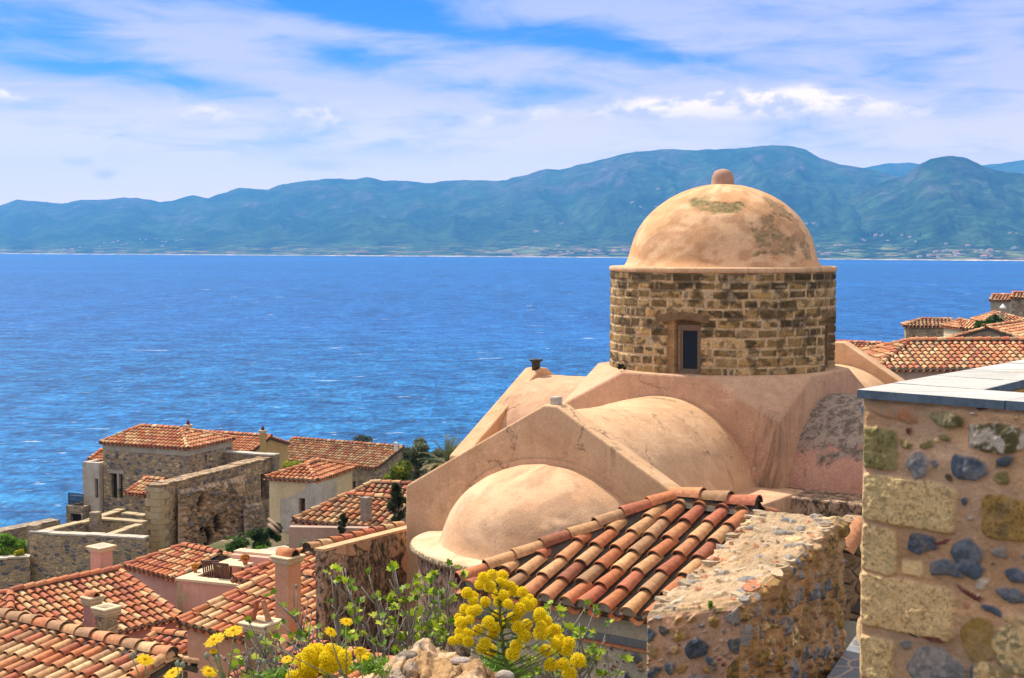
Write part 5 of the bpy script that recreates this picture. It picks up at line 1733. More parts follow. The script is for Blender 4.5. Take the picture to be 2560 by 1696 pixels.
# --- stone chimney with two leaning tiles, close by
M['rubble_pale'] = rubble('rubble_chimney', (0.50, 0.36, 0.20), [(0.46, 0.33, 0.18), (0.16, 0.17, 0.22), (0.40, 0.30, 0.18), (0.30, 0.28, 0.28), (0.50, 0.38, 0.22), (0.38, 0.22, 0.12)], 0.2, 1.3, 0.08, .6, .2)
chimney(612, 692, 1552, 1720, 24.0, 'rubble_pale', 'slab', None, 'stone chimney topped by two leaning tiles, near the bottom', ang=30, extra=2.0)
ch = bpy.data.objects['chimney.003'] if 'chimney.003' in bpy.data.objects else None
# two leaning tiles on it
_c = [o for o in bpy.data.objects if o.get('label', '').startswith('stone chimney topped')][0]
p = at(652, 1553, 24.0)
for sg, c_ in ((-1, (0.42, 0.15, 0.09)), (1, (0.50, 0.24, 0.14))):
    g = G(); q = p + Vector((1, -.2, 0)) * sg * .13
    x = Vector((.35, .9, 0)).normalized() * .075; d = UP * .36 - Vector((1, -.2, 0)) * sg * .10
    g.extr([q - x, q + x, q + x * .7 + d, q - x * .7 + d], Vector((1, 0, 0)) * .025 * sg, c_)
    g.build('flue_tile', M['tile'], _c)
# --- low red roofs along the bottom edge
HB = House('tiled_house', 'low tiled roof below the stone chimney at the bottom edge', (640, 1760), (800, 1800), (690, 1640), (830, 1600), 24.0, 38.6, 'orange_wall', W_BRICK, 15, extL=1.0, extR=.3, sp=0.25, exp=0.36, inL=0, inR=0, brun=.4, bp=30)
HC = House('tiled_house', 'little roof corner under the orange wall, between chimney and grey ridge', (318, 1640), (428, 1660), (375, 1584), (432, 1594), 33.6, 35.5, 'mauve', W_BRICK, 17, sp=0.24, exp=0.34, inR=0, brun=.3, bp=35)

# --- house with stone chimney in the middle, cypress in front
H5 = House('tiled_house', 'taupe house with weathered tile roof and slim stone chimney, behind the cypress', (735, 1303), (880, 1317), (865, 1243), (980, 1250), 47, 37.5, 'taupe', W_OLD, 17, extR=1.2, sp=0.26, exp=0.36, inR=0, pale=.85)
M['ashlar'] = rubble('grey_ashlar', (0.42, 0.35, 0.27), [(0.36, 0.30, 0.23), (0.30, 0.25, 0.2), (0.42, 0.36, 0.28)], 0.3, 1.6, .06, .5, .4)
chimney(900, 930, 1243, 1330, 46.2, 'ashlar', None, H5.root)
H5b = House('tiled_house', 'low weathered tile roof just behind the slim stone chimney', (870, 1243), (1000, 1250), (930, 1210), (1012, 1216), 52, 37.5, 'taupe', W_OLD, 17, extR=.8, sp=0.25, exp=0.36, inR=0, pale=.85)
# --- cream house with new orange hip roof
H6 = House('cream_house', 'cream house with bright orange hipped roof and small window', (794, 1204), (862, 1180), (770, 1166), (793, 1155), 60, 34.5, 'cream', W_NEW, 17, extR=1.2, sp=0.22, exp=0.32, holes=[('f', 832, 1227, 842, 1250, 'glass')], frame='wood')
# --- long barn
H7 = House('stone_barn', 'long stone barn with brown tile roof close to the sea', (694, 1150), (944, 1172), (727, 1097), (1011, 1122), 90, 31.0, 'rubble_brown', W_OLD, 17, extL=1.0, near=False, sp=0.23, exp=0.34, holes=[('f', 872, 1202, 889, 1232, 'glass')], inL=0, inR=0, pale=.72, cat='barn')
chimney(985, 995, 1106, 1128, 88, 'white', None, H7.root)
# --- big stone house on the left
H8 = House('stone_house', 'large blue and tan stone house with hipped tile roof above the sea', (250, 1108), (470, 1123), (348, 1070), (455, 1073), 75, 30.0, 'rubble_blue', W_MIX, 17, near=False, sp=0.25, exp=0.36,
           holes=[('f', 278, 1183, 293, 1246, 'dark'), ('f', 297, 1183, 307, 1246, 'dark'), ('r', 512, 1139, 517, 1157, 'dark')], fascia=.32, over=.1)
for pxa_, pya_, pxb_, pyb_, nm in ((273, 1177, 310, 1183, 'lintel'), (293.4, 1183, 296.6, 1222, 'mullion')):
    g = G(); pl = H8.A + H8.e * .1 - H8.f * .06
    p0 = hit(pxa_, pyb_, pl, H8.f); p1 = hit(pxb_, pya_, pl, H8.f)
    g.box(p0, H8.e * (p1 - p0).dot(H8.e), -H8.f * .2, UP * (p1.z - p0.z))
    g.build(nm, M['cement'], H8.root, col=False)
# --- orange roofed house behind it
H9 = House('tiled_house', 'ochre house with plain orange roof and two chimneys behind the large stone house', (545, 1125), (630, 1131), (480, 1082), (650, 1090), 85, 32.0, 'ochre', W_NEW, 17, extL=3.4, near=False, sp=0.22, exp=0.34, inL=0, inR=0)
chimney(462, 479, 1062, 1090, 84.5, 'orange_wall', 'pots', H9.root, extra=.3)
chimney(649, 665, 1076, 1135, 83.6, 'ochre', 'pots', H9.root, extra=1)

# --- grey annex of the stone house, with balcony
def annex(label, name, x0, x1, yt, Y, depth, zb, mat, cat, holes=(), ang=24, top=None):
    f = Vector((-math.sin(R(ang)), -math.cos(R(ang)), 0)); e = UP.cross(f)
    a = at(x0, yt, Y); b = along(a, e, x1)
    root = thing(name, ((a + b) / 2 - f * depth / 2).to_tuple()[:2] + (zb,), label, cat)
    hl = []; pn = []
    for (h0, k0, h1, k1, mt) in holes:
        c0, c1 = hit(h0, k0, a, f), hit(h1, k1, a, f)
        u0, u1 = (c0 - a).dot(e), (c1 - a).dot(e)
        hl.append((u0, u1, min(c0.z, c1.z), max(c0.z, c1.z))); pn.append((u0, u1, min(c0.z, c1.z), max(c0.z, c1.z), mt))
    g = G(); W_ = (b - a).length; th = .25
    panel(g, a, b, zb, a.z, -f, th, hl)
    panel(g, b - f * depth, a - f * depth, zb, a.z, f, th)
    panel(g, b - f * th, b - f * (depth - th), zb, a.z - .003, -e, th)
    panel(g, a - f * (depth - th), a - f * th, zb, a.z - .003, e, th)
    g.box(Vector((*(a - f * th + e * th).xy, a.z - .45)), e * (W_ - 2 * th), -f * (depth - 2 * th), UP * .2)
    g.build('wall', M[mat], root, col=False)
    for u0, u1, za, zb_, mt in pn:
        g = G(); g.box(Vector((*(a + e * u0 - f * .2).xy, za)), e * (u1 - u0), -f * .02, UP * (zb_ - za)); g.build('window' if zb_ - za < 1.9 else 'door', M[mt], root, col=False)
    return root, a, b, e, f


rt, a, b, e, f = annex('narrow grey rendered annex on the sea side of the large stone house', 'rendered_annex', 206, 247, 1155, 75.3, 1.6, 30.0, 'greyplaster', 'annex', [(236.5, 1197, 246, 1246, 'dark')])
HA = House('roof_shed', 'small orange tiled lean-to roof between the grey annex and stone house', (219, 1151), (250, 1153), (228, 1141), (252, 1137), 76.5, 33, 'greyplaster', W_NEW, 17, near=False, sp=.2, exp=.3, extR=.5, inL=0, inR=0, run=1.1, cat='shed')
# balcony: stone base with arch and iron rail
rt, a, b, e, f = annex('stone balcony with a dark arch and curly black iron railing', 'stone_balcony', 165, 207, 1264, 75, 2.0, 31, 'rubble_brown', 'balcony', [(176, 1284, 203, 1306, 'dark')])
g = G()
rl0 = at(171, 1262, 75.2); rl1 = along(rl0, e, 206)
Wr = (rl1 - rl0).length; hr = .62
for z in (.04, hr): g.box(rl0 + UP * z, e * Wr, -f * .03, UP * .03)
n = 16
for i in range(n + 1):
    q = rl0 + e * Wr * i / n
    g.box(q, e * (.05 if i in (0, n) else .022), -f * .025, UP * hr)
for i in range(n):
    q = rl0 + e * Wr * (i + .5) / n
    for zc in (.2, .42):
        g.tube([q + UP * zc + (e * math.cos(t_) + UP * math.sin(t_)) * .07 for t_ in np.linspace(0, 2 * math.pi, 7)], .012, 4)
g.build('railing', M['iron'], rt, col=False)

# --- low tiled lean-to between stone house and ruined wall
HL = House('lean_to', 'stone lean-to with pale tile roof against the tall ruined wall', (312, 1234), (356, 1238), (336, 1210), (362, 1200), 69, 31, 'rubble_blue', [.2, .05, .3, .35, .1, 0, 0], 17, near=False, sp=.22, exp=.32, extR=.2, inL=0, inR=0, run=1.5, cat='shed')

# ================================================================== RUINS
M['quoin'] = plaster('ashlar_quoin', (0.42, 0.32, 0.18), (0.50, 0.40, 0.25), (0.2, 0.15, 0.08), .5, scale=2.5)


def free_wall(label, pts, Y0, zb, mat, th=0.5, name='ruined_wall', cat='wall', cop=None, quoin=False, z=None, side=1, holes=()):
    """wall along photo points whose tops share a height unless z given; top seen at pts"""
    P = [at(*pts[0], Y0)]
    for q in pts[1:]:
        P.append(atz(*q, P[0].z))
    root = thing(name, ((P[0] + P[-1]) / 2 - UP * (P[0].z - zb)), label, cat)
    for i in range(len(P) - 1):
        g = G(); a, b = P[i], P[i + 1]
        e = (b - a).normalized(); inn = UP.cross(e) * side
        if i: a = a + e * th
        L0 = (b - a).length
        hl = []
        if i == 0:
            for (x0, y0, x1, y1) in holes:
                c0, c1 = hit(x0, y0, a, inn), hit(x1, y1, a, inn)
                hl.append(((c0 - a).dot(e), (c1 - a).dot(e), min(c0.z, c1.z), max(c0.z, c1.z)))
        panel(g, a, b, zb, a.z - (.08 if cop else 0), inn, th, hl)
        g.build('wall_run', M[mat], root, col=False)
        if cop:
            g = G(); k = 0
            while k < L0 - .05:
                ln = min(rnd.uniform(.5, 1.0), L0 - k)
                g.box(a + e * k - inn * rnd.uniform(0, .05) - UP * (.08 - rnd.uniform(0, .035)), e * (ln - .01), inn * (th + rnd.uniform(.02, .07)), UP * .08)
                k += ln
            g.build('coping', M[cop], root, col=False)
    return root, P


# tall ruined wall, running away to the right
rw, P = free_wall('tall ruined stone wall with dressed corner receding toward the barn', [(399, 1214), (692, 1141)], 66, 31.5, 'rubble_wild', .75, cop='rubble_wild', holes=[(652, 1186, 682, 1246), (684, 1160, 687, 1166)])
e = (P[1] - P[0]).normalized(); nrm = -UP.cross(e)
# squared corner stones
g = G(); z = P[0].z - .1; k = 0
while z > 31.8:
    h_ = rnd.uniform(.22, .34); l1, l2 = (.65, .35) if k % 2 else (.35, .65)
    g.box(P[0] + UP * (z - h_ - P[0].z) + nrm * .02 - e * .02, e * l1, -nrm * (l2 + .2), UP * (h_ - .02))
    z -= h_; k += 1
g.build('corner_stones', M['quoin'], rw, col=False)
# end face of the wall toward the left
# dark sheet standing in for the shade behind the breach
g = G(); q = hit(652, 1246, P[0], nrm); q2 = hit(682, 1186, P[0], nrm); g.box(q - nrm * .6, e * (q2 - q).dot(e), -nrm * .05, UP * (q2.z - q.z)); g.build('shade_sheet', M['dark'], rw, col=False)
# torn vault remains standing against it: rough heightfield of fallen masonry
base0 = hit(445, 1400, P[0] + nrm * .25, nrm)
base1 = hit(612, 1372, P[0] + nrm * .25, nrm)
tp0 = hit(445, 1226, P[0] + nrm * .25, nrm); tp1 = hit(612, 1188, P[0] + nrm * .25, nrm)
palw = [((0.40, 0.28, 0.17), None), ((0.30, 0.22, 0.15), DKSP), ((0.20, 0.18, 0.16), None), ((0.46, 0.34, 0.23), None), ((0.15, 0.13, 0.12), None)]
o = stone_panel('vault_remains', base0, base1, tp1, tp0, [(5.2, 3.4, .9, .7, 2.0, .6, -.02, (0.52, 0.37, 0.24), None), (2.0, .6, .7, .9, 2.2, -.3, -.45, (0.02, 0.016, 0.012), None), (1.6, 2.6, .25, .5, 2.2, -.3, -.4, (0.03, 0.02, 0.015), None), (3.0, 1.5, .4, .5, 2, .2, -.3, (.05, .035, .025), None)],  # sunken entries are hollows, their shade painted near black
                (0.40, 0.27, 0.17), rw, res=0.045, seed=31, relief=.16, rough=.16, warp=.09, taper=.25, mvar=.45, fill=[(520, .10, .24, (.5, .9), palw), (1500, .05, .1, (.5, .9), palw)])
mb0, mb1 = hit(612, 1378, P[0] + nrm * .9, nrm), hit(664, 1350, P[0] + nrm * .9, nrm)
mt0, mt1 = hit(608, 1262, P[0] + nrm * .5, nrm), hit(655, 1256, P[0] + nrm * .5, nrm)
stone_panel('buttress_remains', mb0, mb1, mt1, mt0, [], (0.34, 0.25, 0.17), rw, res=0.045, seed=33, relief=.14, rough=.12, warp=.08, taper=.2, fill=[(300, .10, .22, (.5, .9), palw), (700, .05, .1, (.5, .9), palw)])
# back wall between ruin and orange house
free_wall('grey stone wall closing the yard below the orange roof', [(545, 1128), (685, 1138)], 76, 33, 'rubble_brown', .5, cop='greyplaster')
# roofless enclosure in front of the stone house
ew, Pe = free_wall('long front wall of the roofless enclosure, blue and tan stone', [(72, 1330), (360, 1345)], 62, 31, 'rubble_blue', .45, cop='greyplaster', name='enclosure_wall')
free_wall('inner wall of the roofless enclosure with pale cap, farthest back', [(243, 1297), (357, 1306)], 66, 31.5, 'rubble_blue', .4, cop='quoin', name='enclosure_wall')
free_wall('slanting low wall on the left inside the roofless enclosure', [(128, 1326), (250, 1296)], 62.6, 31.5, 'rubble_blue', .4, cop='quoin', name='enclosure_wall')
free_wall('slanting low wall on the right inside the roofless enclosure', [(276, 1338), (358, 1310)], 62.6, 31.5, 'rubble_brown', .35, cop='quoin', name='enclosure_wall')
free_wall('short stepped wall below the lean-to inside the enclosure', [(252, 1292), (312, 1274)], 67.5, 31.5, 'rubble_blue', .4, cop='quoin', name='enclosure_wall')
free_wall('low capped wall at the foot of the lean-to', [(304, 1284), (358, 1290)], 67, 31.5, 'rubble_blue', .4, cop='quoin', name='enclosure_wall')
for lab, x0, x1, yt, yb, Y in (('square stone pier in the middle of the roofless enclosure', 224, 253, 1280, 1310, 64.5), ('square stone pier at the left end of the roofless enclosure', 68, 102, 1312, 1345, 62.4)):
    chimney(x0, x1, yt, yb, Y, 'rubble_brown', None, None, lab, 'stone_pier', ang=24, extra=2)
    _o = [o for o in bpy.data.objects if o.get('label') == lab][0]; _o['category'] = 'pier'
# lower garden wall, bottom left
lw, Pl = free_wall('lower garden wall of mixed stone at the left edge', [(-60, 1398), (74, 1393)], 61.2, 30, 'rubble_blue', .5, cop='greyplaster', name='garden_wall')
free_wall('dark dry stone wall falling to the sea at the far left', [(-80, 1345), (150, 1300)], 70, 30, 'rubble_brown', .8, name='field_wall')
free_wall('pale rubble stub wall beside the taupe house', [(655, 1386), (740, 1372)], 49, 36.5, 'rubble_brown', .7, cop='greyplaster', name='stub_wall')

# --- annex of the cream house
ann_f = Vector((-math.sin(R(35)), -math.cos(R(35)), 0)); ann_e = UP.cross(ann_f)
ann_o = at(806, 1205, 59.3)


def apt(x, y): return hit(x, y, ann_o, ann_f)


rt = thing('rendered_annex', tuple(apt(750, 1330)), 'grey stained annex with a tall reddish door in front of the cream house', 'annex')
g = G()
for poly in ([(699, 1246), (720, 1246), (735, 1238), (747, 1231), (747, 1330), (699, 1330)], [(747, 1231), (763, 1224), (763, 1246), (747, 1246)], [(763, 1224), (806, 1204), (806, 1330), (763, 1330)], [(747, 1284), (763, 1284), (763, 1330), (747, 1330)]):
    g.extr([apt(*p) for p in poly][::-1], -ann_f * .9)
g.extr([apt(*p) + ann_f * -.35 for p in [(722, 1246), (722, 1214), (746, 1195), (776, 1211), (776, 1219)]][::-1], -ann_f * .5)
g.build('wall', M['greyplaster'], rt, col=False)
g = G(); g.extr([apt(*p) - ann_f * .22 for p in [(747, 1246), (763, 1246), (763, 1284), (747, 1284)]], -ann_f * .03)
dr = g.build('door', flat_mat('old_red_door', (0.13, 0.055, 0.03), .8, .4, 12), rt, col=False)
g = G()
for (x0, y0, x1, y1) in ((747, 1246, 749, 1284), (761, 1246, 763, 1284), (749, 1246, 761, 1248.5)):
    g.extr([apt(*p) - ann_f * .1 for p in [(x0, y0), (x1, y0), (x1, y1), (x0, y1)]], -ann_f * .08)
g.build('door_frame', M['wood'], dr, col=False)
# parapet of the taupe house
pw, Pp = free_wall('smooth taupe parapet wall below the weathered roof, cypress in front', [(722, 1318), (965, 1322)], 45.4, 38.0, 'taupe', .3, name='parapet_wall')

# ================================================================== TERRACE
tr0 = at(444, 1446, 40.0)
zt = tr0.z
tr1 = atz(640, 1466, zt)
bk0 = atz(602, 1411, zt); 
terr = thing('roof_terrace', ((tr0.x + tr1.x) / 2, (tr0.y + tr1.y) / 2 + 1, 35.0), 'pink roof terrace with sandstone coping and brown garden furniture', 'terrace')
e = (tr1 - tr0).normalized(); inn = UP.cross(e)
if inn.y < 0: inn = -inn
D = 3.0
g = G(); Wt = (tr1 - tr0).length
panel(g, tr0, tr1, 35, zt - .06, inn, .28)
panel(g, tr0 + inn * D, tr0 + inn * .28, 35, zt - .063, e, .28)
panel(g, tr1 + inn * D, tr0 + inn * D, 35, zt + .12, -inn, .28)
g.box(tr0 + inn * .28 + e * .28 - UP * .75, e * (Wt - .3), inn * (D - .5), UP * .2)
g.build('wall', M['pink'], terr, col=False)
g = G()
g.box(tr0 - inn * .05 - e * .05 - UP * .06, e * (Wt + .05), inn * .42, UP * .07)
g.box(tr0 + inn * .37 - e * .05 - UP * .06, e * .40, inn * (D - .37), UP * .068)
g.box(tr0 + inn * (D - .05) - e * .05 + UP * .12, e * Wt, inn * .4, UP * .07)
cp = g.build('coping', M['coping'], terr, col=False)
g = G(); z = zt - .1; k = 0
while z > zt - 2.6:
    h_ = .27; l_ = .32 if k % 2 else .16
    g.box(Vector((*(tr0 - inn * .012 - e * .012).xy, z - h_)), e * l_, inn * .2, UP * (h_ - .012)); z -= h_; k += 1
g.build('corner_stones', M['quoin'], terr, col=False)
zf_ = zt - .55


def garden_chair(loc, rot, label):
    t = thing('garden_chair', loc, label, 'chair', 'wooden chairs on the terrace')
    c, s_ = math.cos(rot), math.sin(rot)
    ex, ey = Vector((c, s_, 0)), Vector((-s_, c, 0))
    o = Vector(loc); w = .5
    for sx_ in (-1, 1):
        for sy_ in (-1, 1):
            g = G(); p = o + ex * sx_ * .22 + ey * sy_ * .2
            g.cbox(p + UP * (.21 if sy_ < 0 else .21), ex * .045, ey * .045, UP * .42); g.build('leg', M['chairwood'], t, col=False)
    g = G()
    for i in range(6): g.cbox(o + ey * (-.2 + .08 * i) + UP * .435, ex * w, ey * .06, UP * .025)
    g.build('seat', M['chairwood'], t, col=False)
    g = G(); lean = ey * .16
    for i in range(8):
        p = o + ex * (-.22 + .063 * i) + ey * .23 + UP * .44
        g.hexa([p - ex * .02 - ey * .012, p + ex * .02 - ey * .012, p + ex * .02 + ey * .012, p - ex * .02 + ey * .012], [q + lean + UP * .55 for q in (p - ex * .02 - ey * .012, p + ex * .02 - ey * .012, p + ex * .02 + ey * .012, p - ex * .02 + ey * .012)])
    g.box(o - ex * .26 + ey * .215 + lean + UP * .95, ex * .52, ey * .04, UP * .06)
    g.build('backrest', M['chairwood'], t, col=False)
    return t


fa = math.atan2(e.y, e.x)
c1 = hit(537, 1452, tr0 + inn * .9, inn); c2 = hit(571, 1456, tr0 + inn * .75, inn)
garden_chair((c1.x, c1.y, zf_), fa + .25 + math.pi, 'brown slatted garden chair, left one on the pink terrace')
garden_chair((c2.x, c2.y, zf_), fa + .0 + math.pi, 'brown slatted garden chair, right one on the terrace beside the roof')
tb = hit(592, 1436, tr0 + inn * 1.5, inn)
t = thing('garden_table', (tb.x, tb.y, zf_), 'white topped garden table on the pink terrace', 'table')
g = G(); g.cbox(Vector((tb.x, tb.y, zf_ + .72)), e * .8, inn * .55, UP * .04); g.build('table_top', M['coping'], t, col=False)
for sx_ in (-1, 1):
    for sy_ in (-1, 1):
        g = G(); g.cbox(Vector((tb.x, tb.y, zf_ + .35)) + e * sx_ * .34 + inn * sy_ * .22, e * .05, inn * .05, UP * .7); g.build('leg', M['chairwood'], t, col=False)


def flower_pot(p, sc_, label):
    t = thing('flower_pot', p, label, 'flower pot')
    g = G(); g.lathe([(.10 * sc_, 0), (.15 * sc_, .2 * sc_), (.17 * sc_, .2 * sc_), (.17 * sc_, .24 * sc_), (.14 * sc_, .24 * sc_)], p, 14); g.build('pot', M['clay'], t, col=False)
    g = G(); pp = Vector(p) + UP * .32 * sc_
    for i in range(240):
        d = Vector((rnd.gauss(0, 1), rnd.gauss(0, 1), rnd.gauss(0, 1) + .3)).normalized()
        q = pp + Vector((d.x * .24, d.y * .24, d.z * .17)) * sc_ * rnd.uniform(.6, 1)
        a_ = d.orthogonal().normalized() * .035 * sc_; b_ = d.cross(a_)
        g.add([q - a_ - b_, q + a_ - b_ * .5, q + a_ * .6 + b_, q - a_ + b_ * .7], [[0, 1, 2, 3]], rnd.choice([(0.65, 0.24, 0.02), (0.7, 0.34, 0.03), (0.12, 0.09, 0.02), (0.55, 0.2, 0.02)]))
    g.build('flowers', M['flower'], t)


bkm = tr0 + inn * (D + .15)
flower_pot(tuple(atz(613, 1411, zt + .19)), .62, 'clay pot of orange flowers on the back wall of the terrace')
flower_pot(tuple(atz(488, 1430, zt + .01)), .5, 'small pot of orange flowers on the left coping of the terrace')

# ================================================================== STAINED YARD WALL BESIDE THE APSE
s0 = at(808, 1378, 26.2); s1 = at(1014, 1326, 28.7)
sw_ = thing('yard_wall', ((s0.x + s1.x) / 2, (s0.y + s1.y) / 2, 39.5), 'dark lichen stained yard wall left of the apse, tiles along its back', 'wall')
e = Vector(((s1 - s0).x, (s1 - s0).y, 0)).normalized(); inn = UP.cross(e)
if inn.x > 0: inn = -inn
g = G()
Lw = (Vector((s1.x, s1.y, 0)) - Vector((s0.x, s0.y, 0))).length + .5
lo = [Vector((*p.xy, 39.5)) for p in (s0, s0 + e * Lw, s0 + e * Lw + inn * .2, s0 + inn * .2)]
ze = s0.z + (s1.z - s0.z) * Lw / (Lw - .5)
g.hexa(lo, [Vector((*lo[0].xy, s0.z)), Vector((*lo[1].xy, ze)), Vector((*lo[2].xy, ze)), Vector((*lo[3].xy, s0.z))])
w_ = g.build('wall', M['stained'], sw_, col=False)
bv = w_.modifiers.new('bevel', 'BEVEL'); bv.width = .04; bv.segments = 2
g = G(); pc0 = Vector((*lo[0].xy, s0.z)) + UP * .003 - inn * .012
g.hexa([p - UP * .02 for p in (pc0, pc0 + e * Lw + UP * (ze - s0.z), pc0 + e * Lw + inn * .22 + UP * (ze - s0.z), pc0 + inn * .22)][::1], [p + UP * .03 for p in (pc0, pc0 + e * Lw + UP * (ze - s0.z), pc0 + e * Lw + inn * .22 + UP * (ze - s0.z), pc0 + inn * .22)])
g.build('coping', M['church'], sw_, col=False)
rf = Roof(W_BRICK, True, .25, .38)
rf.cap(s0 + inn * .42 - UP * .06 + e * .05, s0 + e * Lw * 1.0 + inn * .42 + UP * (ze - s0.z) - UP * .06, .12, .4)
rf.build('tile_ridge', sw_)
# bare plaster repairs, thin skins proud of the stained face
g = G()
out_ = -inn
for (cx, cy, rx_, ry_) in [(865, 1378, 26, 12), (910, 1363, 18, 12), (982, 1382, 10, 13), (1022, 1405, 17, 34)]:
    ring = []
    for k in range(18):
        a_ = 2 * math.pi * k / 18; rr_ = 1 + .18 * math.sin(3 * a_ + cx) + rnd.uniform(-.08, .08)
        ring.append(hit(cx + rx_ * rr_ * math.cos(a_), cy - ry_ * rr_ * math.sin(a_), s0, inn))
    ring = [q + out_ * .004 for q in ring]
    g.extr(ring, out_ * .008)
g.build('plaster_patch', M['church_rose'], sw_, col=False)

# ragged dark wall closing the alley, with a slipped tile on it
aw, Pa_ = free_wall('dark ragged rubble wall at the end of the paved alley', [(2092, 1302), (2200, 1312)], 18.9, 45.0, 'rubble_wild', .5, name='rubble_wall')
rf = Roof(W_OLD, True, .25, .38)
rf.cap(at(2120, 1392, 18.6), at(2162, 1322, 18.75), .16, .42, False)
rf.build('clay_tile', aw)

# ================================================================== RIGHT HAND VILLAGE
H = House('tiled_house', 'house with big many coloured tile roof behind the slate coping', (2188, 925), (2420, 924), (2268, 852), (2560, 860), 55, 38, 'taupe', [.22, .12, .22, .06, .18, .18, .02], 17, extL=.0, extR=6.0, sp=.262, exp=.36, inR=0, capr=.15)
House('tiled_house', 'low red tile roof right behind the drum of the church', (2092, 884), (2184, 888), (2112, 859), (2205, 862), 80, 39, 'rubble_brown', W_BRICK, 17, extL=1.0, extR=.4, near=False, sp=.24, inL=0)
House('stone_house', 'dark stone house with brown tile roof at the edge of the sea, right side', (2261, 817), (2348, 818), (2302, 800), (2380, 801), 100, 40, 'rubble_brown', W_OLD, 17, extR=1.0, near=False, sp=.26, exp=.36, holes=[('f', 2281, 839, 2288, 847, 'glass')], pale=.8)
House('cream_house', 'small cream house with pale pink hipped roof and one little window', (2353, 816), (2403, 823), (2385, 799), (2398, 800), 96, 40, 'cream', [.2, .1, .3, .3, .1, 0, 0], 17, near=False, sp=.24, exp=.36, holes=[('f', 2381, 836, 2387, 845, 'glass')])
House('cream_house', 'taller cream house with dusky tile roof beside the dark green tree', (2425, 800), (2461, 808), (2478, 780), (2494, 783), 104, 40, 'cream', W_OLD, 17, near=False, sp=.24, exp=.36, holes=[('f', 2426.5, 826, 2429, 840, 'glass'), ('f', 2440, 832, 2442.5, 840, 'glass')], inL=0)
House('tower_house', 'tall beige tower house with red and white tiles at upper right', (2472, 752), (2526, 753), (2475, 739), (2525, 739), 125, 40, 'cement', [.3, .3, .1, .3, 0, 0, 0], 17, near=False, sp=.28, exp=.36, cat='tower', inL=0, inR=0)
House('stone_house', 'tall brown stone house cut by the right edge', (2538, 746), (2600, 747), (2541, 734), (2600, 734), 120, 40, 'rubble_brown', W_BRICK, 17, near=False, sp=.28, exp=.36, inL=0, inR=0, extL=.4)
House('stone_house', 'low stone house with dark triangular gable and orange roof, right edge', (2556, 851), (2640, 836), (2490, 821), (2575, 800), 80, 40, 'rubble_brown', [.3, .1, .3, .2, .1, 0, 0], 17, near=False, sp=.25, exp=.36, inL=0, inR=0)
chimney(2502, 2512, 773, 806, 101, 'cement', None, None, 'slim chimney with white pointed cap before the tower house', 'chimney', extra=2)
_c = [o for o in bpy.data.objects if o.get('label', '').startswith('slim chimney with white')][0]
p = at(2507, 772, 101); g = G(); g.lathe([(.17, 0), (.24, .02), (.24, .1), (.02, .34)], p, 4, sm=False); g.build('chimney_cap', M['white'], _c, col=False)

# ================================================================== PLANTS
def rv(): return Vector((rnd.gauss(0, 1), rnd.gauss(0, 1), rnd.gauss(0, 1))).normalized()


def leaf_cloud(blobs, n, size, cols, up=.25, seed=1, shell=.45, asp=1.7):
    """many leaf-sized faces through the volume of the given (centre, radii) blobs -> V,F,C"""
    rs = np.random.RandomState(seed)
    ctr = np.array([tuple(b[0]) for b in blobs]); rad = np.array([b[1] if hasattr(b[1], '__len__') else (b[1],) * 3 for b in blobs])
    wgt = rad.prod(1) ** (2 / 3); k = rs.choice(len(blobs), n, p=wgt / wgt.sum())
    d = rs.normal(size=(n, 3)); d /= np.linalg.norm(d, axis=1)[:, None]
    r = rs.uniform(shell, 1.05, n) ** .6
    P = ctr[k] + d * rad[k] * r[:, None]
    nz = rs.normal(size=(n, 3)) * .8 + d * .6 + np.array([0, 0, up]); nz /= np.linalg.norm(nz, axis=1)[:, None]
    t = np.cross(nz, rs.normal(size=(n, 3))); t /= np.linalg.norm(t, axis=1)[:, None]
    b = np.cross(nz, t)
    s = size * rs.uniform(.6, 1.4, n)[:, None]
    V = np.stack([P - t * s * asp, P - b * s * .5 + nz * s * .12, P + t * s * asp, P + b * s * .5 + nz * s * .12], 1).reshape(-1, 3)
    F = np.arange(4 * n).reshape(-1, 4)
    tone = n3(P, 1.3 / max(.2, rad.mean()), 3)
    pal = np.array(cols)
    idx = np.clip((tone - .32) / .36 + rs.normal(0, .16, n), 0, .999) * len(pal)
    C = pal[idx.astype(int)] * rs.uniform(.75, 1.25, n)[:, None]
    return V, F, np.repeat(C, 4, 0)


OLIVE = [(0.045, 0.06, 0.03), (0.08, 0.10, 0.05), (0.13, 0.16, 0.085), (0.19, 0.22, 0.13)]
DKGRN = [(0.012, 0.03, 0.008), (0.025, 0.06, 0.012), (0.05, 0.11, 0.02), (0.09, 0.17, 0.03)]
BRGRN = [(0.05, 0.12, 0.012), (0.10, 0.22, 0.02), (0.18, 0.34, 0.03), (0.28, 0.44, 0.05)]
YLGRN = [(0.06, 0.09, 0.01), (0.12, 0.17, 0.015), (0.22, 0.28, 0.02), (0.34, 0.36, 0.03)]
CYP = [(0.012, 0.022, 0.010), (0.025, 0.042, 0.015), (0.045, 0.065, 0.02), (0.075, 0.085, 0.03)]


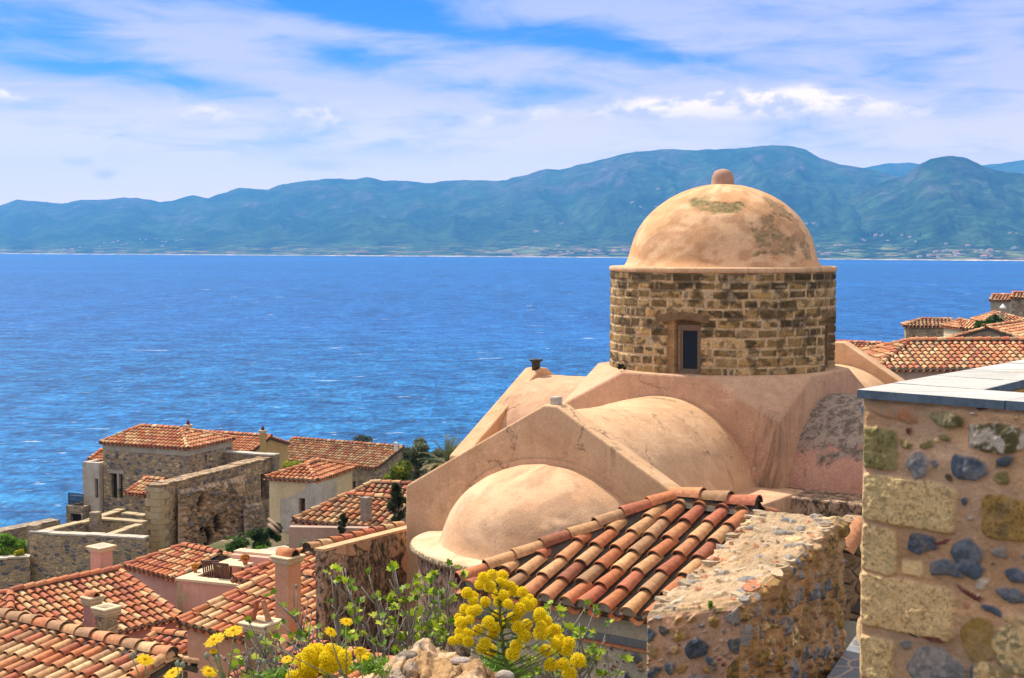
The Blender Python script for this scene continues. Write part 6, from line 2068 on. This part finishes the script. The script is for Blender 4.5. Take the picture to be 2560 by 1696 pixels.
def tree(name, label, cat, px, py_top, py_base, Y, wpx, cols, n=1800, leaf=.06, nb=9, seed=1, trunk=True, group=None, shell=.35, flat=1.0, lean=0.0):
    top, base = at(px, py_top, Y), at(px, py_base, Y)
    h = top.z - base.z; w = wpx / F * Y / 2
    t = thing(name, (base.x, base.y, base.z), label, cat, group)
    rr = random.Random(seed)
    blobs = []
    for i in range(nb):
        f_ = (i + .5) / nb
        zz_ = base.z + h * (.22 + .68 * f_)
        spread = w * math.sin(math.pi * (.22 + .70 * f_)) ** .8
        a = rr.uniform(0, 6.28); q = rr.uniform(.1, .75)
        c = Vector((base.x + math.cos(a) * spread * q + lean * f_ * h, base.y + math.sin(a) * spread * q, zz_))
        r_ = w * rr.uniform(.28, .5)
        blobs.append((c, (r_, r_, r_ * .8 * flat)))
    if trunk:
        g = G()
        g.tube([base - UP * .8, base + UP * h * .15, base + UP * h * .4 + Vector((lean * h * .3, 0, 0)), base + UP * h * .7 + Vector((lean * h * .6, 0, 0))], [w * .12 + .02, w * .1 + .02, w * .07 + .012, .012], 6)
        for c, r_ in blobs:
            s_ = base + UP * h * rr.uniform(.1, .35)
            g.tube([s_, s_.lerp(c, .5) + UP * .08 * h, c], [w * .045 + .008, w * .03 + .006, .005], 5)
        g.build('trunk', M['bark'], t, col=False)
    V, Fq, C = leaf_cloud(blobs, n, leaf, cols, seed=seed, shell=shell)
    mk('crown', V, Fq, M['leaf'], t, C)
    return t


tree('olive_tree', 'grey green olive tree behind the palm, left of the church gable', 'tree', 1048, 1093, 1225, 72, 92, OLIVE, 5200, .06, 14, 3)
tree('olive_tree', 'low grey green bush showing over the ridge of the stone barn', 'tree', 905, 1094, 1150, 100, 110, OLIVE, 2600, .07, 8, 5, flat=.8)
tree('olive_tree', 'dark olive bush between the stone barn and the palm', 'tree', 1092, 1120, 1225, 68, 90, OLIVE, 3000, .06, 9, 17)
tree('broom_shrub', 'yellow green shrub at the corner of the stone barn', 'shrub', 1000, 1160, 1222, 62, 92, YLGRN, 3000, .055, 9, 6, flat=.9)
tree('dark_shrub', 'dark leafy shrub with bare stems against the church wall', 'shrub', 992, 1196, 1330, 44, 58, CYP, 3200, .035, 14, 7, shell=.2)
tree('cypress_tree', 'small dark crooked cypress in front of the taupe parapet', 'tree', 853, 1278, 1352, 44.4, 30, CYP, 2600, .028, 12, 8, shell=.1, lean=.12)
tree('carob_tree', 'dense dark green tree beside the tall cream house on the right', 'tree', 2484, 797, 838, 92, 92, DKGRN, 3600, .07, 12, 9, flat=.9)
tree('weed_clump', 'pale green weeds at the foot of the taupe parapet', 'weeds', 770, 1352, 1398, 43.5, 90, [(0.12, 0.16, 0.08), (0.2, 0.25, 0.13), (0.28, 0.3, 0.18)], 900, .03, 8, 10, trunk=False, flat=.7)
tree('leafy_shrub', 'bright green bush above the garden wall at the left edge', 'shrub', 25, 1338, 1402, 62.5, 118, BRGRN, 4200, .05, 12, 11, flat=.8)
tree('broom_shrub', 'small yellow flowering bush beside the end of the front enclosure wall', 'shrub', 50, 1374, 1400, 61.8, 36, [(0.35, 0.36, 0.02), (0.5, 0.46, 0.02), (0.62, 0.55, 0.03)], 700, .04, 5, 12, trunk=False)
for i, (px, py, pb, w_, Y, c_, lab) in enumerate([(640, 1318, 1392, 90, 57, DKGRN, 'dark green bramble at the foot of the ruined vault'), (590, 1350, 1400, 90, 52, DKGRN, 'low dark green bush above the roof of the pink walled house'),
                                                  (690, 1305, 1365, 50, 58, DKGRN, 'dark green brush beside the fallen beams'), (660, 1370, 1402, 70, 50, BRGRN, 'bright green weeds behind the back wall of the terrace'),
                                                  (735, 1158, 1172, 60, 84, [(.2,.24,.02),(.34,.38,.03),(.4,.42,.05)], 'yellow green weeds under the eave of the barn')]):
    tree('wild_shrub', lab, 'shrub', px, py, pb, Y, w_, c_, 1700, .05, 7, 20 + i, trunk=False, flat=.75)
# loose timbers lying in the ruin
p0, p1 = at(672, 1298, 58), at(700, 1322, 57)
g = G(); g.tube([p0, p1], .07, 6); o = g.build('fallen_beam', M['wood'], col=False); tag(o, 'grey fallen beam leaning in the ruin beside the annex, upper one', 'beam')
p0, p1 = at(672, 1312, 57.5), at(696, 1334, 56.8)
g = G(); g.tube([p0, p1], .08, 6); o = g.build('fallen_beam', M['wood'], col=False); tag(o, 'grey fallen beam lying lower in the weeds of the ruin', 'beam')

# undergrowth over the waste ground
rs = np.random.RandomState(4)
bl = []
for i in range(260):
    x, y = rs.uniform(-30, -7.5), rs.uniform(47, 70)
    z = float(ground_z(x, y)); r_ = rs.uniform(.2, .6)
    bl.append(((x, y, z + r_ * .1), (r_, r_, r_ * .5)))
V, Fq, C = leaf_cloud(bl, 9000, .05, DKGRN + BRGRN[:2], seed=9, shell=.1)
o = mk('undergrowth', V, Fq, M['leaf'], None, C); tag(o, kind='stuff')

# --- palm ---------------------------------------------------------------
def palm(px, py, Y):
    c = at(px, py, Y); t = thing('palm_tree', (c.x, c.y, c.z - 3), 'date palm with arching spiky fronds left of the church gable', 'palm tree')
    g = G(); g.tube([c - UP * 3, c - UP * 1.5, c], [.22, .2, .24], 10, (0.16, 0.11, 0.07)); g.build('trunk', M['bark'], t, col=False)
    rr = random.Random(5)
    n = 30
    for i in range(n):
        a = 2 * math.pi * i / n * 2.4 + rr.uniform(-.15, .15); el_ = rr.uniform(.05, 1.35) if i > 2 else 1.45
        L_ = rr.uniform(1.05, 1.5)
        d = Vector((math.cos(a), math.sin(a), 0)); pts = []
        for k in range(9):
            s_ = k / 8
            ang_ = el_ - s_ * s_ * (1.05 - .45 * el_)
            pts.append((pts[-1] if k else c) + (d * math.cos(ang_) + UP * math.sin(ang_)) * (L_ / 8 if k else 0))
        g = G(); old = el_ < .45
        col = (0.36, 0.27, 0.13) if old else rr.choice([(0.11, 0.13, 0.055), (0.16, 0.17, 0.08), (0.08, 0.11, 0.045)])
        g.tube(pts, [.022 - .002 * k for k in range(9)], 4, (0.28, 0.24, 0.11))
        for k in range(44):
            s_ = .12 + .88 * k / 43; q = s_ * 8; i0 = min(7, int(q)); p = pts[i0].lerp(pts[i0 + 1], q - i0)
            tg = (pts[i0 + 1] - pts[i0]).normalized(); sd = tg.cross(UP).normalized()
            for sg in (-1, 1):
                ll = .30 * (1 - .55 * abs(s_ - .45)) * rr.uniform(.8, 1.1)
                dd = (sd * sg * .75 + tg * .75 + UP * rr.uniform(-.05, .3)).normalized()
                w_ = tg * .012
                g.add([p - w_, p + w_, p + dd * ll], [[0, 1, 2]], np.array(col) * rr.uniform(.75, 1.35))
        g.build('frond', M['leaf'], t)


palm(1120, 1166, 60)

# --- fig shrubs with grey branches ---------------------------------------
def leaf_shape(g, p, d, nrm, s, c):
    """a lobed fig leaf"""
    d = d.normalized(); sd = d.cross(nrm).normalized(); up = sd.cross(d)
    out_ = [(0, 0), (.28, -.12), (.52, .10), (.36, .28), (.62, .62), (.30, .58), (0, 1.0), (-.30, .58), (-.62, .62), (-.36, .28), (-.52, .10), (-.28, -.12)]
    V = [p + sd * x * s + d * (y + .08) * s + up * (.16 * abs(x) - .10 * y * y) * s for x, y in out_]
    m_ = p + d * .36 * s
    V.append(m_)
    g.add(V, [[i, (i + 1) % 12, 12] for i in range(12)], c, True)


FIGC = [(0.16, 0.28, 0.015), (0.30, 0.42, 0.02), (0.42, 0.52, 0.03), (0.52, 0.56, 0.05), (0.10, 0.20, 0.015)]


def fig(label, bpx, bpy, tips, Y, dens=1.0, seed=1, leafy=1.0):
    rr = random.Random(seed)
    b = at(bpx, bpy, Y)
    t = thing('fig_shrub', (b.x, b.y, b.z), label, 'shrub')
    gb, gl = G(), G()

    def cluster(p, d, k):
        for _ in range(k):
            dd = (d * .5 + Vector((rr.gauss(0, .7), rr.gauss(0, .7), rr.gauss(.25, .5)))).normalized()
            nn = (UP * .8 + Vector((rr.gauss(0, .5), rr.gauss(-.3, .5), 0))).normalized()
            if abs(dd.dot(nn)) > .95: nn = Vector((1, 0, 0))
            s = rr.uniform(.040, .074)
            leaf_shape(gl, p + dd * rr.uniform(.005, .03), dd, nn, s, np.array(rr.choice(FIGC)) * rr.uniform(.8, 1.2))
    for tx, ty in tips:
        Yt = Y + rr.uniform(-.5, .5)
        e_ = at(tx, ty, Yt)
        m1 = b.lerp(e_, .35) + Vector((rr.uniform(-.28, .28), rr.uniform(-.15, .15), rr.uniform(-.16, .02)))
        m2 = b.lerp(e_, .72) + Vector((rr.uniform(-.20, .20), rr.uniform(-.1, .1), rr.uniform(-.12, .08)))
        P = []
        for k in range(11):
            s = k / 10
            P.append(b * (1 - s) ** 3 + m1 * 3 * s * (1 - s) ** 2 + m2 * 3 * s * s * (1 - s) + e_ * s ** 3 + Vector((rr.gauss(0, .014), rr.gauss(0, .01), rr.gauss(0, .014))))
        gb.tube(P, [.019 - .0014 * k for k in range(11)], 6)
        cluster(P[-1], (P[-1] - P[-2]).normalized(), int(4 * leafy) + 1)
        for _ in range(rr.randint(3, 6)):
            k = rr.randint(4, 9)
            d = ((P[k + 1] - P[k]).normalized() * .8 + Vector((rr.uniform(-1, 1), rr.uniform(-.6, .6), rr.uniform(.1, .9)))).normalized()
            l_ = rr.uniform(.10, .34)
            q1 = P[k] + d * l_ * .5 + Vector((0, 0, -.01)); q2 = P[k] + d * l_ + UP * .05 * rr.random()
            gb.tube([P[k], q1, q2], [.009, .007, .0045], 5)
            if rr.random() < .68 * dens: cluster(q2, d, rr.randint(2, int(4 * leafy) + 2))
            if rr.random() < .35: gb.lathe([(.003, -.012), (.012, 0), (.014, .012), (.005, .026)], q2, 7)
    gb.build('branches' if False else 'branch_work', M['bark'], t, col=False)
    gl.build('foliage', M['leaf'], t)
    return t


fig('leafless fig shrub branching in front of the stone chimney', 735, 1790, [(656, 1618), (730, 1537), (616, 1675), (578, 1672), (690, 1655), (704, 1600), (640, 1655), (590, 1640), (760, 1600)], 12.0, .6, 3, .6)
fig('tall grey fig shrub before the stained yard wall, left of the apse', 925, 1790, [(859, 1455), (880, 1476), (821, 1514), (867, 1590), (791, 1600), (922, 1442), (910, 1548), (960, 1610), (700, 1560), (720, 1520), (940, 1500), (890, 1530)], 12.6, .7, 4, .7)
fig('leafy fig shrub below the apse ledge, left of the tall fennel', 1050, 1800, [(975, 1429), (973, 1514), (988, 1531), (1015, 1546), (1064, 1453), (1030, 1484), (1068, 1489), (1100, 1540), (1110, 1560), (1120, 1505), (1060, 1590), (1000, 1600), (1090, 1610), (1130, 1470), (1040, 1560), (1075, 1545), (1020, 1625), (1085, 1580), (1110, 1600)], 12.8, 1.0, 5, 1.25)
fig('green fig shrub right of the fennel, below the small tile roof', 1440, 1840, [(1391, 1524), (1450, 1588), (1480, 1622), (1500, 1645), (1420, 1570), (1380, 1650), (1540, 1688), (1350, 1650), (1460, 1660), (1410, 1680), (1330, 1690), (1500, 1690), (1310, 1660), (1290, 1640)], 11.9, 1.0, 6, 1.1)
tree('weed_clump', 'fresh green weeds at the bottom beside the stone chimney', 'weeds', 700, 1682, 1740, 11.2, 170, BRGRN, 700, .016, 12, 31, trunk=False, flat=.7)
tree('weed_clump', 'fresh green weeds under the tall fennel', 'weeds', 1240, 1640, 1760, 10.4, 240, BRGRN, 1500, .016, 14, 32, trunk=False, flat=.9)

# --- giant fennel ---------------------------------------------------------
def umbel_mesh():
    g = G(); rr = random.Random(2); r_ = .032
    V = []; Fs = []
    n1, n2 = 10, 6
    prof = [(r_ * .72 * math.sin(math.pi * k / n2) + 1e-4, -r_ * .72 * math.cos(math.pi * k / n2)) for k in range(n2 + 1)]
    g.lathe(prof, (0, 0, 0), n1, (0.62, 0.44, 0.01))
    N = 420; ga = math.pi * (3 - math.sqrt(5))
    for i in range(N):
        z = 1 - 2 * (i + .5) / N
        if z < -.72 and rr.random() < .7: continue
        a = ga * i; q = math.sqrt(1 - z * z)
        d = Vector((q * math.cos(a), q * math.sin(a), z)); d = (d + rv() * .12).normalized()
        p = d * r_ * rr.uniform(.80, 1.06)
        s = r_ * rr.uniform(.085, .135); t1 = d.orthogonal().normalized(); t2 = d.cross(t1)
        c = rr.choice([(0.97, 0.83, 0.015), (0.95, 0.78, 0.012), (0.98, 0.88, 0.025), (0.88, 0.70, 0.012)])
        g.add([p - t1 * s, p - t2 * s, p + t1 * s, p + t2 * s, p + d * s * 1.1], [[0, 1, 4], [1, 2, 4], [2, 3, 4], [3, 0, 4]], c)
    return g


def fennel(label, heads, nodes, Y, seed, jit=.22):
    """heads: (px, py, radius scale); nodes: photo points down the stalk"""
    rr = random.Random(seed)
    st = [at(x, y, Y) for x, y in nodes]
    t = thing('giant_fennel', tuple(st[0]), label, 'plant')
    g = G()
    k_ = len(st)
    g.tube(st, [.021 - .016 * i / (k_ - 1) for i in range(k_)], 9, (0.16, 0.22, 0.07))
    first = None
    for (x, y, s) in heads:
        p = at(x, y, Y + rr.uniform(-jit, jit))
        best = None
        for i, n_ in enumerate(st):
            for f_ in (0, .33, .66):
                if i == k_ - 1 and f_: continue
                q = n_ if i == k_ - 1 else n_.lerp(st[i + 1], f_)
                if q.z > p.z - .03: continue
                dd = (p - q); cost = abs(dd.z - dd.xy.length * .55) + dd.length * .45
                if best is None or cost < best[0]: best = (cost, q)
        q = best[1] if best else st[0]
        mid = q.lerp(p, .55) - UP * .05 * (p - q).length + Vector((rr.gauss(0, .01), rr.gauss(0, .01), 0))
        g.tube([q, mid, p - UP * .01], [.0055, .0036, .0024], 5, (0.16, 0.22, 0.045))
        if first is None:
            first = umbel_mesh().build('flower_head', M['flower'], None, base=(0, 0, 0))
            o = first; o.parent = t
        else:
            o = first.copy(); COL.objects.link(o); o.parent = t
        s *= 1.28; o.location = p - Vector(t.location); o.scale = (s, s, s * .95); o.rotation_euler = (rr.uniform(-.5, .5), rr.uniform(-.5, .5), rr.uniform(0, 6))
    # sheaths and side leaves
    for i in range(1, k_):
        for _ in range(2):
            a = rr.uniform(0, 6.28); d = Vector((math.cos(a), math.sin(a) * .5, -.5)).normalized()
            leaf = [st[i], st[i] + d * .05 + Vector((0, 0, .04)), st[i] + d * .11]
            sd = d.cross(UP).normalized() * .02
            g.add([leaf[0] - sd * .4, leaf[0] + sd * .4, leaf[1] + sd, leaf[2], leaf[1] - sd], [[0, 1, 2, 4], [4, 2, 3]], (0.24, 0.34, 0.05))
    g.build('stalk', M['leaf'], t)
    return t


HD = [(575, 240, 60), (690, 205, 58), (830, 215, 60), (525, 330, 52), (660, 355, 62), (360, 440, 60), (440, 490, 56), (440, 550, 54), (790, 285, 40), (850, 325, 54), (940, 350, 52), (985, 415, 62), (1090, 430, 56), (770, 460, 60), (840, 470, 54),
      (785, 560, 58), (1180, 515, 52), (1120, 575, 60), (1185, 620, 56), (1055, 660, 70), (600, 560, 56), (900, 590, 54), (330, 660, 58), (420, 690, 60), (490, 665, 54), (755, 745, 62), (240, 765, 45), (280, 835, 65), (390, 800, 52), (640, 830, 65),
      (715, 915, 66), (830, 850, 62), (960, 770, 60), (1040, 900, 70), (1150, 860, 60), (1325, 715, 64), (1300, 770, 60), (1410, 810, 60), (1120, 1010, 68), (360, 980, 60), (250, 955, 48), (160, 1075, 46), (260, 1050, 60), (375, 1085, 56),
      (595, 1110, 64), (655, 1200, 74), (540, 1180, 50), (1330, 975, 74), (1500, 950, 80), (1580, 1060, 66), (1530, 1110, 58), (1710, 1100, 62), (1680, 1210, 60), (1610, 1170, 62), (1400, 1210, 70), (1465, 1395, 70), (1630, 1385, 68), (1830, 1335, 80),
      (1715, 1510, 76), (965, 1250, 72), (1010, 1140, 62), (700, 985, 54), (500, 930, 56), (1340, 880, 58), (1020, 745, 52), (1540, 930, 56), (1240, 560, 40)]
fennel('tall giant fennel with many round yellow flower heads, centre foreground', [(1100 + x / 5.298, 1400 + y / 5.298, r_ / 62) for x, y, r_ in HD],
       [(1290, 1790), (1274, 1696), (1264, 1655), (1256, 1606), (1251, 1555), (1248, 1505), (1246, 1462)], 9.6, 3)
HD2 = [(1545, 1330, 56), (1640, 1260, 60), (1690, 1212, 56), (1640, 1345, 58), (1800, 1260, 62), (1760, 1200, 50), (1900, 1212, 56), (1730, 1355, 58), (1840, 1310, 56), (1730, 1412, 52), (1990, 1250, 58), (2080, 1295, 58), (1965, 1330, 56),
       (1920, 1425, 58), (2125, 1430, 56), (1560, 1500, 60), (1660, 1490, 58), (1430, 1540, 50), (1840, 1440, 52), (1610, 1570, 56), (1620, 1400, 50), (2020, 1370, 54), (1880, 1350, 54)]
fennel('lower giant fennel with yellow heads, left of the pale boulder', [(440 + x / 4.93, 1380 + y / 4.93, r_ / 54) for x, y, r_ in HD2], [(830, 1790), (818, 1730), (812, 1690), (806, 1660)], 8.8, 5, .15)
HD3 = [(2290, 1300, 50), (2340, 1340, 46), (2300, 1390, 50), (2360, 1290, 40)]
fennel('small fennel tip with yellow heads just behind the boulder', [(440 + x / 4.93, 1380 + y / 4.93, r_ / 62) for x, y, r_ in HD3], [(930, 1790), (922, 1720), (916, 1670)], 8.6, 6, .1)

# --- yellow daisies close to the lens --------------------------------------
def daisy(label, heads, base, Y, buds=(), seed=1):
    rr = random.Random(seed)
    b = at(*base, Y); t = thing('yellow_daisy', tuple(b), label, 'flower')
    g = G()
    fork = None
    H0 = at(*heads[0][:2], Y) if heads else at(*buds[0], Y)
    fork = b.lerp(H0, .45) + Vector((.01, 0, -.02))
    g.tube([b, b.lerp(fork, .5) + Vector((.006, 0, 0)), fork], [.0042, .0036, .003], 6, (0.26, 0.30, 0.13))
    for (x, y, s, tx, tz) in heads:
        p = at(x, y, Y + rr.uniform(-.06, .06)); n_ = Vector((tx, -.35, tz)).normalized()
        g.tube([fork, fork.lerp(p, .5) + Vector((0, 0, -.012)), p - n_ * .006], [.0026, .0022, .002], 5, (0.28, 0.33, 0.14))
        f = G(); t1 = n_.orthogonal().normalized(); t2 = n_.cross(t1); R_ = .021 * s
        g.lathe([(.002, -.010), (.0062, -.006), (.0075, 0)], p - n_ * .001, 8, (0.20, 0.26, 0.08))
        for ring, nn_, rl, tilt in ((0, 20, 1.0, .22), (1, 16, .72, .42), (2, 12, .45, .7)):
            for k in range(nn_):
                a = 2 * math.pi * (k + .5 * ring) / nn_ + rr.uniform(-.08, .08)
                d = (t1 * math.cos(a) + t2 * math.sin(a)); sd = n_.cross(d)
                l_ = R_ * rl * rr.uniform(.85, 1.1); w_ = .0029 * s
                q = [p + d * .003, p + d * l_ * .5 + n_ * l_ * tilt * .8, p + d * l_ + n_ * l_ * tilt * .7]
                f.add([q[0] - sd * w_ * .5, q[0] + sd * w_ * .5, q[1] + sd * w_, q[2] + sd * w_ * .7, q[2] - sd * w_ * .7, q[1] - sd * w_], [[0, 1, 2, 5], [5, 2, 3, 4]], rr.choice([(0.90, 0.64, 0.004), (0.92, 0.70, 0.01), (0.85, 0.55, 0.004)]))
        f.build('flower_head', M['flower'], t)
    for (x, y) in buds:
        p = at(x, y, Y + rr.uniform(-.05, .05))
        g.tube([fork, fork.lerp(p, .6) + Vector((0, 0, -.008)), p - UP * .006], [.002, .0017, .0015], 5, (0.28, 0.33, 0.14))
        g.lathe([(.001, -.009), (.0055, -.005), (.0068, .001), (.004, .007), (.001, .009)], p, 8, (0.33, 0.36, 0.24))
    g.build('stem', M['leaf'], t)


daisy('forked yellow daisy with two open flowers before the orange wall', [(537, 1604, 1.25, -.35, .9), (584, 1581, 1.15, -.15, 1.0), (534, 1630, .5, 0, 1)], (576, 1760), 3.5, [(517, 1640), (540, 1648)], 1)
daisy('yellow daisy at the lower left beside the end of the nearest roof ridge', [(434, 1686, 1.2, -.4, .9)], (452, 1790), 3.5, [(457, 1663), (444, 1660)], 2)
daisy('low yellow daisy half cut by the bottom edge, before the orange wall', [(523, 1682, 1.0, .3, .9)], (528, 1800), 3.6, [], 3)
daisy('yellow daisy standing out against the nearest tile roof', [(362, 1653, 1.15, .25, 1.0)], (376, 1800), 3.7, [(330, 1640)], 4)
daisy('yellow daisies leaning right in front of the grey fig branches', [(866, 1556, .95, .2, .9), (826, 1582, .95, .4, .8)], (850, 1800), 4.2, [(653, 1594)], 5)
daisy('yellow daisy low between the stone chimney and the lower fennel', [(718, 1650, .9, -.2, .9)], (722, 1800), 4.2, [(660, 1655)], 6)
daisy('yellow daisy at the upper left of the pale boulder', [(900, 1630, 1.0, .1, .9)], (908, 1800), 4.2, [], 7)

# --- boulder in the foreground ------------------------------------------
prof = np.array([(770, 1730), (830, 1698), (880, 1682), (920, 1664), (955, 1640), (985, 1620), (1010, 1609), (1045, 1600), (1070, 1604), (1085, 1622), (1110, 1618), (1160, 1617), (1195, 1624), (1215, 1640), (1232, 1662), (1258, 1684), (1275, 1700), (1310, 1760)], float) + np.array([0, 20])
pxs = np.linspace(775, 1305, 240); fr = np.linspace(-.55, 1.6, 150)
PX, FR = np.meshgrid(pxs, fr)
tops = np.array([at(a, b, 6.2) for a, b in zip(pxs, np.interp(pxs, prof[:, 0], prof[:, 1]))])
bx = np.interp(PX, pxs, tops[:, 0]); bz = np.interp(PX, pxs, tops[:, 2])
by = 6.2 - FR * .75 + .10 * np.sin(PX / 40)
drop = np.where(FR < 0, (np.abs(FR) / .55) ** 2 * .9, .10 * FR ** 1.2 + .55 * np.clip(FR - .55, 0, 9) ** 2)
nA_ = fbm(bx * 6, by * 6, 1, 5) - .5; nB = fbm(bx * 18, by * 18, 3, 4) - .5
cell = np.abs(fbm(bx * 9 + 3, by * 9, 5, 3) - .5)
bz2 = bz - drop + .055 * nA_ * (FR > -.2) + .05 * nB + .022 * (fbm(bx * 55, by * 55, 6, 3) - .5) - .05 * (cell < .035)
Vv_ = np.stack([bx + .03 * nB, by, bz2], -1).reshape(-1, 3)
cw = sstep(.42, .6, fbm(bx * 5 + 9, by * 7, 2, 5))[..., None]
cc_ = np.array([0.66, 0.45, 0.26]) * (1 - cw) + np.array([0.46, 0.28, 0.13]) * cw
gq = (.6 * sstep(.68, .74, fbm(bx * 3.4 + 2, by * 4, 6, 4)))[..., None]
cc_ = cc_ * (1 - gq) + np.array([0.36, 0.34, 0.33]) * gq
dkq = (sstep(.06, .02, cell) * .5)[..., None]
cc_ = cc_ * (1 - dkq) + np.array([0.10, 0.06, 0.03]) * dkq
cc_ = cc_ * (.7 + .6 * fbm(bx * 40, by * 40, 4, 3))[..., None]
rock = thing('boulder', (0, 6.0, 47.0), 'pale crumbly boulder at the bottom centre, behind it yellow fennel', 'boulder')
M['rock'] = from_col('crumbly_rock', 60, .6, 1.3, 1.0, .012, .95)
mk('rock_face', Vv_, gridF(len(pxs), len(fr))[:, ::-1], M['rock'], rock, cc_.reshape(-1, 3), True)
for (x, y, w_, h_, c_, sd_) in [(1020, 1640, 50, 20, (0.26, 0.205, 0.15), 1), (1052, 1662, 46, 14, (0.38, 0.33, 0.29), 2), (1150, 1652, 46, 14, (0.46, 0.38, 0.32), 3), (1085, 1684, 66, 10, (0.44, 0.37, 0.31), 4), (1262, 1690, 40, 22, (0.46, 0.39, 0.31), 5)]:
    ctr = at(x, y, 6.12); n1, n2 = 26, 16
    aa, bb = np.meshgrid(np.linspace(0, 2 * math.pi, n1, endpoint=False), np.linspace(-math.pi / 2 + .05, math.pi / 2 - .05, n2))
    rx_, rz_ = w_ / F * 6.1 / 2, h_ / F * 6.1 / 2
    D = np.stack([np.cos(bb) * np.cos(aa), np.cos(bb) * np.sin(aa), np.sin(bb)], -1).reshape(-1, 3)
    k = .75 + .6 * n3(D, 1.6, sd_)
    V = np.array(ctr) + D * np.array([rx_ * 1.1, rx_ * .9, rz_ * 1.25]) * k[:, None]
    C = np.array(c_)[None] * (.6 + .8 * n3(D, 5, sd_ + 1))[:, None]
    mk('embedded_stone', V, gridF(n1, n2, True), M['rock'], rock, C, False)
tree('weed_clump', 'small green weeds on top of the pale boulder', 'weeds', 935, 1650, 1685, 6.0, 120, BRGRN + [(0.3, 0.36, 0.2)], 260, .010, 8, 41, trunk=False, flat=.7)
tree('weed_clump', 'tiny green tuft on the rubble gable wall', 'weeds', 1775, 1503, 1524, 14.6, 26, BRGRN, 160, .012, 4, 42, trunk=False)
tree('weed_clump', 'small dry dark tuft at the foot of the drum', 'weeds', 1556, 911, 926, 30.6, 24, CYP, 220, .02, 4, 43, trunk=False)

print('objects', len(bpy.data.objects), 'verts', sum(len(o.data.vertices) for o in bpy.data.objects if o.type == 'MESH'))
